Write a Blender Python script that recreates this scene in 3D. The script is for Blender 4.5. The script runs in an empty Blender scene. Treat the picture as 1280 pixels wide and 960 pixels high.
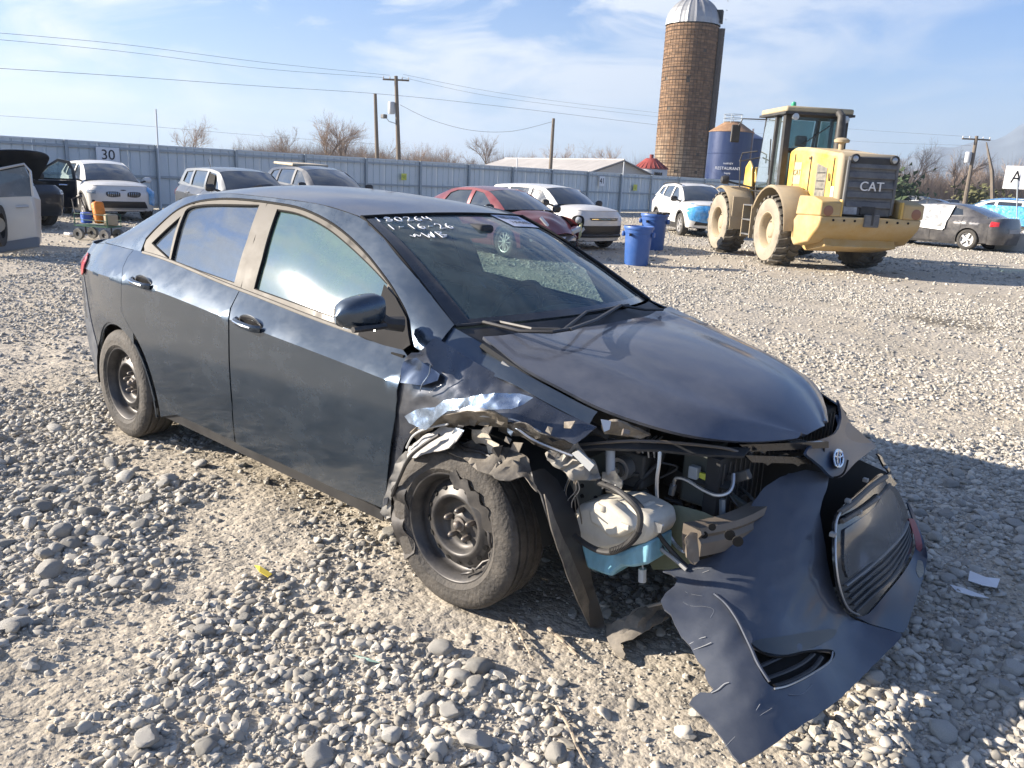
import bpy, bmesh, math, random
import numpy as np
from mathutils import Vector, Matrix, noise
from mathutils.geometry import delaunay_2d_cdt
R = math.radians
random.seed(7); rng = np.random.default_rng(7)
SC = bpy.context.scene; COL = SC.collection
# ------------------------------------------------------------------ camera, world, sun, exposure
FPX, YAW, PITCH, ROLL = 1024.2277, 2.28129, 0.24799, 0.04942
CAM = np.array([1.98977, -2.85504, 1.59039])
cf = np.array([math.cos(YAW)*math.cos(PITCH), math.sin(YAW)*math.cos(PITCH), -math.sin(PITCH)])
_r = np.array([math.sin(YAW), -math.cos(YAW), 0.]); _u = np.cross(_r, cf)
cr = _r*math.cos(ROLL)+_u*math.sin(ROLL); cu = -_r*math.sin(ROLL)+_u*math.cos(ROLL)
cd = bpy.data.cameras.new('camera'); cam = bpy.data.objects.new('camera', cd); COL.objects.link(cam)
cam.matrix_world = Matrix(((cr[0], cu[0], -cf[0], CAM[0]), (cr[1], cu[1], -cf[1], CAM[1]), (cr[2], cu[2], -cf[2], CAM[2]), (0, 0, 0, 1)))
cd.sensor_width = 36; cd.lens = FPX/1280*36; cd.clip_start = .05; cd.clip_end = 12000
SC.camera = cam
SUN_AZ = (-.79, -.62); SUN_EL = 21.5
W = bpy.data.worlds.new('World'); SC.world = W; W.use_nodes = True
nt = W.node_tree; nt.nodes.clear()
def nd(t, ty, **k):
    n = t.nodes.new(ty)
    for a, b in k.items(): setattr(n, a, b)
    return n
out = nd(nt, 'ShaderNodeOutputWorld'); bg = nd(nt, 'ShaderNodeBackground'); bg.inputs[1].default_value = .066
sky = nd(nt, 'ShaderNodeTexSky', sky_type='NISHITA', sun_disc=False, sun_elevation=R(SUN_EL), sun_rotation=math.atan2(*SUN_AZ), air_density=1.0, dust_density=.35, ozone_density=2.2, altitude=200)
tc = nd(nt, 'ShaderNodeTexCoord')
mp = nd(nt, 'ShaderNodeMapping'); mp.inputs['Scale'].default_value = (1.0, 1.0, 3.2); mp.inputs['Rotation'].default_value = (R(14), R(-10), R(70)); mp.inputs['Location'].default_value = (.6, .2, .1)
nt.links.new(tc.outputs['Generated'], mp.inputs[0])
n1 = nd(nt, 'ShaderNodeTexNoise'); n1.inputs['Scale'].default_value = 5.0; n1.inputs['Detail'].default_value = 9; n1.inputs['Roughness'].default_value = .62; n1.inputs['Distortion'].default_value = .6
nt.links.new(mp.outputs[0], n1.inputs[0])
rp = nd(nt, 'ShaderNodeValToRGB'); rp.color_ramp.elements[0].position = .43; rp.color_ramp.elements[1].position = .62
rp.color_ramp.elements[1].color = (.95, .95, .95, 1)
nt.links.new(n1.outputs[0], rp.inputs[0])
mx = nd(nt, 'ShaderNodeMix', data_type='RGBA'); mx.inputs['B'].default_value = (5.4, 5.6, 5.9, 1)
dt = nd(nt, 'ShaderNodeVectorMath', operation='DOT_PRODUCT'); dt.inputs[1].default_value = (-.93, .33, .15); nt.links.new(tc.outputs['Generated'], dt.inputs[0])
dm = nd(nt, 'ShaderNodeMapRange', interpolation_type='SMOOTHSTEP'); dm.inputs[1].default_value = .45; dm.inputs[2].default_value = .92; dm.inputs[3].default_value = .22; nt.links.new(dt.outputs['Value'], dm.inputs[0])
mu = nd(nt, 'ShaderNodeMath', operation='MULTIPLY'); nt.links.new(rp.outputs[0], mu.inputs[0]); nt.links.new(dm.outputs[0], mu.inputs[1]); nt.links.new(mu.outputs[0], mx.inputs['Factor']); tn = nd(nt, 'ShaderNodeMix', data_type='RGBA', blend_type='MULTIPLY'); tn.inputs['Factor'].default_value = 1; tn.inputs['B'].default_value = (.46, .66, .98, 1); nt.links.new(sky.outputs[0], tn.inputs['A']); nt.links.new(tn.outputs['Result'], mx.inputs['A'])
sz = nd(nt, 'ShaderNodeSeparateXYZ'); nt.links.new(tc.outputs['Generated'], sz.inputs[0])
mh = nd(nt, 'ShaderNodeMapRange', interpolation_type='SMOOTHSTEP'); mh.inputs[1].default_value = -.02; mh.inputs[2].default_value = .26; mh.inputs[3].default_value = .60; mh.inputs[4].default_value = 0; nt.links.new(sz.outputs[2], mh.inputs[0])
m2 = nd(nt, 'ShaderNodeMix', data_type='RGBA'); m2.inputs['B'].default_value = (2.3, 2.9, 3.7, 1); nt.links.new(mh.outputs[0], m2.inputs['Factor']); nt.links.new(mx.outputs['Result'], m2.inputs['A'])
nt.links.new(m2.outputs['Result'], bg.inputs[0]); nt.links.new(bg.outputs[0], out.inputs[0])
sl = bpy.data.lights.new('sun', 'SUN'); sl.energy = 5.0; sl.angle = R(.5); sl.color = (1, .89, .75)
so = bpy.data.objects.new('sun', sl); COL.objects.link(so)
sd = Vector((SUN_AZ[0]*math.cos(R(SUN_EL)), SUN_AZ[1]*math.cos(R(SUN_EL)), math.sin(R(SUN_EL))))
so.rotation_euler = sd.to_track_quat('Z', 'Y').to_euler(); so.location = sd*30
SC.view_settings.view_transform = 'Standard'; SC.view_settings.look = 'None'; SC.view_settings.exposure = 1.52; SC.view_settings.gamma = 1
SC.render.resolution_x = 1024; SC.render.resolution_y = 768
SC.render.engine = 'CYCLES'
# ------------------------------------------------------------------ tracing helpers: a photo point on a real plane or surface
def ray(x, y): return cf+(x-640)/FPX*cr-(y-480)/FPX*cu
def on(x, y, ax, c):
    d = ray(x, y); return CAM+d*((c-CAM[ax])/d[ax])
def far(x, y, D):
    d = ray(x, y); return CAM+d*D/math.hypot(d[0], d[1])
def px(P):
    d = np.asarray(P, float)-CAM; z = d@cf; return 640+FPX*(d@cr)/z, 480-FPX*(d@cu)/z
# ------------------------------------------------------------------ materials
MATS = {}
def mat(name, col, rough=.6, metal=0, spec=.5, coat=0, var=0, vscale=8, bump=0, bscale=40, dust=0, dcol=(.36, .33, .29), dscale=3, alpha=1, trans=0, emit=None, rnd=0, detail=5, dlo=.35, dhi=.75, coord='Object', top=0, stretch=None):
    if name in MATS: return MATS[name]
    m = bpy.data.materials.new(name); m.use_nodes = True; t = m.node_tree; L = t.links.new
    b = t.nodes['Principled BSDF']; o = t.nodes['Material Output']
    b.inputs['Base Color'].default_value = (*col, 1); b.inputs['Roughness'].default_value = rough; b.inputs['Metallic'].default_value = metal
    b.inputs['Specular IOR Level'].default_value = spec; b.inputs['Coat Weight'].default_value = coat; b.inputs['Coat Roughness'].default_value = .10
    b.inputs['Alpha'].default_value = alpha; b.inputs['Transmission Weight'].default_value = trans
    tc = nd(t, 'ShaderNodeTexCoord'); src = tc.outputs[coord]
    if stretch:
        mpn = nd(t, 'ShaderNodeMapping'); mpn.inputs['Scale'].default_value = stretch; L(src, mpn.inputs[0]); src = mpn.outputs[0]
    c = None
    if var:
        n = nd(t, 'ShaderNodeTexNoise'); n.inputs['Scale'].default_value = vscale; n.inputs['Detail'].default_value = detail; n.inputs['Roughness'].default_value = .65; L(src, n.inputs[0])
        mr = nd(t, 'ShaderNodeMapRange'); mr.inputs[1].default_value = .3; mr.inputs[2].default_value = .7; mr.inputs[3].default_value = 1-var; mr.inputs[4].default_value = 1+var; L(n.outputs[0], mr.inputs[0])
        v = nd(t, 'ShaderNodeVectorMath', operation='SCALE'); v.inputs[0].default_value = col; L(mr.outputs[0], v.inputs['Scale']); c = v.outputs[0]
    if rnd:
        oi = nd(t, 'ShaderNodeObjectInfo'); mr = nd(t, 'ShaderNodeMapRange'); mr.inputs[3].default_value = 1-rnd; mr.inputs[4].default_value = 1+rnd; L(oi.outputs['Random'], mr.inputs[0])
        v = nd(t, 'ShaderNodeVectorMath', operation='SCALE')
        if c: L(c, v.inputs[0])
        else: v.inputs[0].default_value = col
        L(mr.outputs[0], v.inputs['Scale']); c = v.outputs[0]
    if dust or top:
        n = nd(t, 'ShaderNodeTexNoise'); n.inputs['Scale'].default_value = dscale; n.inputs['Detail'].default_value = 8; n.inputs['Roughness'].default_value = .7; L(src, n.inputs[0])
        mr = nd(t, 'ShaderNodeMapRange'); mr.inputs[1].default_value = dlo; mr.inputs[2].default_value = dhi; mr.inputs[4].default_value = dust; L(n.outputs[0], mr.inputs[0]); fac = mr.outputs[0]
        if top:
            g = nd(t, 'ShaderNodeNewGeometry'); s = nd(t, 'ShaderNodeSeparateXYZ'); L(g.outputs['Normal'], s.inputs[0])
            m2 = nd(t, 'ShaderNodeMapRange'); m2.inputs[1].default_value = .3; m2.inputs[2].default_value = 1; m2.inputs[4].default_value = top; L(s.outputs[2], m2.inputs[0])
            a = nd(t, 'ShaderNodeMath', operation='ADD', use_clamp=True); L(fac, a.inputs[0]); L(m2.outputs[0], a.inputs[1]); fac = a.outputs[0]
        mc = nd(t, 'ShaderNodeMix', data_type='RGBA'); mc.inputs['B'].default_value = (*dcol, 1); L(fac, mc.inputs['Factor'])
        if c: L(c, mc.inputs['A'])
        else: mc.inputs['A'].default_value = (*col, 1)
        c = mc.outputs['Result']
        for inp, base, to in (('Roughness', rough, .85), ('Metallic', metal, 0), ('Coat Weight', coat, coat*.3)):
            q = nd(t, 'ShaderNodeMapRange'); q.inputs[3].default_value = base; q.inputs[4].default_value = to; L(fac, q.inputs[0]); L(q.outputs[0], b.inputs[inp])
    if c: L(c, b.inputs['Base Color'])
    if bump:
        n = nd(t, 'ShaderNodeTexNoise'); n.inputs['Scale'].default_value = bscale; n.inputs['Detail'].default_value = 6; L(src, n.inputs[0])
        bn = nd(t, 'ShaderNodeBump'); bn.inputs['Strength'].default_value = min(bump, 1); bn.inputs['Distance'].default_value = .02 if bump <= 1 else .02*bump; L(n.outputs[0], bn.inputs['Height']); L(bn.outputs[0], b.inputs['Normal'])
    if emit: b.inputs['Emission Color'].default_value = (*emit, 1); b.inputs['Emission Strength'].default_value = 1
    MATS[name] = m; return m
def glass(name, tint=(.5, .58, .58), refl=1.0, dirt=.12, dcol=(.45, .5, .48), rough=.02, dscale=5):
    if name in MATS: return MATS[name]
    m = bpy.data.materials.new(name); m.use_nodes = True; t = m.node_tree; t.nodes.clear(); L = t.links.new
    o = nd(t, 'ShaderNodeOutputMaterial'); tr = nd(t, 'ShaderNodeBsdfTransparent'); tr.inputs[0].default_value = (*tint, 1)
    gl = nd(t, 'ShaderNodeBsdfGlossy'); gl.inputs['Roughness'].default_value = rough; fr = nd(t, 'ShaderNodeFresnel'); fr.inputs[0].default_value = 1.5
    mm = nd(t, 'ShaderNodeMath', operation='MULTIPLY', use_clamp=True); L(fr.outputs[0], mm.inputs[0]); mm.inputs[1].default_value = refl
    m1 = nd(t, 'ShaderNodeMixShader'); L(mm.outputs[0], m1.inputs[0]); L(tr.outputs[0], m1.inputs[1]); L(gl.outputs[0], m1.inputs[2])
    df = nd(t, 'ShaderNodeBsdfDiffuse'); df.inputs[0].default_value = (*dcol, 1)
    tc = nd(t, 'ShaderNodeTexCoord'); n = nd(t, 'ShaderNodeTexNoise'); n.inputs['Scale'].default_value = dscale; n.inputs['Detail'].default_value = 9; n.inputs['Roughness'].default_value = .75; L(tc.outputs['Object'], n.inputs[0])
    mr = nd(t, 'ShaderNodeMapRange'); mr.inputs[1].default_value = .3; mr.inputs[2].default_value = .75; mr.inputs[3].default_value = dirt*.4; mr.inputs[4].default_value = dirt*1.5; L(n.outputs[0], mr.inputs[0])
    m2 = nd(t, 'ShaderNodeMixShader'); L(mr.outputs[0], m2.inputs[0]); L(m1.outputs[0], m2.inputs[1]); L(df.outputs[0], m2.inputs[2]); L(m2.outputs[0], o.inputs[0])
    MATS[name] = m; return m
# ------------------------------------------------------------------ object helpers
def tag(o, label=None, cat=None, group=None, kind=None):
    for k, v in (('label', label), ('category', cat), ('group', group), ('kind', kind)):
        if v: o[k] = v
    return o
def empty(name, loc=(0, 0, 0), rz=0, s=1):
    o = bpy.data.objects.new(name, None); COL.objects.link(o); o.location = loc; o.rotation_euler.z = rz; o.scale = (s, s, s); o.empty_display_size = .2
    return o
def mesh(name, V, F, m, parent=None, smooth=True, sol=0, bev=0, auto=35):
    me = bpy.data.meshes.new(name); me.from_pydata([tuple(map(float, v)) for v in V], [], [tuple(map(int, f)) for f in F]); me.update()
    if smooth:
        me.polygons.foreach_set('use_smooth', [True]*len(me.polygons))
    for q in (m if isinstance(m, (list, tuple)) else [m]): me.materials.append(q)
    if smooth and auto:
        try: me.set_sharp_from_angle(angle=R(auto))
        except Exception: pass
    o = bpy.data.objects.new(name, me); COL.objects.link(o)
    if parent: o.parent = parent
    if sol:
        cnt = {}
        for e in me.polygons:
            for k_ in e.edge_keys: cnt[k_] = cnt.get(k_, 0)+1
        at = me.attributes.get('sharp_edge') or me.attributes.new('sharp_edge', 'BOOLEAN', 'EDGE')
        for e in me.edges:
            if cnt.get(e.key, 0) < 2: e.use_edge_sharp = True

        md = o.modifiers.new('thickness', 'SOLIDIFY'); md.thickness = sol; md.offset = -1; md.use_quality_normals = False
    if bev:
        md = o.modifiers.new('bevel', 'BEVEL'); md.width = bev; md.segments = 2; md.limit_method = 'ANGLE'
        md.harden_normals = False
    return o
def copyob(o, parent=None, loc=None, rz=None, s=None):
    c = o.copy(); COL.objects.link(c)
    for k in list(c.keys()):
        if parent is not None and k in ('label', 'category', 'group'): del c[k]
    if parent: c.parent = parent
    if loc is not None: c.location = loc
    if rz is not None: c.rotation_euler.z = rz
    if s is not None: c.scale = s if hasattr(s, '__len__') else (s, s, s)
    for ch in list(o.children): copyob(ch, c)
    return c
class MB:
    def __init__(s): s.V = []; s.F = []
    def add(s, V, F):
        n = len(s.V); s.V += [tuple(v) for v in V]; s.F += [tuple(i+n for i in f) for f in F]; return s
    def box(s, c, d, M=None):
        x, y, z = (q/2 for q in d); P = [Vector((i*x, j*y, k*z)) for i in (-1, 1) for j in (-1, 1) for k in (-1, 1)]
        if M is not None: P = [M @ p for p in P]
        return s.add([Vector(c)+p for p in P], [(0, 1, 3, 2), (4, 6, 7, 5), (0, 4, 5, 1), (2, 3, 7, 6), (0, 2, 6, 4), (1, 5, 7, 3)])
    def tube(s, P, r, n=6, cap=True, sc=None):
        P = [Vector(p) for p in P]; r = r if hasattr(r, '__len__') else [r]*len(P); V = []; F = []
        up = Vector((0, 0, 1)); pre = None
        for i, p in enumerate(P):
            d = (P[min(i+1, len(P)-1)]-P[max(i-1, 0)]).normalized()
            if pre is None:
                a = d.orthogonal().normalized() if abs(d.z) > .95 else d.cross(up).normalized()
            else: a = (pre-d*pre.dot(d)).normalized()
            pre = a; b = d.cross(a)
            for k in range(n):
                t = 2*math.pi*k/n; V.append(p+a*(math.cos(t)*r[i])+b*(math.sin(t)*r[i]*(sc or 1)))
        for i in range(len(P)-1):
            for k in range(n): F.append((i*n+k, i*n+(k+1) % n, (i+1)*n+(k+1) % n, (i+1)*n+k))
        if cap: F += [tuple(range(n))[::-1], tuple((len(P)-1)*n+k for k in range(n))]
        return s.add(V, F)
    def lathe(s, prof, n=32, c=(0, 0, 0), axis='y', close=False):
        # prof: (radius, along)
        V = []; F = []; m = len(prof)
        for k in range(n):
            t = 2*math.pi*k/n
            for r_, a in prof:
                q = {'y': (r_*math.cos(t), a, r_*math.sin(t)), 'z': (r_*math.cos(t), r_*math.sin(t), a), 'x': (a, r_*math.cos(t), r_*math.sin(t))}[axis]
                V.append((q[0]+c[0], q[1]+c[1], q[2]+c[2]))
        for k in range(n):
            for i in range(m-1 if not close else m):
                F.append((k*m+i, k*m+(i+1) % m, ((k+1) % n)*m+(i+1) % m, ((k+1) % n)*m+i))
        return s.add(V, F)
    def prism(s, poly, vec):
        n = len(poly); V = [Vector(p) for p in poly]; V += [v+Vector(vec) for v in V]
        return s.add(V, [tuple(range(n)), tuple(range(2*n-1, n-1, -1))]+[(i, n+i, n+(i+1) % n, (i+1) % n) for i in range(n)])
    def grid(s, G, wrap=False):
        a = len(G); b = len(G[0])
        return s.add([p for row in G for p in row], [(i*b+j, i*b+(j+1) % b, (i+1)*b+(j+1) % b, (i+1)*b+j) for i in range(a-1) for j in range(b if wrap else b-1)])
    def build(s, name, m, parent=None, smooth=False, **k): return mesh(name, s.V, s.F, m, parent, smooth, **k)
def herm(x, xs, ys):
    "smooth monotone-ish interpolation"
    xs = np.asarray(xs, float); ys = np.asarray(ys, float)
    if xs[0] > xs[-1]: xs = xs[::-1]; ys = ys[::-1]
    x = np.clip(x, xs[0], xs[-1]); d = np.diff(ys)/np.diff(xs); m = np.empty(len(xs)); m[0] = d[0]; m[-1] = d[-1]
    for i in range(1, len(xs)-1): m[i] = 0 if d[i-1]*d[i] <= 0 else 2*d[i-1]*d[i]/(d[i-1]+d[i])
    i = np.clip(np.searchsorted(xs, x)-1, 0, len(xs)-2); h = xs[i+1]-xs[i]; t = (x-xs[i])/h
    return (2*t**3-3*t*t+1)*ys[i]+(t**3-2*t*t+t)*h*m[i]+(-2*t**3+3*t*t)*ys[i+1]+(t**3-t*t)*h*m[i+1]
def sp(P, n=8):
    "open Catmull-Rom through points"
    P = [np.asarray(p, float) for p in P]; o = []
    for i in range(len(P)-1):
        a = P[max(i-1, 0)]; b = P[i]; c = P[i+1]; d = P[min(i+2, len(P)-1)]
        for k in range(n):
            t = k/n; o.append(.5*((2*b)+(-a+c)*t+(2*a-5*b+4*c-d)*t*t+(-a+3*b-3*c+d)*t**3))
    o.append(P[-1]); return o
def pip(p, poly):
    x, y = p[:, 0], p[:, 1]; r = np.zeros(len(p), bool); n = len(poly)
    for i in range(n):
        x1, y1 = poly[i]; x2, y2 = poly[(i+1) % n]
        if y1 == y2: continue
        c = ((y1 > y) != (y2 > y)) & (x < (x2-x1)*(y-y1)/(y2-y1)+x1); r ^= c
    return r
def dens(poly, step):
    o = []
    for i in range(len(poly)):
        a = np.asarray(poly[i], float); b = np.asarray(poly[(i+1) % len(poly)], float); L = np.hypot(*(b-a)); k = max(1, int(math.ceil(L/step)))
        if L < 1e-6: continue
        for j in range(k): o.append(a+(b-a)*j/k)
    return o
def tri(outline, step, holes=(), lines=()):
    loops = [dens(outline, step)]+[dens(h, step) for h in holes]
    V = []; E = []
    for l in loops:
        n = len(V); V += l; E += [(n+i, n+(i+1) % len(l)) for i in range(len(l))]
    for l in lines:
        q = [np.asarray(p, float) for p in l]; kk = pip(np.array(q), np.array(loops[0])); pv = None
        for p, k_ in zip(q, kk):
            if k_ and np.min(np.hypot(*(np.array(V)-p).T)) > step*.6:
                V.append(p); (E.append((pv, len(V)-1)) if pv is not None else None); pv = len(V)-1
            else: pv = None
    B = np.array(V); o = np.array(loops[0]); lo = o.min(0); hi = o.max(0)
    gx, gy = np.meshgrid(np.arange(lo[0]+step/2, hi[0], step), np.arange(lo[1]+step/2, hi[1], step)); g = np.c_[gx.ravel(), gy.ravel()]
    if len(g):
        k = pip(g, o)
        for h in loops[1:]: k &= ~pip(g, np.array(h))
        g = g[k]
        if len(g):
            dd = np.min(np.hypot(g[:, None, 0]-B[None, :, 0], g[:, None, 1]-B[None, :, 1]), 1); g = g[dd > step*.45]
        V = V+list(g)
    vo, eo, fo, *_ = delaunay_2d_cdt([Vector((float(v[0]), float(v[1]))) for v in V], E, [], 0, 1e-6)
    P = np.array([tuple(v) for v in vo]); F = np.array([f for f in fo if len(f) == 3])
    c = P[F].mean(1); k = pip(c, o)
    for h in loops[1:]: k &= ~pip(c, np.array(h))
    F = F[k]
    a = P[F]; cr_ = (a[:, 1, 0]-a[:, 0, 0])*(a[:, 2, 1]-a[:, 0, 1])-(a[:, 1, 1]-a[:, 0, 1])*(a[:, 2, 0]-a[:, 0, 0])
    F[cr_ < 0] = F[cr_ < 0][:, ::-1]
    return P, F[np.abs(cr_) > 1e-12]
def skin(name, outline, fn, m, parent=None, step=.04, holes=(), sol=.006, flip=False, lines=(), **k):
    "a panel: 2-D outline mapped on a 3-D surface"
    P, F = tri(outline, step, holes, lines); V = fn(P[:, 0], P[:, 1])
    if flip: F = F[:, ::-1]
    return mesh(name, V, F, m, parent, True, sol=sol, **k)
def tps(ctrl, val):
    c = np.array(ctrl, float)/100; v = np.array(val, float); n = len(c)
    def U(r2): return np.where(r2 > 0, r2*np.log(r2+1e-12), 0)
    K = U(((c[:, None]-c[None])**2).sum(-1))+np.eye(n)*.02; P = np.c_[np.ones(n), c]
    A = np.block([[K, P], [P.T, np.zeros((3, 3))]]); w = np.linalg.solve(A, np.r_[v, 0, 0, 0])
    def f(x, y):
        q = np.c_[x, y]/100; return U(((q[:, None]-c[None])**2).sum(-1))@w[:n]+w[n]+q@w[n+1:]
    return f
def sheet(name, outline, ctrl, m, parent=None, step=8, sol=.004, wr=0, wf=12, holes=(), off=0, **k):
    "a bent or torn sheet: traced outline, real 3-D positions from control points (px, py, axis, value)"
    dep = tps([c[:2] for c in ctrl], [(on(c[0], c[1], c[2], c[3])-CAM)@cf for c in ctrl])
    P, F = tri(outline, step, holes); d = dep(P[:, 0], P[:, 1])+off
    V = CAM+d[:, None]*(cf+((P[:, 0]-640)/FPX)[:, None]*cr-((P[:, 1]-480)/FPX)[:, None]*cu)
    if wr:
        def crk(v):
            q = noise.noise_vector(Vector(v*wf)); r2 = noise.noise(Vector(v*wf*2.3)); return np.array((q.x, q.y, q.z))*wr*.7+(-cf)*wr*(.55-1.9*abs(r2))*.9
        V = np.array([v+crk(v) for v in V])
    return mesh(name, V, F[:, ::-1] if False else F[:, ::-1], m, parent, True, sol=sol, **k)
def onsheet(ctrl):
    dep = tps([c[:2] for c in ctrl], [(on(c[0], c[1], c[2], c[3])-CAM)@cf for c in ctrl])
    return lambda x, y, o=0: CAM+(dep(np.array([x]), np.array([y]))[0]+o)*ray(x, y)
def tag_text(s, size, m, name, parent, origin, ex, ey, depth=.004):
    "flat lettering placed on a surface: origin = left baseline, ex/ey = reading and up directions"
    c = bpy.data.curves.new(name, 'FONT'); c.body = s; c.size = size; c.extrude = depth; c.align_x = 'CENTER'; c.align_y = 'CENTER'
    o = bpy.data.objects.new(name, c); COL.objects.link(o); dg = bpy.context.evaluated_depsgraph_get()
    me = bpy.data.meshes.new_from_object(o.evaluated_get(dg)); bpy.data.objects.remove(o); me.name = name
    ob = bpy.data.objects.new(name, me); COL.objects.link(ob); me.materials.clear(); me.materials.append(m)
    ex = Vector(ex).normalized(); ey = Vector(ey).normalized(); ez = ex.cross(ey)
    ob.matrix_local = Matrix((( ex.x, ey.x, ez.x, origin[0]), (ex.y, ey.y, ez.y, origin[1]), (ex.z, ey.z, ez.z, origin[2]), (0, 0, 0, 1)))
    if parent: ob.parent = parent
    return ob
# ------------------------------------------------------------------ car surfaces shared by every vehicle
class Shape:
    def __init__(s, **k): s.__dict__.update(k)
    def zb(s, x): return herm(x, *zip(*s.belt))
    def zc(s, x): return herm(x, *zip(*s.crease))
    def yb(s, x): return herm(x, *zip(*s.ybelt))
    def pl(s, x): return herm(x, *zip(*s.plan))
    def yr(s, x): return herm(x, [p[0] for p in s.rail], [p[1] for p in s.rail])
    def zr(s, x): return herm(x, [p[0] for p in s.rail], [p[2] for p in s.rail])
    def low(s, x, z):
        x = np.asarray(x, float); z = np.asarray(z, float); zc = s.zc(x); zb = s.zb(x); yb = s.yb(x); w = s.W*s.pl(x)
        t = np.clip((z-zc)/np.maximum(zb-zc, .02), 0, 1.3); u = np.clip((zc-z)/(zc-s.zl), 0, 1.2)
        return np.where(z > zc, w-(w-yb)*t**1.08, w-.012*u-.05*u**3)
    def up(s, x, z):
        x = np.asarray(x, float); z = np.asarray(z, float); zb = s.zb(x); t = np.clip((z-zb)/np.maximum(s.zr(x)-zb, .03), 0, 1)
        return s.yb(x)+(s.yr(x)-s.yb(x))*t+.018*np.sin(t*math.pi)
    def L(s, off=0, sg=-1): return lambda x, z: np.c_[x, sg*(s.low(x, z)+off), z]
    def U(s, off=0, sg=-1): return lambda x, z: np.c_[x, sg*(s.up(x, z)+off), z]
    def tr(s, pts, up=False):
        o = []
        for a, b in pts:
            y = .85
            for _ in range(14):
                P = on(a, b, 1, -y); y = float(s.up(P[0], P[2]) if up else s.low(P[0], P[2]))
            o.append((P[0], P[2]))
        return o
def patch(Eg, Cn, ns=15, pw=2.0, nx=6, sg=(-1, 1)):
    "crowned surface between a mirrored edge curve Eg and a centre line Cn; returns grid"
    Eg = sp(Eg, nx); Cn = sp(Cn, nx)
    assert len(Eg) == len(Cn)
    G = []
    for e, c in zip(Eg, Cn):
        row = []
        for k in range(ns):
            q = sg[0]+(sg[1]-sg[0])*k/(ns-1); a = abs(q)**pw
            row.append((e[0]*a+c[0]*(1-a), q*e[1], e[2]*a+c[2]*(1-a)))
        G.append(row)
    return G
def gridmesh(name, G, m, parent, sol=.005, flip=False, **k):
    b = MB().grid(G)
    if flip: b.F = [f[::-1] for f in b.F]
    return mesh(name, b.V, b.F, m, parent, True, sol=sol, **k)
def arc(cx, cz, r, a0, a1, n=14): return [(cx+r*math.cos(R(a0+(a1-a0)*i/n)), cz+r*math.sin(R(a0+(a1-a0)*i/n))) for i in range(n+1)]
# ------------------------------------------------------------------ materials
paint = mat('slate_paint', (.042, .064, .094), .22, .74, .5, 1, dust=.22, dcol=(.115, .12, .13), dscale=5, top=.20, dlo=.42, dhi=.80, detail=12, stretch=(1, 1, 1.6))
paint_rub = mat('rubbed_paint', (.05, .065, .095), .4, .5, .5, .5, dust=.6, dcol=(.17, .18, .19), dscale=7, dlo=.35, dhi=.7, stretch=(1, 1, 2.5), bump=.25, bscale=14)
bare = mat('sky_tinted_metal', (.20, .27, .38), .2, .85, .5, .6, dust=.35, dcol=(.35, .35, .34), dscale=9, bump=.2, bscale=16)  # bare metal whose light blue base colour carries the reflected sky
blackp = mat('black_plastic', (.018, .018, .02), .5, dust=.35, dcol=(.12, .115, .105), dscale=6)
dustp = mat('dusty_plastic', (.03, .03, .03), .65, dust=1, dcol=(.26, .23, .19), dscale=5, dlo=.3, dhi=.65, bump=.3, bscale=20)
tanp = mat('torn_liner', (.20, .175, .14), .8, var=.5, vscale=12, bump=.5, bscale=30)
gloss = mat('gloss_black', (.01, .01, .012), .12, coat=.6, dust=.25, dcol=(.2, .19, .17), dscale=5)
gap = mat('seam_black', (.004, .004, .004), .9)
paint_c = mat('clean_slate_paint', (.022, .040, .075), .4, .1, .3, .15, dust=.05, dcol=(.2, .2, .22))
paint_t = mat('dusty_top_paint', (.050, .062, .092), .29, .68, .5, .8, dust=.42, dcol=(.19, .195, .215), dscale=4, top=.22, dlo=.3, dhi=.75, detail=10)
chrome = mat('chrome', (.75, .76, .78), .08, 1)
rubber = mat('tyre_rubber', (.026, .025, .025), .75, dust=.7, dcol=(.17, .15, .125), dscale=9, dlo=.3, dhi=.8, bump=.35, bscale=70)
steel = mat('wheel_steel', (.045, .045, .048), .42, .6, dust=.7, dcol=(.2, .18, .155), dscale=6, dlo=.35, dhi=.85)
nutm = mat('rusty_nut', (.20, .19, .18), .45, .7, dust=.6, dcol=(.16, .10, .06), dscale=40)
frame_m = mat('taupe_trim', (.12, .112, .10), .55, .05, .25, .05, dust=.5, dcol=(.17, .155, .13), dscale=8)
inner = mat('interior_dark', (.035, .037, .042), .8, var=.3)
cloth = mat('seat_cloth', (.07, .072, .078), .95, var=.25, vscale=60, bump=.2, bscale=200)
redlens = mat('red_lens', (.55, .015, .02), .15, coat=.6, dust=.15, dcol=(.5, .4, .4))
whitep = mat('white_sheet', (.75, .75, .72), .6)
wglass = glass('windshield_glass', (.66, .80, .77), 1.25, .22, (.22, .31, .33))
dglass = glass('tinted_glass', (.03, .038, .045), .6, .38, (.10, .12, .14), dscale=2)
fglass = glass('pale_reflection_glass', (.22, .32, .29), .5, .46, (.15, .235, .20), .05, dscale=2.0)  # pale diffuse mix imitates sky reflection and an airbag behind the pane
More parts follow.
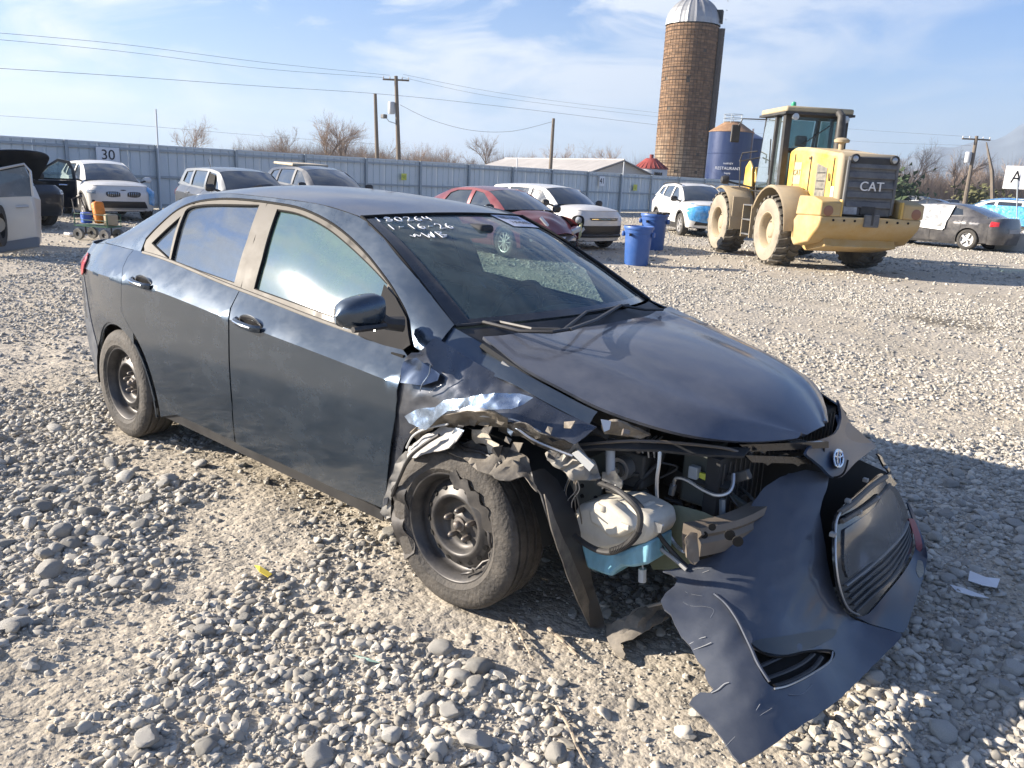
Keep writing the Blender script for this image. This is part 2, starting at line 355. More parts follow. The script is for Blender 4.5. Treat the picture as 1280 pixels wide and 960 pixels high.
# ------------------------------------------------------------------ wheels
def tyre_mb(Rw, w, rb, grooves=4, n=56):
    h = w/2; pr = [(rb-.002, -h*.78), (rb+.012, -h*.9), (rb+(Rw-rb)*.45, -h*1.0), (Rw-.03, -h*.97), (Rw-.008, -h*.82)]
    if grooves:
        g = .0055*Rw/.316
        for k in range(grooves):
            a = -h*.62+k*(h*1.24/(grooves-1)); pr += [(Rw, a-g-.001), (Rw-.009, a-g), (Rw-.009, a+g), (Rw, a+g+.001)]
    else: pr += [(Rw, -h*.6), (Rw, h*.6)]
    pr += [(Rw-.008, h*.82), (Rw-.03, h*.97), (rb+(Rw-rb)*.45, h*1.0), (rb+.03, h*.98), (rb+.026, h*.99), (rb+.012, h*.9), (rb-.002, h*.78)]
    return MB().lathe([(r, -o) for r, o in pr], n)
def steel_wheel(parent, loc, steer=0, detail=True, name='wheel'):
    wq = empty(name, loc, steer); wq.parent = parent
    tb_ = tyre_mb(.316, .21, .205)
    tb_.build('tyre', rubber, wq, True, auto=40)
    pr = [(.19, .07), (.188, -.02), (.196, -.06), (.203, -.078), (.214, -.084), (.216, -.089), (.210, -.092), (.204, -.089), (.199, -.076), (.190, -.068), (.186, -.045), (.182, -.028), (.172, -.024), (.165, -.036), (.150, -.046), (.133, -.052), (.124, -.060), (.116, -.062), (.108, -.056), (.100, -.036), (.092, -.024), (.080, -.020), (.045, -.022), (.036, -.032), (.030, -.034), (0.001, -.034)]
    rim = MB().lathe(pr, 64).build('rim', steel, wq, True, auto=60)
    for k in range(16):
        a = 2*math.pi*k/16+.1; M = Matrix.Rotation(-a, 3, 'Y')
        cy = [M @ Vector((.1495+.0085*math.cos(q), -.0492+.0036*math.cos(q), .0115*math.sin(q))) for q in np.linspace(0, 2*math.pi, 12, endpoint=False)]
        MB().prism(cy, (0, -.0016, 0)).build('vent_hole', gap, wq)
    for k in range(5):
        a = 2*math.pi*k/5+.35; x, z = .057*math.cos(a), .057*math.sin(a)
        MB().lathe([(.0105, -.018), (.0125, -.03), (.0115, -.052), (.007, -.060), (.001, -.062)], 6, (x, 0, z)).build('lug_nut', nutm, wq, True, auto=50)
    MB().lathe([(.03, -.028), (.028, -.042), (.018, -.044), (.016, -.058), (.010, -.064), (.001, -.064)], 14).build('hub_cap', nutm, wq, True, auto=50)
    return wq
# ================================================================== THE WRECKED SEDAN
H = Shape(W=.886, zl=.16,
    crease=[(-3.7, .93), (-2.36, .935), (-1.43, .885), (-.27, .816), (.3, .77), (.6, .70), (.95, .62)],
    belt=[(-3.7, 1.0), (-3.3, 1.06), (-3.0, 1.085), (-2.54, 1.085), (-1.51, 1.01), (-.66, .942), (-.2, .925), (.15, .895), (.34, .85), (.53, .80), (.74, .745), (.95, .70)],
    ybelt=[(-3.7, .56), (-3.5, .63), (-3.3, .69), (-3.0, .735), (-2.54, .765), (-1.51, .79), (-.66, .79), (-.2, .775), (.3, .75), (.6, .70), (.85, .58)],
    plan=[(-3.7, .68), (-3.5, .79), (-3.35, .865), (-3.2, .92), (-3.05, .955), (-2.8, .985), (-2.5, 1), (.1, 1), (.5, .965), (.9, .80)],
    rail=[(-.17, .685, 1.027), (-.55, .615, 1.225), (-.934, .545, 1.384), (-1.3, .56, 1.425), (-1.9, .565, 1.432), (-2.35, .56, 1.40), (-2.75, .59, 1.27), (-3.05, .645, 1.135), (-3.12, .66, 1.10)])
car = empty('wrecked_sedan', (0, 0, 0)); tag(car, 'wrecked dark slate blue sedan with a torn front corner and drooping bumper, largest car', 'car')
belt_px = [(179, 302), (192.5, 318), (202, 327), (211, 333), (239, 344), (301, 363.5), (360, 385), (417, 404.5), (470, 425), (505, 440)]
gut_px = [tuple(q) for q in sp([(181, 301), (197, 284), (222, 262.5), (246.5, 252), (278, 248), (307, 249), (342, 253), (381, 261), (420, 281), (455.5, 312), (484, 347.5), (498, 369), (512, 397), (517.5, 432)], 4)]
belt_xz = H.tr(belt_px[:6])+H.tr(belt_px[6:])
gut_xz = H.tr(gut_px, True)
def ztop(x): return float(H.zb(x))-.001
rear_edge = H.tr([(170, 311), (161, 322), (155, 335), (154, 350), (153, 388)])
# door lower outlines in (x,z): rear door
bz = [(x, ztop(x)) for x in np.linspace(-2.52, -1.503, 10)]
rd = [(-2.52, ztop(-2.52))]; re_ = [p for p in rear_edge]
ar = arc(-2.7, .316, .425, 62, -14, 10)
rear_door = bz+H.tr([(288.6, 386), (286.6, 400), (287.1, 450), (290.3, 500), (294.6, 552)])+H.tr([(260, 535), (222, 518)])+ar[::-1]+[(q[0], q[1]) for q in re_[::-1]]
front_door = [(x, ztop(x)) for x in np.linspace(-1.498, -.37, 12)]+H.tr([(511, 447), (500, 477), (495.5, 520), (490, 552), (484, 614), (479, 634)])+H.tr([(420, 610), (360, 582), (296.2, 554)])+H.tr([(292, 500), (288.8, 450), (288.2, 400), (290.2, 386)])
def side(sg):
    p = paint
    f = (sg > 0)
    cl = [[(x, float(H.zc(x))) for x in np.arange(-3.5, .9, .035)]]
    dr = skin('rear_door', rear_door, H.L(0, sg), p, car, .04, flip=not f, lines=cl)
    df = skin('front_door', front_door, H.L(0, sg), p, car, .04, flip=not f, lines=cl)
    # quarter panel, arch cut
    q = [(x, ztop(x)) for x in np.linspace(-3.3, -2.528, 8)]+[(a-.004, b) for a, b in re_]+[(a-.004, b) for a, b in ar[:2]]+arc(-2.7, .316, .365, 50, 172, 16)+[(-3.07, .50), (-3.16, .66), (-3.2, .80), (-3.24, .87), (-3.3, .90)]
    skin('quarter_panel', q, H.L(0, sg), p, car, .04, flip=not f, lines=cl)
    bl = arc(-2.7, .316, .365, 173, 204, 5)+[(-3.1, .19), (-3.35, .22), (-3.35, .90), (-3.31, .893), (-3.247, .865), (-3.207, .80), (-3.167, .66), (-3.077, .49)]
    skin('rear_bumper_side', bl, H.L(.003, sg), paint_rub, car, .045, flip=not f)
    skin('arch_lip', arc(-2.7, .316, .366, 178, -20, 26)+arc(-2.7, .316, .352, -20, 178, 26), H.L(-.012, sg), paint, car, .03, flip=not f, sol=.012)
    # rocker
    rk = [(-2.30, .215), (-1.5, .21), (-.41, .20), (-.41, .255), (-1.5, .272), (-2.22, .285), (-2.27, .262)]
    skin('rocker_sill', rk, H.L(-.012, sg), blackp, car, .05, flip=not f)
    # pillars, roof side, C pillar: between rail and gutter
    rl = [(x, float(H.zr(x))) for x in list(np.linspace(-.18, -3.1, 40))]
    g2 = [(x, z) for x, z in gut_xz]
    cp = rl+[(-3.13, 1.086), (-2.9, 1.087), (-2.56, 1.087)]+[(x, min(z, float(H.zr(x))-.012)) for x, z in g2[1:]]+[(-.28, .935), (-.18, .93)]
    skin('body_side', cp, H.U(0, sg), p, car, .02, flip=not f)
    gt = [(x, min(z, float(H.zr(x))-.012)) for x, z in g2]
    gin = [(x-.0, z-.012) for x, z in gt]
    # door frames (taupe) around the glass
    rg = H.tr([(213, 326), (219, 300)]+[tuple(q) for q in sp([(231, 265), (236, 260.5), (247, 257.5), (270, 256), (324, 257)], 3)]+[(309, 300), (292.5, 354.5), (250, 340)], True)
    qg = H.tr([(189, 305), (226, 271), (211, 325)], True)
    fg = H.tr([tuple(q) for q in sp([(346, 262.5), (374, 268), (406, 284), (434, 306), (462.6, 333), (484, 356)], 4)]+[ (474, 419), (417, 398), (317, 362), (327, 325)], True)
    bl_ = [(x, float(H.zb(x))+.004) for x in np.linspace(-2.53, -.36, 24)]
    fr = bl_+[(x, z-.010) for x, z in gt[::-1]][1:]
    for nm, hole, lim in (('door_frame', [rg, qg, fg], None),):
        skin(nm, fr, H.U(-.008, sg), frame_m, car, .02, holes=hole, flip=not f, sol=.008)
    skin('rear_door_glass', rg, H.U(-.016, sg), dglass, car, .06, flip=not f, sol=0)
    skin('quarter_glass', qg, H.U(-.016, sg), dglass, car, .06, flip=not f, sol=0)
    skin('front_door_glass', fg, H.U(-.016, sg), fglass if sg < 0 else wglass, car, .06, flip=not f, sol=0)
    # glass seals and B pillar split as thin dark tubes
    def tb(nm, pts, r, m, up=True, off=0):
        V = [(float(x), sg*(float((H.up if up else H.low)(x, z))+off), float(z)) for x, z in pts]
        return MB().tube(V, r, 6).build(nm, m, car, True)
    for l in (rg, qg, fg): tb('glass_seal', l+[l[0]], .006, gap, off=-.008)
    tb('gutter_seal', [(x, z-.004) for x, z in gt[1:-1]], .006, gap, off=.002)
    tb('belt_moulding', [(x, float(H.zb(x))) for x in np.linspace(-2.53, -.40, 24)], .011, frame_m, up=False, off=.002)
    tb('pillar_split', H.tr([(335, 252), (318, 300), (301, 361)], True), .0035, gap, off=-.001)
    # handles
    for px_, s_ in (((310, 407), 1), ((176, 355), 1)):
        c = on(px_[0], px_[1], 1, -.893); c = np.array([c[0], sg*.0, c[2]]); y0 = float(H.low(c[0], c[2]))
        th = np.linspace(0, 2*math.pi, 20, endpoint=False)
        cup = [(c[0]+.088*math.cos(a), c[2]+.042*math.sin(a)) for a in th]
        b = MB(); rings = []
        for k, (s__, dp) in enumerate(((1.08, .0015), (1, .003), (.85, .0035), (.45, .004), (.02, .004))):
            rings.append([(c[0]+.09*s__*math.cos(a), sg*(y0+dp), c[2]+.043*s__*math.sin(a)-.007*math.cos(a)) for a in th])
        b.grid(rings, True); cu_ = b.build('handle_cup', gloss, car, True)
        b = MB(); P = [(c[0]-.095, sg*(y0+.012), c[2]+.012), (c[0]-.07, sg*(y0+.035), c[2]+.010), (c[0], sg*(y0+.042), c[2]+.004), (c[0]+.07, sg*(y0+.035), c[2]-.001), (c[0]+.098, sg*(y0+.012), c[2]-.003)]
        b.tube(sp(P, 5), .0125, 8, sc=1.35); hd = b.build('door_handle', paint, car, True)
        b = MB().tube([(p[0], p[1]+sg*.012, p[2]+.004) for p in sp(P[1:4], 4)], .0045, 6); b.build('handle_trim', chrome, hd, True)
    return
side(-1); side(1)
# scrapes on the front door
scr = mat('scratch', (.45, .46, .46), .6)
for ln, w in ((((421, 465), (436, 475), (455, 482), (466, 483)), .0018), (((438, 487), (452, 490), (470, 498), (490, 508)), .0012), (((440, 523), (458, 527), (474, 535), (487, 547)), .003), (((445, 525), (462, 531), (478, 541)), .0014), (((493, 490), (490, 505), (493, 515)), .0025), (((470, 512), (482, 517), (491, 523)), .0012)):
    pts = H.tr(sp(ln, 5)); V = []; b = MB()
    for i, (x, z) in enumerate(pts):
        y = -float(H.low(x, z))-.0012; ww = w*2.2*(.4+random.random())
        V.append([(x, y, z-ww), (x, y, z+ww)])
    b.grid(V).build('paint_scratch', scr, car)
sp_ = lambda P, n=6: sp(P, n)
# roof, glass, hood, deck ------------------------------------------------
rx = [-.945, -1.3, -1.9, -2.32]
roofE = [(x, float(H.yr(x)), float(H.zr(x))) for x in rx]
roofC = [(-.900, 0, 1.402), (-1.3, 0, 1.462), (-1.9, 0, 1.49), (-2.36, 0, 1.455)]
def edge(x0, x1, n): return [(x, float(H.yr(x)), float(H.zr(x))) for x in np.linspace(x0, x1, n)]
gridmesh('roof', patch(roofE, roofC, 21, 2.4), paint_t, car)
MB().tube([p for p in sp([(x, -y+.004, z+.001) for x, y, z in edge(-.94, -2.3, 8)], 4)], .0045, 6).build('roof_ditch', gap, car)
wsE = [(-.19, .672, 1.022), (-.44, .622, 1.16), (-.69, .575, 1.288), (-.925, .532, 1.384)]; wsC = [(-.02, 0, 1.045), (-.30, 0, 1.190), (-.59, 0, 1.315), (-.885, 0, 1.400)]
gridmesh('windshield', patch(wsE, wsC, 21, 2.0), wglass, car, sol=0)
G = patch(wsE, wsC, 41, 2.0, 10)
b = MB()   # black ceramic border, just above the glass
def off(p, d): return (p[0]+d*.55, p[1], p[2]+d*.83)
for r0, r1 in ((0, 2),): b.grid([[off(p, .002) for p in G[i]] for i in range(r0, r1+1)])
b.grid([[off(p, .002) for p in G[i]] for i in (-2, -1)])
for c0, c1 in ((0, 2), (38, 40)): b.grid([[off(p, .0025) for p in row[c0:c1+1]] for row in G])
b.build('glass_border', gloss, car, True)
MB().tube([(p[0]+.006, p[1], p[2]+.004) for p in G[-1]], .006, 6).build('header_seal', gap, car)
for s_ in (0, 40): MB().tube([(r_[s_][0]+.004, r_[s_][1]*1.012, r_[s_][2]+.004) for r_ in G], .008, 6).build('pillar_seal', gap, car)
rgE = [(-2.37, .535, 1.385), (-2.7, .57, 1.28), (-3.05, .63, 1.125)]; rgC = [(-2.40, 0, 1.435), (-2.78, 0, 1.31), (-3.14, 0, 1.14)]
gridmesh('rear_window', patch(rgE, rgC, 15), dglass, car, sol=0)
dkE = [(-3.04, .655, 1.125), (-3.3, .64, 1.09), (-3.56, .54, 1.05)]; dkC = [(-3.13, 0, 1.145), (-3.4, 0, 1.115), (-3.66, 0, 1.07)]
gridmesh('trunk_lid', patch(dkE, dkC, 15), paint, car)
for sg in (-1, 1):
    xs_ = np.linspace(-3.0, -3.56, 10)
    rowA = [(x, sg*float(H.yb(x)), float(H.zb(x))) for x in xs_]; rowB = [(x, sg*float(np.interp(x, [-3.56, -3.3, -3.04], [.54, .64, .655])), float(np.interp(x, [-3.56, -3.3, -3.04, -2.9], [1.05, 1.085, 1.125, 1.16]))) for x in xs_]
    gridmesh('deck_shoulder', [rowA, rowB], paint, car, flip=sg > 0)
def fascia(S, xc, xn, z0, zt_s, zt_c, p=2.6, nv=25, ntt=10, t0=0, t1=1, off=0):
    G = []
    for j in range(ntt+1):
        t = t0+(t1-t0)*j/ntt; row = []
        for k in range(nv):
            ph = (k/(nv-1)*2-1)*math.pi/2; c = max(0, math.cos(ph))**(2/p); s_ = math.copysign(abs(math.sin(ph))**(2/p), ph)
            zt = zt_s+(zt_c-zt_s)*c; z = z0+(zt-z0)*t; yc = float(S.low(xc, min(z, zt_s))); xe = float(herm(t, *zip(*xn)))
            row.append((xc+(xe-xc)*c+math.copysign(off, xe-xc)*c, (yc+off*(1-c))*s_, z))
        G.append(row)
    return G
gridmesh('rear_bumper', fascia(H, -3.35, [(0, -3.62), (.25, -3.68), (.5, -3.66), (1, -3.60)], .22, .90, .80, t1=.72, ntt=7), paint_rub, car)
gridmesh('tail_panel', fascia(H, -3.3, [(0, -3.62), (.6, -3.62), (.85, -3.64), (1, -3.66)], .60, 1.06, 1.07, ntt=8), paint, car, flip=True)
for sg in (-1, 1):   # tail lamps wrap round the corner
    tl = [(-3.54, .91), (-3.42, .885), (-3.24, .885), (-3.17, .925), (-3.22, .975), (-3.32, 1.005), (-3.54, 1.0)]
    skin('tail_lamp', tl, H.L(.014, sg), redlens, car, .04, flip=sg < 0)
    skin('tail_lamp_lens', [(-3.45, .955), (-3.33, .945), (-3.32, .975), (-3.45, .985)], H.L(.021, sg), mat('clear_lens', (.75, .6, .6), .1, coat=1), car, .04, flip=sg < 0)
hdE = [(-.05, .665, .998), (.15, .695, .938), (.34, .685, .888), (.53, .66, .842), (.74, .55, .795), (.87, .35, .760), (.955, .16, .750)]
hdC = [(.05, 0, .995), (.25, 0, .985), (.45, 0, .952), (.62, 0, .915), (.78, 0, .872), (.90, 0, .815), (.978, 0, .757)]
Gh = patch(hdE, hdC, 33, 2.2, 7)
Ga = np.array(Gh)
for _ in range(12): Ga[1:-1, 1:-1] = (Ga[:-2, 1:-1]+Ga[2:, 1:-1]+Ga[1:-1, :-2]+Ga[1:-1, 2:])*.22+Ga[1:-1, 1:-1]*.12
Gh = [[tuple(p) for p in row] for row in Ga]
for row in Gh:   # pressed ridges along the hood
    for k, p in enumerate(row):
        s_ = abs(k/16-1); row[k] = (p[0], p[1], p[2]+.008*math.exp(-((s_-.72)/.09)**2)-.004*math.exp(-((s_-.5)/.12)**2))
hood = gridmesh('hood', Gh, paint_t, car, sol=.012)
# cowl and wipers
b = MB(); b.grid([[(p[0]+.02, p[1], p[2]-.004) for p in G[0]], [(-.02+.12*(1-(k/20-1)**2)*1.0, (k/20-1)*.70, .955+.02*(1-(k/20-1)**2)) for k in range(41)], [(.12, (k/20-1)*.70, .86) for k in range(41)]]); b.build('cowl_panel', blackp, car, True)
def wiper(pts, arm):
    def og(a, b_, o_):
        q = [(math.hypot(px(p)[0]-a, px(p)[1]-b_), p) for row in G for p in row]; d_, p = min(q, key=lambda t: t[0]); return off(p, o_) if d_ < 9 else on(a, b_, 2, p[2]+.004)
    V = [og(a, b_, .008) for a, b_, z in pts]
    w = MB().tube(V, .007, 6).build('wiper_blade', blackp, car, True); MB().tube([og(a, b_, .016) for a, b_, z in arm], .010, 6, sc=.7).build('wiper_arm', blackp, w, True)
wiper([(572, 411, 1.045), (620, 407, 1.065), (665, 411, 1.06), (700, 412, 1.05)], [(600, 408, 1.055), (650, 414, 1.04), (690, 415, 1.03), (715, 411, 1.02)])
wiper([(705, 412, 1.05), (735, 398, 1.09), (760, 390, 1.10), (785, 384, 1.10)], [(712, 412, 1.03), (745, 400, 1.05), (775, 391, 1.06), (805, 387, 1.05), (828, 387, 1.03)])
# fender tops
for sg, xe in ((-1, .50), (1, .70)):
    xs_ = np.linspace(-.19, xe, 16)
    ea = np.array(sp(hdE, 7))
    A = [(x, sg*float(H.yb(x)), float(H.zb(x))) for x in xs_]
    Bq = [(x, sg*float(np.interp(x, ea[:, 0], ea[:, 1])+.012 if x > -.05 else .685+.0*x), float(np.interp(x, ea[:, 0], ea[:, 2])-.006 if x > -.05 else .99-.25*(x+.05))) for x in xs_]
    gridmesh('fender_top', [A, [tuple(.5*(np.array(a)+np.array(c))+np.array([0, 0, .006])) for a, c in zip(A, Bq)], Bq], paint, car, flip=sg < 0)
# left front corner, mostly hidden behind the hood
lf = [(x, ztop(x)) for x in np.linspace(-.355, .85, 12)]+[(.85, .25), (.42, .22)]+arc(0, .316, .365, -15, 195, 20)+[(-.40, .25), (-.395, .6)]
skin('left_fender', lf, H.L(0, 1), paint, car, .06)
# mirror
def mirror(sg):
    c0 = on(449, 391, 1, -1.0); c0 = (c0[0]-.005, sg*.985, c0[2]); Gm = []
    for i in range(11):
        a = -1+2*i/10; row = []
        for k in range(20):
            t = 2*math.pi*k/20; r_ = (1-abs(a)**3.2)**.42; c_, s_ = math.cos(t), math.sin(t)
            row.append((c0[0]-.01+.054*r_*math.copysign(abs(c_)**.7, c_)+.022*a*-1, c0[1]+sg*.092*a, c0[2]+.060*r_*math.copysign(abs(s_)**.75, s_)*(1-.1*a)-.012*a))
        Gm.append(row)
    b = MB().grid(Gm, True); mi = b.build('side_mirror', paint, car, True, auto=50)
    MB().tube([(c0[0]-.02, c0[1]-sg*.085, c0[2]-.03), (c0[0]-.01, c0[1]-sg*.13, c0[2]-.055), (c0[0]+.02, sg*.80, c0[2]-.06)], [.03, .026, .03], 8).build('mirror_stalk', blackp, mi, True)
    MB().tube([(c0[0]+.04, c0[1]+sg*q, c0[2]-.052) for q in (.07, .0, -.08)], .012, 6).build('mirror_base', blackp, mi, True)
    sail = H.tr([(484, 356), (498, 372), (512, 398), (517, 431), (506, 439), (480, 430), (452, 419), (454, 408), (473, 414)], True)
    skin('mirror_sail', sail, H.U(.012, sg), mat('sail_black', (.02, .02, .022), .75, spec=.15), car, .05, flip=sg < 0)
mirror(-1)
# wheels
wr = steel_wheel(car, (-2.7, -.765, .316)); wf = steel_wheel(car, (0, -.768, .316), .03)
for x in (-2.7, 0):
    w_ = empty('wheel', (x, .765, .316), math.pi); w_.parent = car
    tyre_mb(.316, .21, .205).build('tyre', rubber, w_, True)
    MB().lathe([(.21, -.09), (.19, -.05), (.12, -.05), (.001, -.03)], 24).build('rim', steel, w_, True)
# bent wheel lip on the damaged front rim and torn trim ring on the tyre
lip = []
for k in range(22):
    a = R(62-k*6.2); rr = .175+.028*math.sin(k/21*math.pi)*(1 if k < 14 else .4)-.012*(k % 5 == 2); lip.append(((rr)*math.cos(a), -.088-.012*math.sin(k*.9), rr*math.sin(a)))
MB().tube(lip, .005, 6).build('bent_rim_lip', steel, wf, True)
rag = [[(r_*math.cos(R(a)), -.104-.01*math.sin(a*.2), r_*math.sin(R(a))) for r_ in (.30+.006*math.sin(a*.31), .265, .226+.012*math.sin(a*.17))] for a in range(150, 226, 4)]
gridmesh('torn_wheel_trim', rag, steel, wf, sol=.004, flip=True)
rag = [[(r_*math.cos(R(a)), -.100-.016*math.sin((a-20)*.045), r_*math.sin(R(a))) for r_ in (.235+.012*math.sin(a*.4), .215, .19+.012*math.sin(a*.22))] for a in range(14, 92, 4)]
gridmesh('bent_wheel_flange', rag, steel, wf, sol=.005, flip=True)
for sg in (-1, 1): MB().box((-.35, sg*.77, .60), (.07, .10, .62)).build('hinge_pillar', gap, car)
# wheel housings and underbody
for x, sg in ((-2.7, -1), (-2.7, 1), (0, 1)):
    b = MB(); b.grid([[(px_, sg*y, pz) for y in (.845, .5)] for px_, pz in arc(x, .316, .372, -10, 190, 16)]); b.prism([(px_, sg*.49, pz) for px_, pz in arc(x, .316, .372, -10, 190, 12)], (0, -sg*.01, 0)); b.build('wheel_housing', gap, car)
MB().box((-1.75, 0, .24), (2.6, 1.40, .04)).build('underbody', gap, car); MB().box((.1, .35, .25), (1.0, .8, .04)).build('underbody', gap, car)
# ------------------------------------------------------------------ cabin
def rbox(name, c, d, m, parent, bev=.03, M=None, **k):
    return MB().box(c, d, M).build(name, m, parent, True, bev=bev, **k)
def seat(x, y, w=.50, h=.66):
    s_ = rbox('seat', (x, y, .50), (.50, w, .16), cloth, car, .05)
    M = Matrix.Rotation(R(-20), 3, 'Y'); rbox('seat_back', (x-.33, y, .83), (.15, w*.94, h), cloth, s_, .06, M)
    rbox('headrest', (x-.46, y, 1.20), (.10, .25, .17), cloth, s_, .045, M)
seat(-1.28, -.36); seat(-1.28, .36)
s2 = rbox('rear_bench', (-2.15, 0, .50), (.5, 1.2, .18), cloth, car, .05); rbox('bench_back', (-2.48, 0, .80), (.16, 1.2, .62), cloth, s2, .06, Matrix.Rotation(R(-22), 3, 'Y'))
rbox('cabin_floor', (-1.45, 0, .30), (2.9, 1.4, .06), inner, car, .01)
b = MB(); dsh = []
for k in range(13):
    y = (k/12*2-1)*.70; hump = .035*math.exp(-((y-.36)/.16)**2)
    dsh.append([(-.08, y, .93), (-.25, y, .965+hump*.3), (-.48, y, .955+hump), (-.60, y, .915+hump), (-.64, y, .82), (-.60, y, .60), (-.5, y, .42)])
b.grid(dsh).build('dashboard', inner, car, True)
MB().lathe([(.185+.016*math.cos(a), .016*math.sin(a)) for a in np.linspace(0, 6.28, 9)], 28, axis='x').build('steering_wheel', inner, car, True); o = bpy.data.objects['steering_wheel']; o.location = (-.78, .36, .90); o.rotation_euler.y = R(25)
rbox('rear_view_mirror', (-.80, .02, 1.325), (.04, .23, .07), inner, car, .015); rbox('sensor_housing', (-.72, .0, 1.345), (.12, .09, .04), inner, car, .015)
for sg in (-1, 1):
    for nm, x0, x1 in (('front_door_trim', -1.47, -.45), ('rear_door_trim', -2.45, -1.53)):
        MB().box(((x0+x1)/2, sg*.745, .66), (x1-x0, .03, .54)).build(nm, inner, car)
rbox('parcel_shelf', (-2.85, 0, 1.06), (.45, 1.15, .03), inner, car, .01)
MB().box((-1.65, 0, 1.385), (1.3, .98, .012)).build('headliner', mat('headliner', (.25, .25, .24), .9), car)
# ================================================================== the torn right front corner
def P3(a, b, y): return tuple(on(a, b, 1, y))
def tb(name, pts, r, m, par=car, n=6, k=5, **kw): return MB().tube(sp([P3(*p) for p in pts], k), r, n, **kw).build(name, m, par, True)
steelg = mat('bay_steel', (.06, .065, .07), .5, .5, dust=.6, dcol=(.17, .155, .13), dscale=5)
green = mat('green_primer', (.13, .15, .09), .55, dust=.5, dcol=(.2, .19, .15), dscale=4)
alu = mat('aluminium_tube', (.50, .51, .52), .32, .8)
beam_m = mat('beam_steel', (.15, .125, .10), .5, .4, dust=.5, dcol=(.27, .23, .18), dscale=6)
white_pl = mat('white_plastic', (.60, .57, .49), .5, var=.12, vscale=9, dust=.6, dcol=(.40, .35, .27), dscale=5, dlo=.4)
blue_fl = mat('washer_fluid', (.16, .36, .46), .3, var=.35, vscale=14, dust=.4, dcol=(.32, .40, .40), dscale=8, stretch=(1, 1, .4))
yel = mat('yellow_tag', (.6, .62, .08), .6)
dark_in = mat('bay_dark', (.014, .016, .018), .8, dust=.3, dcol=(.06, .055, .05))
# crushed fender skin
fc = [(545, 423, 1, -.765), (528, 436, 1, -.80), (600, 456, 1, -.765), (660, 491, 1, -.75), (745, 533, 1, -.73), (505, 445, 1, -.85), (497, 480, 1, -.875), (560, 480, 1, -.84), (620, 500, 1, -.815), (690, 535, 1, -.80), (493, 530, 1, -.875), (485, 625, 1, -.865), (560, 515, 1, -.86), (640, 522, 1, -.865), (720, 552, 1, -.80), (510, 520, 1, -.88)]
skin_o = sp([(545, 422), (600, 456), (660, 491), (700, 514), (746, 534)], 5)+[(734, 545), (718, 556), (704, 549), (690, 552), (676, 541), (655, 538), (640, 527), (622, 529), (600, 519), (578, 524), (556, 517), (536, 527), (517, 541), (506, 556), (497, 580), (488, 606), (484, 630), (478, 634), (484, 600), (490, 556), (494, 520), (497, 478), (503, 462), (507, 447), (514, 441), (523, 441), (534, 431), (541, 424)]
sheet('crushed_fender', skin_o, fc, mat('fender_paint', (.035, .042, .058), .22, .55, .5, 1, dust=.5, dcol=(.13, .13, .135), dscale=5, dlo=.4, dhi=.8), car, 6, .004, wr=.007, wf=6)
f2 = [(505, 525, 1, -.90), (560, 505, 1, -.925), (620, 492, 1, -.92), (660, 500, 1, -.88), (600, 515, 1, -.95), (530, 535, 1, -.93)]
sheet('crumpled_fender_edge', [(506, 520), (520, 512), (545, 507), (556, 500), (590, 497), (620, 491), (650, 492), (667, 497), (655, 505), (640, 512), (615, 512), (585, 508), (560, 514), (545, 526), (532, 537), (520, 533), (511, 528)], f2, bare, car, 5, .003, wr=.013, wf=9)
sheet('bent_fender_lobe', [(504, 452), (520, 447), (550, 468), (547, 476), (528, 482), (500, 478), (501, 462)], [(504, 452, 1, -.87), (549, 470, 1, -.85), (500, 478, 1, -.90), (528, 482, 1, -.885)], mat('lobe_paint', (.05, .07, .11), .15, .8, coat=1), car, 6, .003, wr=.004)
tb('paint_crack', [(538, 456, -.89), (536, 468, -.89), (528, 480, -.895), (525, 489, -.89)], .0022, bare)
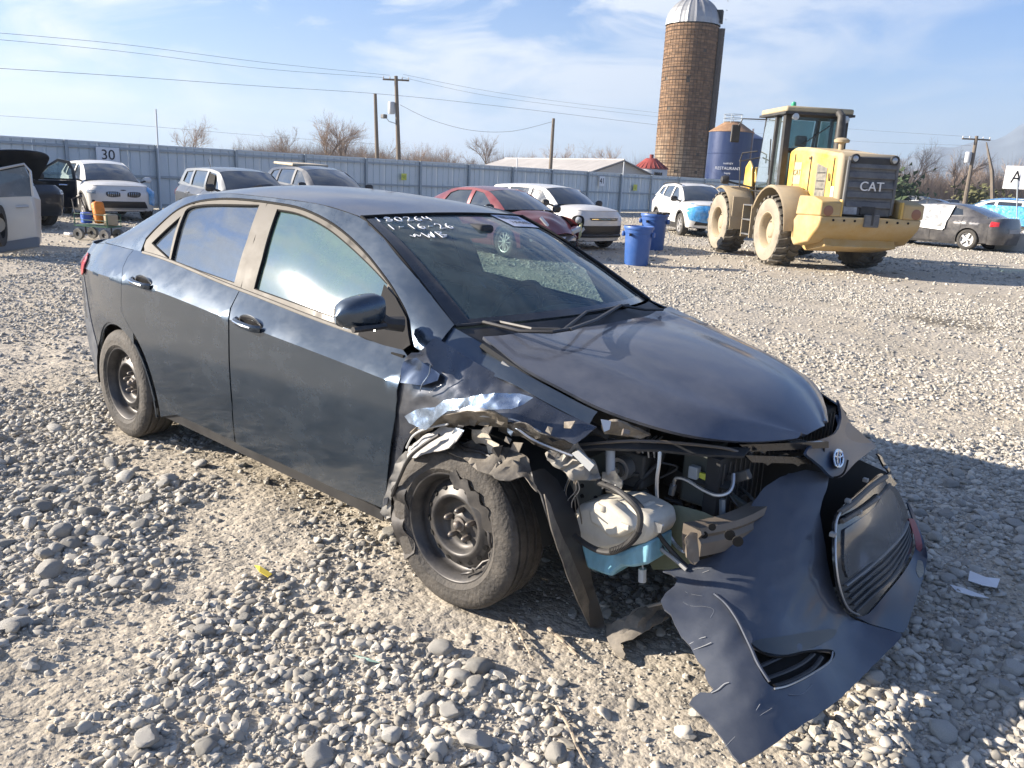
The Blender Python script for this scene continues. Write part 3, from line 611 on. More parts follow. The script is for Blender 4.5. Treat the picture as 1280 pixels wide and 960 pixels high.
for o_, c_, m_, n_, w_ in (
    ([(512, 540), (530, 528), (556, 517), (590, 515), (620, 514), (636, 522), (634, 533), (600, 531), (575, 534), (556, 541), (545, 533), (535, 541), (520, 552)], [(512, 540, 1, -.88), (560, 525, 1, -.90), (630, 525, 1, -.88), (600, 530, 1, -.86)], tanp, 'torn_liner_strip', .02),
    ([(509, 558), (530, 545), (552, 534), (572, 534), (580, 541), (572, 552), (560, 560), (536, 566), (519, 572), (508, 572)], [(509, 560, 1, -.87), (570, 537, 1, -.90), (540, 562, 1, -.91)], mat('white_torn_plastic', (.34, .34, .34), .6, var=.3, vscale=20, dust=.5, dcol=(.3, .26, .2)), 'torn_inner_panel', .018),
    ([(590, 538), (604, 537), (614, 550), (624, 556), (622, 566), (611, 566), (608, 556), (594, 554), (588, 548)], [(590, 540, 1, -.84), (622, 560, 1, -.86), (605, 566, 1, -.85)], mat('torn_foam', (.42, .38, .31), .9, var=.4, vscale=30), 'torn_foam', .012),
    ([(563, 556), (590, 552), (610, 560), (640, 560), (660, 575), (668, 590), (672, 612), (664, 606), (655, 596), (638, 600), (627, 599), (612, 590), (592, 585), (585, 579), (573, 570), (562, 566)], [(563, 560, 1, -.86), (620, 575, 1, -.88), (640, 598, 1, -.90), (670, 600, 1, -.85), (590, 556, 1, -.82)], dustp, 'crushed_wheel_liner', .022),
    ([(478, 633), (486, 604), (494, 580), (506, 564), (514, 566), (504, 584), (494, 606), (489, 628), (489, 646), (483, 650), (474, 640)], [(478, 633, 1, -.86), (508, 566, 1, -.88), (488, 640, 1, -.85)], mat('scuffed_edge', (.16, .16, .16), .55, dust=.9, dcol=(.38, .36, .32), dscale=16), 'torn_fender_tail', .012),
    ([(620, 528), (650, 530), (690, 543), (716, 556), (700, 566), (686, 562), (668, 556), (650, 546), (634, 544), (622, 540)], [(620, 530, 1, -.84), (680, 550, 1, -.83), (710, 558, 1, -.78), (640, 545, 1, -.80)], mat('undercoat', (.05, .048, .045), .7, dust=.8, dcol=(.16, .14, .12), dscale=12, bump=.6, bscale=40), 'fender_underlayer', .02)):
    sheet(n_, o_, c_, m_, car, 6, .004, wr=w_, wf=16)
tb('torn_trim_strip', [(549, 544, -.93), (530, 556, -.93), (512, 572, -.92), (500, 596, -.90), (490, 620, -.89)], .007, blackp)
# wheel housing shell and liner behind the tyre
b = MB(); b.grid([[(px_, -y, pz) for y in (.80, .62, .42)] for px_, pz in arc(.0, .30, .40, 8, 185, 18)]); b.prism([(px_, -.40, pz) for px_, pz in arc(0, .30, .40, 0, 190, 12)], (0, .01, 0)); b.build('inner_wheel_housing', dark_in, car, True)
sheet('hanging_liner_flap', [(664, 590), (680, 585), (697, 598), (712, 624), (722, 652), (731, 690), (741, 730), (752, 762), (758, 785), (737, 782), (722, 750), (708, 716), (701, 690), (694, 672), (683, 640), (677, 618), (668, 604)],
      [(664, 590, 1, -.86), (697, 598, 1, -.72), (700, 650, 1, -.80), (683, 640, 1, -.88), (731, 690, 1, -.68), (705, 700, 1, -.76), (757, 785, 2, .015), (737, 782, 2, .02)], mat('liner_black', (.02, .021, .024), .5, dust=.25, dcol=(.1, .1, .1)), car, 8, .005, wr=.012, wf=8)
sheet('liner_flap_edge', [(681, 618), (688, 630), (696, 655), (706, 678), (716, 700), (728, 728), (738, 756), (742, 780), (737, 782), (722, 750), (708, 716), (699, 690), (690, 662)], [(681, 620, 1, -.885), (706, 690, 1, -.80), (700, 680, 1, -.83), (737, 782, 2, .02)], dustp, car, 7, .004, off=-.012, wr=.006)
sheet('torn_splash_panel', [(756, 782), (770, 776), (783, 770), (796, 762), (815, 757), (836, 753), (842, 764), (836, 772), (822, 781), (806, 788), (790, 796), (778, 800), (784, 815), (781, 824), (770, 810), (762, 798)], [(756, 782, 2, .02), (836, 755, 2, .12), (806, 788, 2, .05), (781, 824, 2, .01), (783, 770, 2, .09)], dustp, car, 7, .005, wr=.02, wf=10)
tb('splash_panel_rim', [(757, 783, -.50), (784, 772, -.44), (796, 762, -.46), (836, 752, -.50)], .006, mat('pale_edge', (.30, .28, .25), .6))
# ---- engine bay background
def quad(name, pts, m, sol=.01, par=car): return mesh(name, [P3(*p) for p in pts], [tuple(range(len(pts)))], m, par, False, sol=sol)
MB().box((-.30, 0, .60), (.04, 1.36, .66)).build('firewall', dark_in, car)
MB().box((.25, .25, .30), (.9, .8, .03)).build('bay_tray', dark_in, car)
MB().box((.22, -.40, .52), (.62, .03, .5)).build('inner_apron', steelg, car)
b = MB(); b.box((.80, .12, .45), (.05, 1.05, .50)); b.build('radiator', dark_in, car)
b = MB()
for k in range(26): b.box((.829, -.38+k*.04, .45), (.004, .006, .46))
b.build('radiator_fins', steelg, car)
MB().box((.35, .1, .52), (.55, .55, .40)).build('engine_block', dark_in, car, bev=.04)
tb('upper_rail', [(604, 432, -.70), (660, 470, -.69), (700, 500, -.68), (735, 530, -.66), (760, 545, -.62)], .022, dark_in, sc=.6)
tb('fender_rail_bolts', [(628, 453, -.715), (660, 478, -.71), (700, 503, -.70)], .008, mat('rail_grey', (.2, .2, .2), .5))
sheet('radiator_support', [(714, 548), (745, 544), (790, 553), (850, 556), (905, 558), (938, 560), (930, 570), (880, 568), (820, 562), (780, 561), (745, 560), (720, 562)], [(714, 548, 1, -.66), (790, 553, 1, -.58), (850, 556, 1, -.46), (938, 560, 1, -.30), (740, 560, 1, -.66)], mat('support_black', (.03, .035, .042), .45, dust=.5, dcol=(.13, .12, .11)), car, 8, .012)
tb('support_lip', [(722, 556, -.67), (790, 551, -.60), (850, 554, -.50), (905, 560, -.38), (925, 566, -.33)], .006, mat('worn_rail', (.17, .15, .13), .45, .4))
# hood latch hardware
sheet('hood_hinge_bracket', [(752, 531), (760, 527), (775, 528), (786, 533), (800, 539), (812, 546), (800, 548), (784, 546), (768, 543), (755, 543)], [(752, 531, 1, -.68), (812, 546, 1, -.58), (775, 528, 1, -.66)], tanp, car, 5, .01, wr=.01, wf=25)
MB().tube([P3(778, 540, -.68), P3(786, 542, -.665)], .012, 10).build('bracket_bolt', nutm, car, True)
sheet('latch_tab', [(751, 524), (764, 526), (762, 537), (755, 540)], [(751, 524, 1, -.71), (764, 526, 1, -.69), (757, 540, 1, -.71)], alu, car, 5, .006)
# brake hydraulic unit
u = MB(); c0 = Vector(P3(795, 583, -.42)); u.box(c0, (.12, .09, .13)).build('hydraulic_unit', steelg, car, bev=.008); un = bpy.data.objects['hydraulic_unit']
for (a, b_), r_, d_ in (((783, 583), .042, .05), ((783, 583), .028, .062), ((783, 583), .012, .07)):
    q = Vector(P3(a, b_, -.46)); MB().tube([q, q+Vector((.0, -d_, 0))], r_, 20).build('pump_disc', alu if r_ != .028 else steelg, un, True)
for k in range(5): tb('brake_line', [(790+k*7, 572, -.44), (790+k*7, 555, -.44), (800+k*7, 545, -.40)], .004, alu, un, 5)
tb('filler_neck', [(763, 549, -.60), (763, 570, -.60), (763, 592, -.60)], .0165, mat('filler_white', (.42, .46, .50), .5), n=14)
sheet('filler_bracket', [(752, 590), (768, 588), (778, 602), (776, 612), (760, 606), (752, 612)], [(752, 590, 1, -.62), (778, 602, 1, -.60), (760, 606, 1, -.61)], alu, car, 5, .004, wr=.008, wf=30)
tb('coolant_hose', [(830, 556, -.40), (826, 575, -.42), (812, 590, -.44), (800, 602, -.46), (792, 615, -.46)], .010, blackp)
tb('aluminium_pipe', [(802, 553, -.50), (822, 558, -.52), (824, 575, -.53), (821, 600, -.54), (822, 628, -.54), (828, 650, -.54), (840, 675, -.55), (852, 688, -.56), (862, 690, -.55)], .0068, alu)
tb('refrigerant_line', [(842, 607, -.42), (845, 598, -.42), (858, 600, -.42), (880, 613, -.42), (896, 619, -.42), (910, 616, -.40), (916, 606, -.38), (917, 592, -.36)], .0065, alu)
q = [P3(839, 618, -.42), P3(842, 606, -.42)]; MB().tube(q, .012, 10).build('line_fitting', alu, car, True)
tb('condenser_pipe', [(903, 624, -.40), (903, 660, -.40)], .011, mat('pipe_grey', (.16, .19, .22), .4, .3))
b = MB(); b.box(P3(880, 588, -.30), (.10, .14, .22)); b.build('battery_tray_side', mat('grey_green', (.07, .085, .08), .6, dust=.5, dcol=(.14, .13, .11)), car, bev=.01)
MB().box(P3(878, 597, -.39), (.09, .012, .035)).build('yellow_label', yel, car); MB().box(P3(892, 600, -.395), (.02, .012, .03)).build('white_label', white_pl, car)
MB().box(P3(868, 590, -.40), (.035, .03, .045)).build('connector', mat('connector_grey', (.3, .33, .35), .5), car, bev=.004)
sheet('ac_bracket', [(860, 592), (890, 596), (918, 604), (912, 612), (886, 606), (862, 602)], [(860, 592, 1, -.40), (918, 604, 1, -.36), (890, 606, 1, -.40)], dark_in, car, 6, .01)
# frame rail in green primer
sheet('frame_rail', [(812, 630), (850, 632), (880, 640), (892, 646), (878, 662), (866, 690), (862, 706), (838, 712), (816, 712), (806, 690), (808, 655)], [(812, 630, 1, -.50), (892, 646, 1, -.44), (862, 706, 1, -.52), (808, 690, 1, -.52), (850, 650, 1, -.50)], green, car, 8, .02)
sheet('strut_apron', [(688, 602), (700, 598), (720, 588), (745, 596), (752, 612), (748, 640), (722, 655), (705, 640), (692, 622)], [(688, 602, 1, -.60), (745, 596, 1, -.56), (722, 650, 1, -.58), (705, 640, 1, -.58)], mat('apron_grey', (.10, .105, .09), .6, dust=.6, dcol=(.2, .18, .15)), car, 8, .01)
for a, b_ in ((728, 607), (728, 620), (745, 622), (838, 690), (848, 700), (822, 672)):
    q = Vector(P3(a, b_, -.60 if a < 760 else -.525)); MB().tube([q, q+Vector((0, -.004, 0))], .008, 10).build('panel_hole', gap, car)
# crushed lamp bracket
sheet('lamp_bracket', [(682, 564), (695, 558), (712, 553), (722, 556), (734, 568), (746, 582), (750, 594), (735, 600), (718, 604), (708, 594), (696, 586), (684, 580)], [(682, 564, 1, -.78), (722, 556, 1, -.72), (750, 594, 1, -.70), (708, 594, 1, -.78), (715, 575, 1, -.76)], mat('bracket_dusty', (.28, .27, .25), .55, .2, dust=.8, dcol=(.24, .21, .17), dscale=20), car, 6, .008, wr=.025, wf=22)
mesh('lamp_connector', [P3(*p) for p in ((716, 566, -.80), (724, 562, -.79), (744, 580, -.77), (738, 588, -.78))], [(0, 1, 2, 3)], mat('bright_plastic', (.62, .62, .58), .4), car, False, sol=.02)
for k in range(6):
    x0 = 712+k*2; tb('loose_wire', [(x0, 596, -.74), (x0+random.uniform(-8, 6), 612, -.72), (x0+random.uniform(-4, 6)-4, 628, -.72), (x0+random.uniform(-8, 8)-2, 645+k*2, -.70)], .0022, tanp if k % 2 else alu, n=4)
# washer reservoir: upper white moulding, lower part filled with blue fluid
def vol(name, pts, y0, dy, m, bev=.012, par=car):
    P = [Vector(P3(a, b_, y0)) for a, b_ in pts]; return MB().prism(P, (.0, dy, 0)).build(name, m, par, True, bev=bev, auto=40)
res = vol('washer_reservoir', [(715, 640), (722, 632), (745, 627), (775, 629), (798, 640), (812, 648), (815, 668), (808, 680), (790, 684), (760, 690), (735, 690), (722, 676), (714, 660)], -.70, .17, white_pl, .022)
vol('fluid_tank', [(724, 676), (750, 689), (775, 691), (812, 676), (811, 706), (790, 710), (778, 709), (768, 716), (764, 722), (752, 718), (733, 711)], -.692, .15, blue_fl, .012, res)
vol('reservoir_step', [(733, 637), (742, 629), (760, 628), (784, 648), (794, 662), (776, 672), (760, 674), (748, 662), (736, 655)], -.745, .06, white_pl, .016, res)
vol('reservoir_ear', [(792, 632), (806, 629), (814, 640), (812, 662), (800, 650), (790, 642)], -.64, .06, white_pl, .008, res)
MB().lathe([(.022, 0), (.024, .006), (.022, .02), (.001, .022)], 16, P3(755, 637, -.73), 'z').build('filler_cap', white_pl, res, True)
MB().box(P3(781, 658, -.76), (.035, .012, .018)).build('moulded_tab', white_pl, res, bev=.003)
tb('reservoir_hose', [(748, 603, -.72), (770, 612, -.78), (788, 626, -.80), (799, 640, -.80), (800, 655, -.80), (795, 668, -.80), (782, 682, -.80), (765, 690, -.79), (748, 688, -.78), (732, 680, -.77), (719, 670, -.75)], .0105, blackp, n=10)
hc = sp([P3(*p) for p in [(798, 664, -.80), (790, 675, -.80), (778, 684, -.80), (764, 689, -.79)]], 8); b = MB()
for i, p in enumerate(hc[:-1]): b.tube([p, tuple(np.array(p)+(np.array(hc[i+1])-p)*.45)], .0125, 10)
b.build('hose_corrugation', blackp, car, True)
tb('wiring_loom', [(758, 612, -.70), (785, 620, -.68), (800, 632, -.66), (815, 655, -.66), (828, 675, -.62), (846, 696, -.60), (858, 708, -.60)], .008, blackp)
tb('lower_cable', [(805, 640, -.64), (822, 672, -.62), (830, 690, -.60)], .006, blackp); tb('small_hose', [(826, 686, -.62), (844, 700, -.62), (858, 712, -.62)], .007, mat('hose_grey', (.3, .3, .29), .5))
sheet('clip', [(816, 652), (828, 656), (826, 666), (817, 664)], [(816, 652, 1, -.68), (828, 656, 1, -.68), (820, 666, 1, -.68)], alu, car, 4, .006, wr=.004)
tb('sensor_lead', [(806, 695, -.62), (803, 704, -.62), (804, 712, -.62)], .003, alu); MB().tube([P3(803, 711, -.62), P3(803, 727, -.62)], .014, 8).build('sensor_plug', mat('plug_grey', (.45, .48, .50), .5), car, True)
# crash beam
bm = MB(); B0 = [P3(868, 658, -.62), P3(900, 652, -.50), P3(935, 640, -.36), P3(985, 612, -.1)]
def prof(p, s_=1): return [(p[0]+a, p[1], p[2]+c*s_) for a, c in ((-.04, .0), (.02, .0), (.028, -.02), (.018, -.035), (.03, -.05), (.03, -.095), (-.03, -.10), (-.04, -.05))]
bm.grid([prof(p) for p in sp(B0, 4)], True); bm.add(prof(B0[0]), [tuple(range(8))]); cb = bm.build('crash_beam', beam_m, car, True, auto=30)
for a, b_ in ((880, 668), (912, 668), (922, 676), (890, 658)):
    q = Vector(P3(a, b_, -.60)); MB().tube([q, q+Vector((.004, -.006, 0))], .012 if a < 900 else .017, 12).build('beam_hole', gap, cb)
sheet('beam_end_plate', [(857, 672), (864, 664), (872, 668), (874, 700), (868, 706), (858, 698)], [(857, 672, 1, -.66), (874, 700, 1, -.64), (866, 664, 1, -.64)], beam_m, car, 5, .008, wr=.006)
# grille bars below the hood lip, nose panel and badge
for i, (z0, o_) in enumerate((((925, 556), (1036, 548)), ((932, 569), (1016, 568)))):
    sheet('grille_bar', [(z0[0], z0[1]), (o_[0], o_[1]+4), (o_[0], o_[1]+12), (z0[0]+8, z0[1]+9)], [(z0[0], z0[1], 1, -.33), (o_[0], o_[1]+4, 1, -.05), (o_[0], o_[1]+12, 1, -.05), (z0[0]+8, z0[1]+9, 1, -.30)], gloss, car, 8, .015)
nose_c = [(1014, 560, 0, 1.01), (1040, 540, 0, .99), (1050, 525, 0, .93), (1070, 540, 0, .90), (1085, 555, 0, .93), (1095, 565, 0, .96), (1030, 580, 0, 1.04), (1050, 598, 0, 1.075), (1060, 580, 0, 1.06)]
sheet('nose_panel', sp([(1048, 500), (1052, 522), (1044, 542), (1020, 552), (1008, 566), (1016, 574), (1028, 584), (1040, 596), (1052, 596), (1064, 584), (1072, 576), (1090, 562), (1094, 556), (1080, 545), (1066, 532), (1056, 516)], 3), nose_c+[(1048, 500, 0, .90)], paint_c, car, 7, .01)
ons = onsheet(nose_c)
eu = (Vector(ons(1044, 556))-Vector(ons(1044, 590))).normalized(); er = (Vector(ons(1056, 574))-Vector(ons(1033, 574))).normalized(); en = er.cross(eu); ec = Vector(ons(1044.5, 574.5))+en*.016
def ell(cx, cy, a, b_, r_, n=30, dz=0): return [ec+er*(cx+a*math.cos(t))+eu*(cy+b_*math.sin(t))+en*dz for t in np.linspace(0, 2*math.pi, n+1)]
b = MB(); b.add([ec-en*.008]+ell(0, 0, .047, .052, 0, 30, -.006)[:-1], [(0, i+1, (i+1) % 30+1) for i in range(30)]); bd = b.build('front_badge', gloss, car, True)
MB().tube(ell(0, 0, .045, .050, 0), .0042, 8, cap=False).build('badge_ring', chrome, bd, True)
MB().tube(ell(0, .024, .039, .018, 0), .0036, 6, cap=False).build('badge_ring', chrome, bd, True); MB().tube(ell(0, .002, .0145, .043, 0), .0036, 6, cap=False).build('badge_ring', chrome, bd, True)
tb('nose_badge_rim', [(1030, 560, -.0), (1029, 580, -.0), (1040, 596, -.01), (1054, 592, .01), (1060, 575, .03)], .004, gap)
sheet('grille_back', [(900, 562), (1010, 566), (1036, 590), (1075, 575), (1108, 590), (1112, 640), (1100, 700), (1070, 760), (1045, 740), (1020, 700), (960, 690), (905, 680)], [(900, 562, 0, .80), (1108, 590, 0, .95), (1070, 760, 0, 1.05), (905, 680, 0, .78), (1020, 620, 0, .90)], gap, car, 20, .01)
# drooping bumper skin
bc = [(828, 716, 2, .36), (870, 700, 2, .40), (905, 686, 1, -.50), (930, 650, 1, -.36), (960, 606, 1, -.22), (1010, 588, 1, -.05), (1036, 592, 1, .02), (1028, 640, 1, -.10), (1036, 690, 1, -.13), (1052, 745, 1, -.13), (1062, 770, 1, -.11), (1100, 785, 1, -.03), (1130, 790, 1, .02),
      (1158, 690, 1, .42), (1150, 650, 1, .52), (1138, 640, 1, .55), (925, 953, 2, .17), (860, 880, 2, .20), (875, 835, 2, .24), (845, 775, 2, .30), (1040, 880, 2, .14), (985, 830, 2, .24), (950, 760, 2, .33), (960, 690, 2, .43), (905, 790, 2, .31), (915, 850, 2, .25), (1150, 735, 1, .25)]
bo = [(828, 715), (842, 712), (870, 701), (905, 688), (918, 672), (928, 652), (940, 628), (954, 610), (975, 596), (1006, 587), (1037, 593), (1034, 608), (1026, 626), (1024, 642)]+sp([(1026, 650), (1032, 686), (1040, 728), (1050, 756), (1066, 772), (1090, 781), (1112, 787), (1128, 792)], 5)+[(1118, 806), (1090, 834), (1062, 862), (1030, 888), (998, 912), (962, 934), (938, 948), (924, 954), (914, 944), (900, 922), (884, 902), (866, 884), (860, 879), (864, 872), (874, 864), (886, 865), (891, 860), (884, 852), (880, 842), (882, 835), (872, 826), (862, 808), (850, 796), (842, 780), (838, 768), (830, 762), (826, 752), (832, 742), (843, 733), (846, 724), (838, 718)]
fogh = sp([(938, 806), (960, 818), (985, 819), (1010, 813), (1040, 815), (1036, 826), (1010, 844), (985, 856), (968, 860), (955, 848), (945, 828)], 4)
bump_m = mat('bumper_paint', (.050, .060, .085), .42, .35, .5, .5, dust=.62, dcol=(.105, .115, .13), dscale=3.5, dlo=.3, dhi=.72, detail=10, bump=.12, bscale=12)
bmp = sheet('torn_bumper', bo, bc, bump_m, car, 8, .007, wr=.008, wf=6, holes=[fogh])
of = onsheet(bc)
# creases: body line down the corner, scalloped fog recess
b = MB(); cr_l = [tuple(of(a, b_, -.004)) for a, b_ in sp([(893, 742), (908, 755), (922, 775), (932, 795), (940, 812), (948, 830), (962, 852)], 5)]
MB().tube(cr_l, .006, 6, sc=.6).build('bumper_crease', bump_m, car, True)
sheet('fog_recess', sp([(934, 802), (940, 806), (960, 818), (985, 819), (1010, 813), (1046, 812), (1036, 828), (1010, 846), (985, 858), (966, 862), (950, 848), (940, 826)], 3), bc, gap, car, 8, .003, off=.05)
sheet('fog_brow', sp([(939, 804), (950, 799), (980, 795), (1010, 790), (1040, 786), (1046, 790), (1036, 800), (1014, 810), (985, 818), (960, 816), (946, 810)], 3), bc, mat('scallop', (.05, .055, .055), .35, .2, dust=.5, dcol=(.13, .125, .115)), car, 8, .003, off=-.004)
tb_ = lambda name, pts, r, m, o=0, par=car, **kw: MB().tube([tuple(of(a, b_, o)) for a, b_ in sp(pts, 5)], r*(.55 if name == 'bumper_scratch' else 1), 6, **kw).build(name, m, par, True)
for pts in (((950, 833), (965, 826), (983, 818)), ((958, 848), (985, 838), (1004, 828), (1017, 817)), ((968, 857), (990, 850), (1015, 836), (1027, 821))): tb_('fog_slat', pts, .0075, blackp, .012, sc=.5)
tb_('fog_rim', [(939, 806), (960, 819), (985, 820), (1010, 814), (1041, 814), (1036, 827), (1010, 845), (985, 857), (968, 861)], .0035, gap, -.001); tb_('fog_lower_lip', [(968, 861), (985, 857), (1010, 845), (1036, 828), (1041, 815)], .003, alu, -.004)
for pts, w in (([(862, 805), (872, 799), (882, 796)], .003), ([(867, 812), (878, 808), (889, 803)], .0028), ([(889, 866), (897, 862), (905, 855), (911, 853)], .003), ([(878, 716), (886, 713)], .002), ([(928, 888), (940, 878), (952, 868)], .002), ([(940, 896), (950, 880)], .0015), ([(986, 868), (1003, 867), (1015, 856)], .002), ([(983, 693), (990, 697), (993, 690)], .0015), ([(905, 935), (935, 905), (965, 885)], .001), ([(848, 748), (862, 757), (880, 758), (892, 762), (888, 772)], .0012), ([(850, 736), (862, 742), (878, 745)], .0012), ([(846, 718), (866, 712), (880, 710)], .0014)): tb_('bumper_scratch', pts, w, mat('stress_mark', (.27, .28, .29), .7), -.001, sc=.3)
# centre insert: surround, number plate panel, lower slats, lip with red scuffed corner
ic = [(1043, 660, 0, 1.14), (1050, 640, 0, 1.13), (1108, 590, 0, 1.05), (1145, 660, 0, 1.12), (1148, 690, 0, 1.17), (1060, 768, 0, 1.24), (1100, 770, 0, 1.27), (1090, 660, 0, 1.18), (1128, 740, 0, 1.27), (1158, 690, 0, 1.22), (1130, 790, 0, 1.34), (1150, 735, 0, 1.28), (1138, 640, 0, 1.08), (1115, 612, 0, 1.06)]
oi_ = onsheet(ic)
outer = sp([(1043, 655), (1050, 636), (1066, 622), (1086, 606), (1103, 592), (1108, 604), (1122, 612), (1134, 640), (1141, 668), (1139, 690), (1127, 714), (1106, 740), (1084, 766), (1070, 769), (1058, 758), (1049, 735), (1044, 700)], 3)
sheet('grille_surround', outer, ic, gloss, car, 8, .010, off=.012)
sheet('plate_panel', sp([(1056, 662), (1074, 650), (1094, 634), (1108, 612), (1117, 616), (1127, 640), (1130, 662), (1122, 676), (1100, 698), (1078, 708), (1060, 722), (1055, 700)], 2), ic, mat('plate_panel_paint', (.065, .08, .10), .22, .6, coat=.8, dust=.3, dcol=(.16, .16, .15)), car, 8, .008, off=-.002)
tbi = lambda name, pts, r, m, o=0, **kw: MB().tube([tuple(oi_(a, b_, o)) for a, b_ in sp(pts, 5)], r, 6, **kw).build(name, m, car, True)
for k in range(5):
    t = k/4; tbi('lower_grille_slat', [(1057+t*12, 732+t*32), (1080+t*10, 714+t*30), (1108+t*8, 690+t*30), (1128+t*4, 668+t*24), (1135+t*3, 652+t*20)], .0075, blackp if k else mat('grey_slat', (.12, .12, .12), .4, dust=.5, dcol=(.25, .23, .2)), .0, sc=.5)
tbi('surround_edge', [(1051, 640), (1045, 656), (1045, 700), (1050, 735), (1060, 760), (1074, 769)], .0035, alu, -.004)
tbi('insert_top_bar', [(1050, 640), (1068, 628), (1090, 608), (1108, 596)], .010, mat('dusty_bar', (.10, .095, .085), .6), .0)
tbi('insert_top_bar', [(1052, 652), (1072, 640), (1098, 622), (1112, 606)], .009, dustp, .0); tbi('insert_slot', [(1056, 646), (1076, 634), (1096, 618)], .004, gap, -.006)
for a, b_ in ((1041, 668), (1060, 626), (1082, 600), (1096, 622), (1074, 640)): q = Vector(oi_(a, b_, .0)); MB().box(q, (.02, .02, .015)).build('mounting_clip', mat('clip_grey', (.3, .29, .27), .6), car, bev=.003)
sheet('broken_grille_shell', [(1096, 566), (1104, 580), (1110, 590), (1106, 600), (1112, 612), (1120, 606), (1112, 590), (1104, 572)], [(1096, 566, 0, .99), (1112, 612, 0, 1.05), (1120, 600, 0, 1.03)], gloss, car, 5, .008, wr=.012, wf=20)
lipo = sp([(1070, 771), (1086, 767), (1108, 742), (1130, 715), (1143, 690), (1145, 662), (1134, 628), (1142, 640), (1152, 668), (1159, 695), (1152, 728), (1140, 765), (1130, 790), (1110, 786), (1088, 780)], 3)
sheet('bumper_lip', lipo, ic, paint_c, car, 7, .006, off=.0)
sheet('red_scuff', sp([(1136, 648), (1143, 650), (1150, 668), (1153, 684), (1147, 690), (1143, 670)], 3), ic, mat('red_transfer', (.30, .05, .05), .5, dust=.7, dcol=(.25, .18, .17), dscale=18), car, 6, .002, off=-.006)
sheet('scuff_patch', sp([(1147, 700), (1153, 702), (1155, 716), (1149, 722), (1145, 712)], 3), ic, mat('tan_scuff', (.38, .34, .26), .7, dust=.8, dcol=(.08, .08, .08), dscale=40), car, 6, .002, off=-.006)
# far left lamp corner: blue cheek beside the nose
sheet('left_cheek', sp([(1046, 518), (1052, 522), (1066, 532), (1084, 548), (1094, 560), (1080, 566), (1066, 580), (1060, 560), (1052, 540)], 2), [(1046, 518, 0, .90), (1094, 560, 0, .93), (1066, 580, 0, .99), (1052, 540, 0, .95)], paint_c, car, 6, .008)
# writing and sticker on the windshield
Vw = {}
gl = np.array([[off(p, .004) for p in row] for row in G])
def wp(u, v):   # u across 0..1 (near to far), v 0 bottom .. 1 top
    a = u*40; b_ = v*(len(gl)-1); i, j = int(min(b_, len(gl)-2)), int(min(a, 39)); fb, fa = b_-i, a-j
    return tuple((gl[i][j]*(1-fa)+gl[i][j+1]*fa)*(1-fb)+(gl[i+1][j]*(1-fa)+gl[i+1][j+1]*fa)*fb)
ST = {'1': [[(.5, 1), (.5, 0)]], '8': [[(.5, .5), (.15, .75), (.5, 1), (.85, .75), (.5, .5), (.1, .22), (.5, 0), (.9, .22), (.5, .5)]], '0': [[(.5, 1), (.1, .6), (.2, .1), (.6, 0), (.9, .4), (.8, .85), (.5, 1)]],
      '2': [[(.1, .8), (.4, 1), (.8, .8), (.6, .4), (.1, 0), (.95, .05)]], '6': [[(.75, 1), (.3, .7), (.1, .3), (.4, 0), (.8, .2), (.6, .45), (.15, .3)]], '4': [[(.2, 1), (.15, .5), (.85, .45)], [(.8, .95), (.75, 0)]],
      '-': [[(.2, .5), (.8, .5)]], 'B': [[(.2, 1), (.2, 0)], [(.2, 1), (.8, .85), (.3, .55), (.9, .3), (.2, 0)]], 'W': [[(0, .9), (.25, .05), (.5, .6), (.75, .05), (1, .9)]], '~': [[(0, .6), (.3, .3), (.5, .7), (.8, .3), (1, .5)]]}
inv = mat('marker_paint', (.85, .86, .88), .8)
def write(s_, u0, v0, du, h):
    for i, ch in enumerate(s_):
        for st in ST.get(ch, []):
            MB().tube([wp(u0+(i+x*.75)*du, v0+y*h-.004*i) for x, y in sp(st, 4)], .0036, 5, sc=.5).build('marker_stroke', inv, car, True)
write('180264', .035, .900, .047, .062); write('1-16-26', .055, .800, .043, .055); write('~WB', .105, .695, .055, .06)
st = [[wp(u, v) for u in np.linspace(.735, .965, 6)] for v in (.79, .86, .92, .985)]
sg_ = gridmesh('auction_sticker', st, mat('sticker_white', (.66, .68, .76), .5), car, sol=0)
b = MB()
for k in range(34):
    u = .76+.17*k/34; vv = .95 if random.random() < .8 else .925; e = .0012+.002*random.random(); b.add([np.array(wp(u, .895))+[0, 0, .001], np.array(wp(u+e, .895))+[0, 0, .001], np.array(wp(u+e, vv))+[0, 0, .001], np.array(wp(u, vv))+[0, 0, .001]], [(0, 1, 2, 3)])
b.build('sticker_bars', gap, sg_)
e_x = Vector(wp(.96, .9))-Vector(wp(.82, .9)); e_y = Vector(wp(.88, .96))-Vector(wp(.88, .87))
tag_text('73945055', .045, gap, 'sticker_number', sg_, Vector(wp(.85, .84))+Vector((.002, 0, .003)), e_x, e_y-e_x*(e_y.dot(e_x)/e_x.dot(e_x)), .0003)

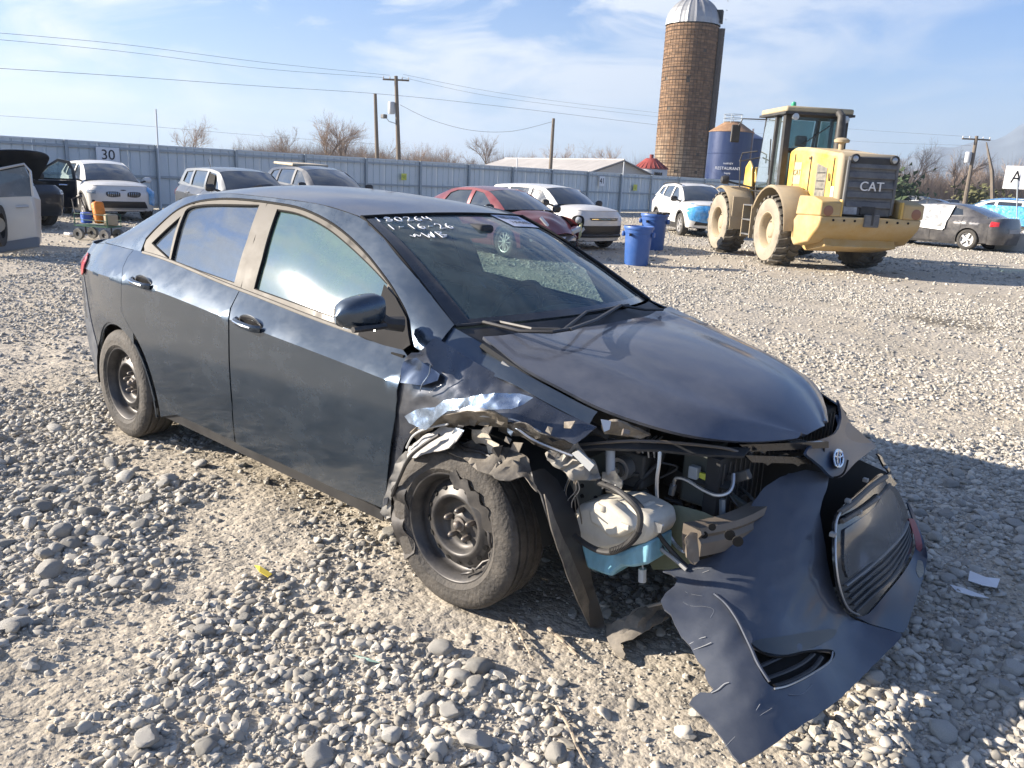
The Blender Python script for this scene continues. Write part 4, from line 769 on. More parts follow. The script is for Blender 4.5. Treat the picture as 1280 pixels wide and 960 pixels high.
# loose wiring, hoses and brackets in the open bay
r5 = random.Random(5)
for k in range(26):
    x0, y0 = r5.uniform(745, 925), r5.uniform(562, 650); yy = r5.uniform(-.38, -.22) if x0 > 840 else r5.uniform(-.5, -.3); P = [(x0, y0, yy)]
    for j in range(3): P.append((P[-1][0]+r5.uniform(-28, 28), P[-1][1]+r5.uniform(-6, 26), yy+r5.uniform(-.04, .04)))
    tb('bay_cable', P, r5.choice((.003, .004, .006, .008)), r5.choice((blackp, blackp, steelg, dark_in, alu)), n=5, k=4)
for k in range(22):
    x0, y0 = r5.uniform(748, 930), r5.uniform(560, 660); MB().box(P3(x0, y0, r5.uniform(-.34, -.2) if x0 > 840 else r5.uniform(-.45, -.3)), (r5.uniform(.03, .09), r5.uniform(.02, .05), r5.uniform(.02, .10)), Matrix.Rotation(r5.uniform(-.6, .6), 3, 'Y')).build('bay_bracket', r5.choice((steelg, dark_in, blackp, MATS['grey_green'])), car, bev=.004)
for k in range(9): MB().tube([P3(760+k*19, 556+(k % 3)*3, -.50+k*.02), P3(760+k*19, 560+(k % 3)*3, -.50+k*.02)], .009, 6).build('bay_bolt', nutm, car, True)
for pts, rr, mm in (([(566, 548, -.83), (580, 560, -.86), (604, 566, -.86), (626, 580, -.87)], .006, blackp), ([(640, 530, -.86), (664, 548, -.84), (690, 560, -.80), (716, 570, -.78)], .005, alu), ([(508, 560, -.89), (516, 545, -.90), (532, 536, -.91), (560, 530, -.91)], .004, scr), ([(600, 520, -.90), (640, 524, -.88), (676, 540, -.85)], .003, scr), ([(690, 612, -.74), (698, 640, -.72), (700, 668, -.72)], .004, tanp)): tb('torn_edge', pts, rr, mm)
for k in range(16):   # shards and plastic slivers hanging round the arch
    x0 = r5.uniform(505, 715); y0 = 518+abs(x0-600)*.12+r5.uniform(-4, 40); a_ = r5.uniform(6, 16); o_ = [(x0, y0), (x0+a_, y0+r5.uniform(-3, 6)), (x0+a_*.6, y0+r5.uniform(6, 14)), (x0-r5.uniform(0, 5), y0+r5.uniform(4, 9))]
    yy = -.86-r5.uniform(0, .05); mesh('shard', [P3(a, b_, yy+r5.uniform(-.02, .02)) for a, b_ in o_], [(0, 1, 2, 3)], r5.choice((tanp, dustp, bare, blackp, MATS['undercoat'])), car, False, sol=.004)
# ================================================================== ground
def vnoise(x, y, s):
    x = np.asarray(x)+1000.; y = np.asarray(y)+1000.; xi = np.floor(x).astype(np.int64); yi = np.floor(y).astype(np.int64); fx = x-xi; fy = y-yi
    def h(a, b):
        n = (a*374761393+b*668265263+s*974634777) & 0xffffffff; n = ((n ^ (n >> 13))*1274126177) & 0xffffffff; return ((n ^ (n >> 16)) & 0xffff)/65535.
    sx = fx*fx*(3-2*fx); sy = fy*fy*(3-2*fy)
    return (h(xi, yi)*(1-sx)+h(xi+1, yi)*sx)*(1-sy)+(h(xi, yi+1)*(1-sx)+h(xi+1, yi+1)*sx)*sy
def gh(x, y):
    "ground height: soft ruts and lumps, fading out with distance"
    d = np.hypot(x-CAM[0], y-CAM[1]); k = np.clip(1.25-d/30, 0.15, 1)
    z = (vnoise(x*.8, y*.8, 1)-.5)*.030+(vnoise(x*2.4, y*2.4, 2)-.5)*.024+(vnoise(x*7, y*7, 3)-.5)*.016+(vnoise(x*17, y*17, 4)-.5)*.007+(vnoise(x*38, y*38, 5)-.5)*.004
    return z*k-.006
PILES = [(on(a, b_, 2, 0), r_) for a, b_, r_ in ((330, 850, .34), (230, 905, .30), (440, 880, .30), (300, 790, .22), (60, 640, .45), (30, 560, .5), (120, 700, .25), (640, 935, .25), (1050, 925, .2), (520, 830, .15), (820, 740, .3))]
def patches(x, y):
    "0..1 where stones gather"
    pile = sum(.33*np.exp(-((x-c[0])**2+(y-c[1])**2)/r_**2) for c, r_ in PILES)
    return np.clip((pile+.5*vnoise(x*.55+3, y*.9, 11)+.32*vnoise(x*1.7, y*1.7+5, 12)+.18*vnoise(x*5, y*5, 13)-.355)*4.8, 0, 1)
n = 640; u = np.linspace(-1, 1, n); s1 = np.sinh(u*6.6)/math.sinh(6.6)
gx = CAM[0]-.9+s1*6000*1.0; gy = CAM[1]+2.4+s1*6000
# keep the near part finely and evenly meshed
def axis(c):
    a = np.arange(-4.2, 6.4, .0185); b_ = [6.4]; st_ = .0185
    while b_[-1] < 9000: st_ *= 1.055; b_.append(b_[-1]+st_)
    q = [-4.2]; st_ = .0185
    while q[-1] > -9000: st_ *= 1.075; q.append(q[-1]-st_)
    return c+np.r_[np.array(q[::-1]), a[1:], np.array(b_)]
ax_ = -axis(0)[::-1]+1.2; ay_ = axis(0)-1.2
X, Y = np.meshgrid(ax_, ay_, indexing='ij'); Z = gh(X, Y); Z = np.where(np.hypot(X-2, Y+2.8) > 60, 0, Z)
nx_, ny_ = X.shape; V = np.c_[X.ravel(), Y.ravel(), Z.ravel()]
idx = np.arange(nx_*ny_).reshape(nx_, ny_); Fq = np.stack([idx[:-1, :-1], idx[1:, :-1], idx[1:, 1:], idx[:-1, 1:]], -1).reshape(-1, 4)
me = bpy.data.meshes.new('gravel_lot'); me.vertices.add(len(V)); me.vertices.foreach_set('co', V.ravel()); me.loops.add(Fq.size); me.loops.foreach_set('vertex_index', Fq.ravel().astype(np.int32))
me.polygons.add(len(Fq)); me.polygons.foreach_set('loop_start', np.arange(0, Fq.size, 4, dtype=np.int32)); me.polygons.foreach_set('use_smooth', np.ones(len(Fq), bool)); me.update(calc_edges=True)
ground = bpy.data.objects.new('ground', me); COL.objects.link(ground); tag(ground, 'pale grey gravel lot', kind='structure')
def ground_mat():
    m = bpy.data.materials.new('gravel_ground'); m.use_nodes = True; t = m.node_tree; L = t.links.new; b = t.nodes['Principled BSDF']; b.inputs['Roughness'].default_value = .95; b.inputs['Specular IOR Level'].default_value = .2
    tc = nd(t, 'ShaderNodeTexCoord'); P = tc.outputs['Object']
    def noi(sc, de=6, ro=.6):
        n = nd(t, 'ShaderNodeTexNoise'); n.inputs['Scale'].default_value = sc; n.inputs['Detail'].default_value = de; n.inputs['Roughness'].default_value = ro; L(P, n.inputs[0]); return n.outputs[0]
    def vor(sc, f='F1'):
        n = nd(t, 'ShaderNodeTexVoronoi'); n.inputs['Scale'].default_value = sc; n.feature = f; L(P, n.inputs[0]); return n
    def ramp(s, st):
        r_ = nd(t, 'ShaderNodeValToRGB'); e = r_.color_ramp.elements; e[0].position, e[0].color = st[0][0], (*st[0][1], 1); e[1].position, e[1].color = st[1][0], (*st[1][1], 1)
        for p, c in st[2:]: q = e.new(p); q.color = (*c, 1)
        L(s, r_.inputs[0]); return r_.outputs[0]
    def mixc(f, a, b_, bt='MIX'):
        q = nd(t, 'ShaderNodeMix', data_type='RGBA', blend_type=bt)
        if isinstance(f, (int, float)): q.inputs['Factor'].default_value = f
        else: L(f, q.inputs['Factor'])
        L(a, q.inputs['A']); L(b_, q.inputs['B']); return q.outputs['Result']
    base = ramp(noi(.45, 8), [(.32, (.42, .375, .30)), (.68, (.49, .45, .385))])
    fine = ramp(noi(60, 6, .7), [(.3, (.62, .61, .60)), (.7, (1.25, 1.24, 1.22))])
    c = mixc(1.0, base, fine, 'MULTIPLY')
    v1 = vor(26); cell = ramp(v1.outputs['Color'], [(.0, (.55, .56, .58)), (1, (1.35, 1.33, 1.28))]); c = mixc(.55, c, cell, 'MULTIPLY') if False else c
    q = nd(t, 'ShaderNodeMix', data_type='RGBA', blend_type='MULTIPLY'); q.inputs['Factor'].default_value = .45; L(c, q.inputs['A']); L(cell, q.inputs['B']); c = q.outputs['Result']
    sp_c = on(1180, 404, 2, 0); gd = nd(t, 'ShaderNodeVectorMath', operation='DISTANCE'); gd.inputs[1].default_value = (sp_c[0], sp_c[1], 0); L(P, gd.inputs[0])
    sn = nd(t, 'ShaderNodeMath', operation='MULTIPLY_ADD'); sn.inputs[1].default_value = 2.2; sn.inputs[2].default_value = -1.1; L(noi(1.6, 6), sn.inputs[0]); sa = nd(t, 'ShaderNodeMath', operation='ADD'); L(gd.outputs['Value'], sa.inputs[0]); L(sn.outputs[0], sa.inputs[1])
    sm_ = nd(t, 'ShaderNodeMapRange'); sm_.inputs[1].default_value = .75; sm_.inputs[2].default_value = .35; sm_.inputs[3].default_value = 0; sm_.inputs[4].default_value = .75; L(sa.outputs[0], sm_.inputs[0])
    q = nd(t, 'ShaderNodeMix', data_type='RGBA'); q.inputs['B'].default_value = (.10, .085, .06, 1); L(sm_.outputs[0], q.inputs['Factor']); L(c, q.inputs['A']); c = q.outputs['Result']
    L(c, b.inputs['Base Color'])
    # relief
    def math_(op, a, v): q = nd(t, 'ShaderNodeMath', operation=op); L(a, q.inputs[0]); (L(v, q.inputs[1]) if not isinstance(v, (int, float)) else setattr(q.inputs[1], 'default_value', v)); return q.outputs[0]
    h1 = math_('MULTIPLY', math_('SUBTRACT', v1.outputs['Distance'], .6), -1.1)
    v2 = vor(70); h2 = math_('MULTIPLY', v2.outputs['Distance'], -.35)
    h3 = math_('MULTIPLY', noi(140, 4), .35)
    h = math_('ADD', math_('ADD', h1, h2), h3)
    bn = nd(t, 'ShaderNodeBump'); bn.inputs['Strength'].default_value = .75; bn.inputs['Distance'].default_value = .010; L(h, bn.inputs['Height']); L(bn.outputs[0], b.inputs['Normal'])
    return m
me.materials.append(ground_mat())
rock_m = mat('rock', (.40, .385, .35), .92, spec=.25, var=.22, vscale=18, rnd=.32, bump=.5, bscale=60)
dirtrock_m = mat('rock_fill', (.41, .385, .335), .95, spec=.2, rnd=.36, var=.2, vscale=30)
def rockmesh(seed, sub=2):
    bm = bmesh.new(); bmesh.ops.create_icosphere(bm, subdivisions=sub, radius=1); r_ = random.Random(seed)
    pls = [(Vector((r_.gauss(0, 1), r_.gauss(0, 1), r_.gauss(0, 1))).normalized(), r_.uniform(.62, .9)) for _ in range(9)]
    for v in bm.verts:
        p = v.co.copy(); s_ = 1+.22*noise.noise(p*1.3+Vector((seed*7, 0, 0))); p *= s_
        for nrm, d in pls:
            e = p.dot(nrm)-d
            if e > 0: p -= nrm*e*.85
        v.co = p
    me_ = bpy.data.meshes.new('stone'); bm.to_mesh(me_); bm.free(); me_.polygons.foreach_set('use_smooth', [True]*len(me_.polygons)); me_.set_sharp_from_angle(angle=R(38)); me_.materials.append(rock_m); return me_
RM = [rockmesh(i, 3) for i in range(8)]
# visible wedge sampler
def wedge(nn, d0, d1, half=R(41)):
    d = np.sqrt(rng.uniform(d0*d0, d1*d1, nn)); a = YAW+rng.uniform(-half, half, nn); return CAM[0]+d*np.cos(a), CAM[1]+d*np.sin(a), d
keep_out = [(-2.7, -.77, .22), (0, -.77, .22), (-2.7, .77, .22), (0, .77, .2)]
def ok(x, y):
    k = np.ones(len(x), bool)
    for a, b_, r_ in keep_out: k &= np.hypot(x-a, y-b_) > r_
    return k
x, y, d = wedge(2600, 1.5, 7.5); pr_ = patches(x, y); k = ok(x, y) & (rng.random(len(x)) < .06+.94*pr_**1.3); x, y, d = x[k], y[k], d[k]
rs = .011+.027*rng.random(len(x))**2.4; order = np.argsort(-rs/d)[:298]
for i in order:
    o = bpy.data.objects.new('stone', RM[rng.integers(8)]); COL.objects.link(o); o.parent = ground
    s_ = rs[i]*1.25; o.scale = (s_*rng.uniform(.9, 1.45), s_*rng.uniform(.75, 1.1), s_*rng.uniform(.5, .85)); o.rotation_euler = (rng.uniform(-.4, .4), rng.uniform(-.4, .4), rng.uniform(0, 6.28))
    o.location = (x[i], y[i], float(gh(x[i], y[i]))+o.scale[2]*.45)
for px_, py_, s_ in ((437, 383+0, 0),):
    pass
# uncountable gravel: points carrying instances of small crushed rocks
def gravel(name, layers):
    PX, PY, SS = [], [], []
    for nn, d0, d1, r0, r1, pw, base in layers:
        x, y, d = wedge(nn, d0, d1); k = ok(x, y) & (rng.random(nn) < base+(1-base)*patches(x, y)); x, y = x[k], y[k]
        PX.append(x); PY.append(y); SS.append(r0+(r1-r0)*rng.random(len(x))**pw)
    x = np.concatenate(PX); y = np.concatenate(PY); s_ = np.concatenate(SS); n_ = len(x)
    me_ = bpy.data.meshes.new(name); me_.vertices.add(n_); me_.vertices.foreach_set('co', np.c_[x, y, gh(x, y)+s_*.22].ravel())
    a = me_.attributes.new('scl', 'FLOAT_VECTOR', 'POINT'); a.data.foreach_set('vector', (np.c_[rng.uniform(.8, 1.5, n_), rng.uniform(.7, 1.1, n_), rng.uniform(.45, .8, n_)]*s_[:, None]).ravel())
    a = me_.attributes.new('rot', 'FLOAT_VECTOR', 'POINT'); a.data.foreach_set('vector', np.c_[rng.uniform(-.5, .5, n_), rng.uniform(-.5, .5, n_), rng.uniform(0, 6.28, n_)].ravel())
    o = bpy.data.objects.new(name, me_); COL.objects.link(o); tag(o, kind='stuff')
    ng = bpy.data.node_groups.new(name+'_nodes', 'GeometryNodeTree'); ng.interface.new_socket('Geometry', in_out='INPUT', socket_type='NodeSocketGeometry'); ng.interface.new_socket('Geometry', in_out='OUTPUT', socket_type='NodeSocketGeometry')
    gi = nd(ng, 'NodeGroupInput'); go = nd(ng, 'NodeGroupOutput'); L = ng.links.new; gj = nd(ng, 'GeometryNodeJoinGeometry')
    for k in range(7):
        ic_ = nd(ng, 'GeometryNodeMeshIcoSphere'); ic_.inputs['Subdivisions'].default_value = 2; ic_.inputs['Radius'].default_value = 1
        nz = nd(ng, 'ShaderNodeTexNoise', noise_dimensions='4D'); nz.inputs['W'].default_value = k*3.7; nz.inputs['Scale'].default_value = .9; nz.inputs['Detail'].default_value = 2
        sb = nd(ng, 'ShaderNodeVectorMath', operation='SUBTRACT'); sb.inputs[1].default_value = (.5, .5, .5); L(nz.outputs['Color'], sb.inputs[0])
        sc_ = nd(ng, 'ShaderNodeVectorMath', operation='SCALE'); sc_.inputs['Scale'].default_value = 1.9; L(sb.outputs[0], sc_.inputs[0])
        spn = nd(ng, 'GeometryNodeSetPosition'); L(ic_.outputs[0], spn.inputs[0]); L(sc_.outputs[0], spn.inputs['Offset'])
        sh = nd(ng, 'GeometryNodeSetShadeSmooth'); sh.inputs['Shade Smooth'].default_value = k % 2 == 0; L(spn.outputs[0], sh.inputs[0])
        sm_ = nd(ng, 'GeometryNodeSetMaterial'); sm_.inputs['Material'].default_value = dirtrock_m; L(sh.outputs[0], sm_.inputs[0])
        gt_ = nd(ng, 'GeometryNodeGeometryToInstance'); L(sm_.outputs[0], gt_.inputs[0]); L(gt_.outputs[0], gj.inputs[0])
    ip = nd(ng, 'GeometryNodeInstanceOnPoints'); L(gi.outputs[0], ip.inputs['Points']); L(gj.outputs[0], ip.inputs['Instance']); ip.inputs['Pick Instance'].default_value = True
    na = nd(ng, 'GeometryNodeInputNamedAttribute', data_type='FLOAT_VECTOR'); na.inputs[0].default_value = 'rot'; nb = nd(ng, 'GeometryNodeInputNamedAttribute', data_type='FLOAT_VECTOR'); nb.inputs[0].default_value = 'scl'
    L(na.outputs[0], ip.inputs['Rotation']); L(nb.outputs[0], ip.inputs['Scale']); L(ip.outputs[0], go.inputs[0])
    md = o.modifiers.new('gravel', 'NODES'); md.node_group = ng; return o
gravel('gravel', [(86000, 1.2, 6.5, .004, .023, 2.7, .035), (90000, 1.2, 7, .0025, .007, 1.5, .35), (122000, 6, 16, .005, .022, 3.0, .15), (80000, 15, 45, .010, .036, 2, .25)])
# sticks and litter lying on the lot
stick_m = mat('dry_stick', (.30, .25, .19), .9, var=.3, vscale=30)
def stick(label, pts, r0):
    V = [Vector(on(a, b_, 2, .008+.006*math.sin(i*2.1))) for i, (a, b_) in enumerate(sp(pts, 4))]
    o = MB().tube(V, [r0*(1-.5*i/len(V)) for i in range(len(V))], 6).build('stick', stick_m, None, True); tag(o, label, 'stick', 'dry sticks on the gravel beside the front wheel')
stick('thin dry stick on the gravel just below the front tyre', [(637, 772), (648, 788), (656, 805), (667, 825)], .006)
stick('straight pale stick right of the front tyre, pointing at the splash panel', [(686, 786), (705, 803), (724, 822)], .008)
stick('long bent stick at the lower edge of the photo', [(696, 884), (712, 910), (722, 935), (738, 962)], .006)
def litter(name, label, cat, poly, m, h=.012):
    P = [Vector(on(a, b_, 2, h+.006*math.sin(i*1.9))) for i, (a, b_) in enumerate(poly)]
    o = mesh(name, P, [tuple(range(len(P)))], m, None, False, sol=.003); tag(o, label, cat)
litter('plastic_strip', 'small yellow plastic strip on the gravel below the front door', 'litter', [(318, 707), (325, 708), (340, 718), (335, 722), (324, 715)], mat('yellow_plastic', (.65, .5, .06), .5), .02)
litter('paper_scrap', 'crumpled white paper scrap on the shaded gravel right of the bumper', 'litter', [(1212, 714), (1232, 722), (1250, 724), (1246, 735), (1228, 732), (1210, 726)], mat('scrap_white', (.7, .7, .7), .8), .02)
litter('film_scrap', 'thin white film strip beside the paper scrap', 'litter', [(1187, 731), (1205, 736), (1226, 744), (1236, 748), (1214, 745), (1196, 740)], MATS['scrap_white'], .015)
litter('splinter', 'pale green glass sliver lying on the gravel at lower left', 'litter', [(440, 818), (462, 823), (478, 829), (458, 826)], mat('green_sliver', (.35, .5, .42), .3), .014)
# ================================================================== the other vehicles in the lot
def paintm(name, c, metal=.2, dust=.35): return mat(name, c, .3, metal, .5, .7, dust=dust, dcol=(.33, .31, .28), dscale=2.5, top=.15)
bgglass = mat('dark_car_glass', (.012, .016, .02), .05, spec=.9, coat=1, dust=.25, dcol=(.16, .19, .21), dscale=1.5)
paleglass = mat('hazy_car_glass', (.10, .14, .15), .08, spec=.9, coat=1, dust=.7, dcol=(.40, .48, .45), dscale=1.2)
lensm = mat('lamp_lens', (.42, .45, .47), .1, .3, coat=1); rimm = mat('alloy_rim', (.5, .5, .5), .35, .7, dust=.4, dcol=(.35, .32, .28)); bgtyre = mat('bg_tyre', (.03, .029, .028), .85, dust=.5, dcol=(.17, .155, .13), dscale=4)
mesh_m = mat('grille_mesh', (.02, .02, .022), .4)
film = mat('blue_film', (.03, .27, .62), .18, .1, coat=1, var=.5, vscale=5, dust=.55, dcol=(.35, .62, .78), dscale=6, bump=.9, bscale=7)
RIMCACHE = {}
def wheel(root, x, y, Rw, w, style, sgn):
    q = empty('wheel', (x, y, Rw), 0 if sgn < 0 else math.pi); q.parent = root
    key = (Rw, w, style)
    if key not in RIMCACHE:
        rb = Rw*.66; t = MB(); tp = tyre_mb(Rw, w, rb, 0, 36); tyre = tp.build('tyre', bgtyre, q, True)
        b = MB().lathe([(rb*.97, w*.3), (rb*.95, -w*.2), (rb*1.0, -w*.42), (rb*.95, -w*.40), (rb*.92, -w*.15), (rb*.3, -w*.10), (.001, -w*.12)], 30)
        n = {'five': 5, 'ten': 10, 'disc': 0}[style]
        for k in range(n):
            M = Matrix.Rotation(-2*math.pi*k/n, 3, 'Y'); wd = rb*(.30 if n == 5 else .13)
            P = [M @ Vector(p) for p in ((rb*.12, -w*.40, -wd*.35), (rb*.12, -w*.40, wd*.35), (rb*.94, -w*.37, wd*.55), (rb*.94, -w*.37, -wd*.55))]; b.prism(P, M @ Vector((0, w*.12, 0)))
        b.lathe([(rb*.22, -w*.3), (rb*.2, -w*.44), (.001, -w*.45)], 14)
        rim = b.build('rim', rimm if n else steel, q, True); RIMCACHE[key] = (tyre, rim)
    else:
        for o in RIMCACHE[key]: copyob(o, q)
def fpoint(S, T, front, v, t, off=0, p=2.6):
    v = np.asarray(v, float); t = np.asarray(t, float)
    xc = T['xcf'] if front else T['xcr']; prof = T['nose'] if front else T['tail']; zs = float(S.zb(xc)); ze = T['nose_z'] if front else T['tail_z']
    ph = v*math.pi/2; c = np.maximum(0, np.cos(ph))**(2/p); s_ = np.sign(ph)*np.abs(np.sin(ph))**(2/p)
    zt = zs+(ze-zs)*c; z = T['zl']+.02+(zt-T['zl']-.02)*t; yc = S.low(np.full_like(z, xc), np.minimum(z, zs)); xe = herm(t, *zip(*prof)); dr = 1 if front else -1
    return np.stack([xc+(xe-xc)*c+dr*off*np.maximum(c, .3), (yc+off*(1-c))*s_, z], -1)
def fpatch(name, poly, S, T, m, root, front=True, off=.008, step=.08, sol=.004):
    P, F = tri(poly, step); V = fpoint(S, T, front, P[:, 0], P[:, 1], off); return mesh(name, V, F[:, ::-1] if not front else F, m, root, True, sol=sol)
def vehicle(name, label, cat, loc, head, s, T, pm, group=None, style='ten', gl=None, lights=True, grille='std', skip=(), simple=False, hood_rot=0):
    root = empty(name, loc, R(head), s); tag(root, label, cat, group); gl = gl or bgglass
    S = Shape(**{k: T[k] for k in ('W', 'zl', 'crease', 'belt', 'ybelt', 'plan', 'rail')}); wb = T['wb']; Rw = T['R']; ra = Rw*1.14; zl = T['zl']
    zt = lambda x: float(S.zb(x))-.001
    f1, bp, r1 = T['split']; st = .09 if not simple else .14; low = T.get('cladz')
    def top(a, b, n=8): return [(x, zt(x)) for x in np.linspace(a, b, n)]
    for sg in (-1, 1):
        fl = sg > 0; g = .006
        segs = {'fender': top(f1+g, T['xcf'])+[(T['xcf'], zl+.05), (ra*.96, zl+.05)]+arc(0, Rw, ra, -12, 192, 14)+[(-ra*.97, zl), (f1+g, zl)],
                'front_door': top(bp+g, f1-g)+[(f1-g, zl), (bp+g, zl)],
                'rear_door': top(r1+g, bp-g)+[(bp-g, zl)]+([(-wb+ra*1.15, zl), (-wb+ra*1.16, Rw)] if r1 < -wb+ra else [(r1+g, zl)])+[(r1+g, Rw+ra*.95)],
                'quarter_panel': top(T['xcr'], r1-g)+[(r1-g, Rw+ra*.95), (-wb+ra*1.14, Rw), (-wb+ra*1.13, zl), (-wb+ra*.97, zl)]+arc(-wb, Rw, ra, -12, 192, 14)+[(-wb-ra*.97, zl+.05), (T['xcr'], zl+.05)]}
        for nm, o in segs.items():
            if (nm, sg) in skip: continue
            skin(nm, o, S.L(0, sg), pm, root, st, flip=not fl, lines=[[(x, float(S.zc(x))) for x in np.arange(-4, 1, .1)]])
        skin('sill', [(-wb+ra, zl-.05), (-ra, zl-.05), (-ra, zl+.03), (-wb+ra, zl+.03)], S.L(.004, sg), blackp, root, .3, flip=not fl)
        if T.get('clad'):
            for xw in (0, -wb): skin('wheel_arch_trim', arc(xw, Rw, ra+.05, -10, 190, 14)+arc(xw, Rw, ra-.004, 190, -10, 14), S.L(.008, sg), blackp, root, .1, flip=not fl)
            skin('door_cladding', [(-wb+ra+.04, zl), (-ra-.04, zl), (-ra-.06, zl+.13), (-wb+ra+.06, zl+.13)], S.L(.010, sg), blackp, root, .2, flip=not fl)
        wins = [[q for q in w_] for w_ in T['wins']]
        xs_ = np.linspace(T['rail'][0][0], T['rail'][-1][0], 26)
        fr = [(x, float(S.zr(x))) for x in xs_]+[(x, float(S.zb(x))+.0015) for x in np.linspace(min(T['rail'][-1][0], -wb*.9), T['rail'][0][0]-.02, 14) if float(S.zr(x)) > float(S.zb(x))+.01]
        wz = [[(x, float(S.zb(x))*(1-t)+float(S.zr(x))*t) for x, t in w_] for w_ in wins]
        skin('roof_pillar', fr, S.U(0, sg), pm, root, st*.8, holes=wz, flip=not fl)
        for w_ in wz: skin('side_window', w_, S.U(-.012, sg), gl, root, .25, flip=not fl, sol=0)
        for xw in (0, -wb):
            wheel(root, xw, sg*(T['W']-.12), Rw, .22, style, sg)
            b = MB(); b.grid([[(a, sg*y, c) for y in (T['W']-.03, .45)] for a, c in arc(xw, Rw, ra+.005, -10, 190, 12)]); b.prism([(a, sg*.45, c) for a, c in arc(xw, Rw, ra, -10, 190, 12)], (0, .01, 0)); b.build('wheel_well', gap, root)
        xm = T['rail'][0][0]-.12; zm = zt(xm)+.10
        b = MB().lathe([(.001, -.10), (.06, -.095), (.085, -.05), (.085, .05), (.06, .095), (.001, .10)], 12, (0, 0, 0)); mo = b.build('side_mirror', pm if T.get('mcol') else blackp, root, True); mo.location = (xm-.04, sg*(T['W']+.09), zm); mo.scale = (.6, 1.1, 1)
        MB().tube([(xm-.02, sg*(T['W']+.03), zm-.03), (xm+.02, sg*(T['W']-.12), zm-.07)], .03, 6).build('mirror_stalk', blackp, root)
        if not simple:
            for xh in ((bp+.13), (r1+.16)):
                zh = float(S.zc(xh))+.02; MB().tube([(xh-.08, sg*(float(S.low(xh, zh))+.012), zh), (xh+.08, sg*(float(S.low(xh, zh))+.012), zh)], .016, 6).build('door_handle', pm, root, True)
    ra_ = T['rail']; n = len(ra_); ih, ir = T['ih'], T['ir']; cw = T['crown']
    def cen(p, dx, dz): return (p[0]+dx, 0, p[2]+dz)
    ws = ra_[:ih+1]; bow = [(.17-(.11*i/ih), cw*(.4+.6*i/ih)) for i in range(ih+1)]
    gridmesh('windshield', patch(ws, [cen(p, *q) for p, q in zip(ws, bow)], 13, 2, 4), gl, root, sol=0)
    rf = ra_[ih:ir+1]; gridmesh('roof', patch(rf, [cen(p, .06 if i == 0 else (-.04 if i == len(rf)-1 else 0), cw) for i, p in enumerate(rf)], 13, 2.4, 4), pm, root)
    rg = ra_[ir:]; gridmesh('rear_window', patch(rg, [cen(p, -.05, cw*(1-.6*i/(len(rg)-1))) for i, p in enumerate(rg)], 9, 2, 4), gl, root, sol=0)
    # hood and fascias
    x0 = ra_[0][0]+.02; E = [(x, float(S.yb(x))*(.995), float(S.zb(x))) for x in np.linspace(x0, T['xcf'], 4)]; F_ = [fpoint(S, T, True, v, 1.) for v in (.8, .55, .3, .1)]
    E += [tuple(map(float, (q[0], q[1], q[2]))) for q in F_]; nz = T['nose'][-1][1]
    Cc = [(x0+.15+(nz-x0-.15)*(i/7)**.8, 0, ra_[0][2]+.0+(T['nose_z']-ra_[0][2])*(i/7)**2.2) for i in range(8)]
    Gd = patch(E, Cc, 17, 2.6, 4)
    if ('hood', 0) not in skip:
        if hood_rot:
            M = Matrix.Rotation(R(-hood_rot), 3, 'Y'); o_ = Vector((x0+.05, 0, ra_[0][2]+.02)); Gd = [[tuple(o_+M @ (Vector(p)-o_)) for p in row] for row in Gd]
        gridmesh('hood', Gd, pm, root, sol=.02)
    gv = np.linspace(-1, 1, 25)
    if ('fascia', 0) not in skip:
        gridmesh('front_bumper', [[tuple(fpoint(S, T, True, v, t)) for v in gv] for t in np.linspace(0, 1, 10)], pm, root, flip=False)
    gridmesh('rear_bumper', [[tuple(fpoint(S, T, False, v, t)) for v in gv] for t in np.linspace(0, 1, 10)], pm, root, flip=True)
    if T.get('deck'):
        x1 = ra_[-1][0]; E = [(x1, ra_[-1][1], ra_[-1][2])]+[(x, float(S.yb(x)), float(S.zb(x))) for x in (x1*.55+T['xcr']*.45, T['xcr'])]+[tuple(map(float, fpoint(S, T, False, v, 1.))) for v in (.6, .2)]
        tz = T['tail_z']; tx = T['tail'][-1][1]; Cc = [(x1-.08+(tx-x1+.08)*i/4, 0, ra_[-1][2]+.02+(tz-ra_[-1][2]-.02)*i/4) for i in range(5)]
        gridmesh('trunk_lid', patch(E, Cc, 9, 2, 4), pm, root)
    lp = T.get('lamp', (.52, .93, .66, .86)); 
    if lights and ('fascia', 0) not in skip:
        for sg in (-1, 1):
            if ('headlight', sg) not in skip: fpatch('headlight', [(sg*lp[0], lp[2]+.03), (sg*lp[1], lp[2]+.06), (sg*lp[1], lp[3]), (sg*lp[0], lp[3]-.04)][::sg], S, T, lensm, root)
    for sg in (-1, 1): fpatch('tail_lamp', [(sg*.62, .70), (sg*.97, .70), (sg*.97, .90), (sg*.62, .86)][::sg], S, T, redlens, root, False)
    fpatch('number_plate_recess', [(-.2, .45), (.2, .45), (.2, .6), (-.2, .6)], S, T, mat('plate_grey', (.3, .3, .3), .6), root, False)
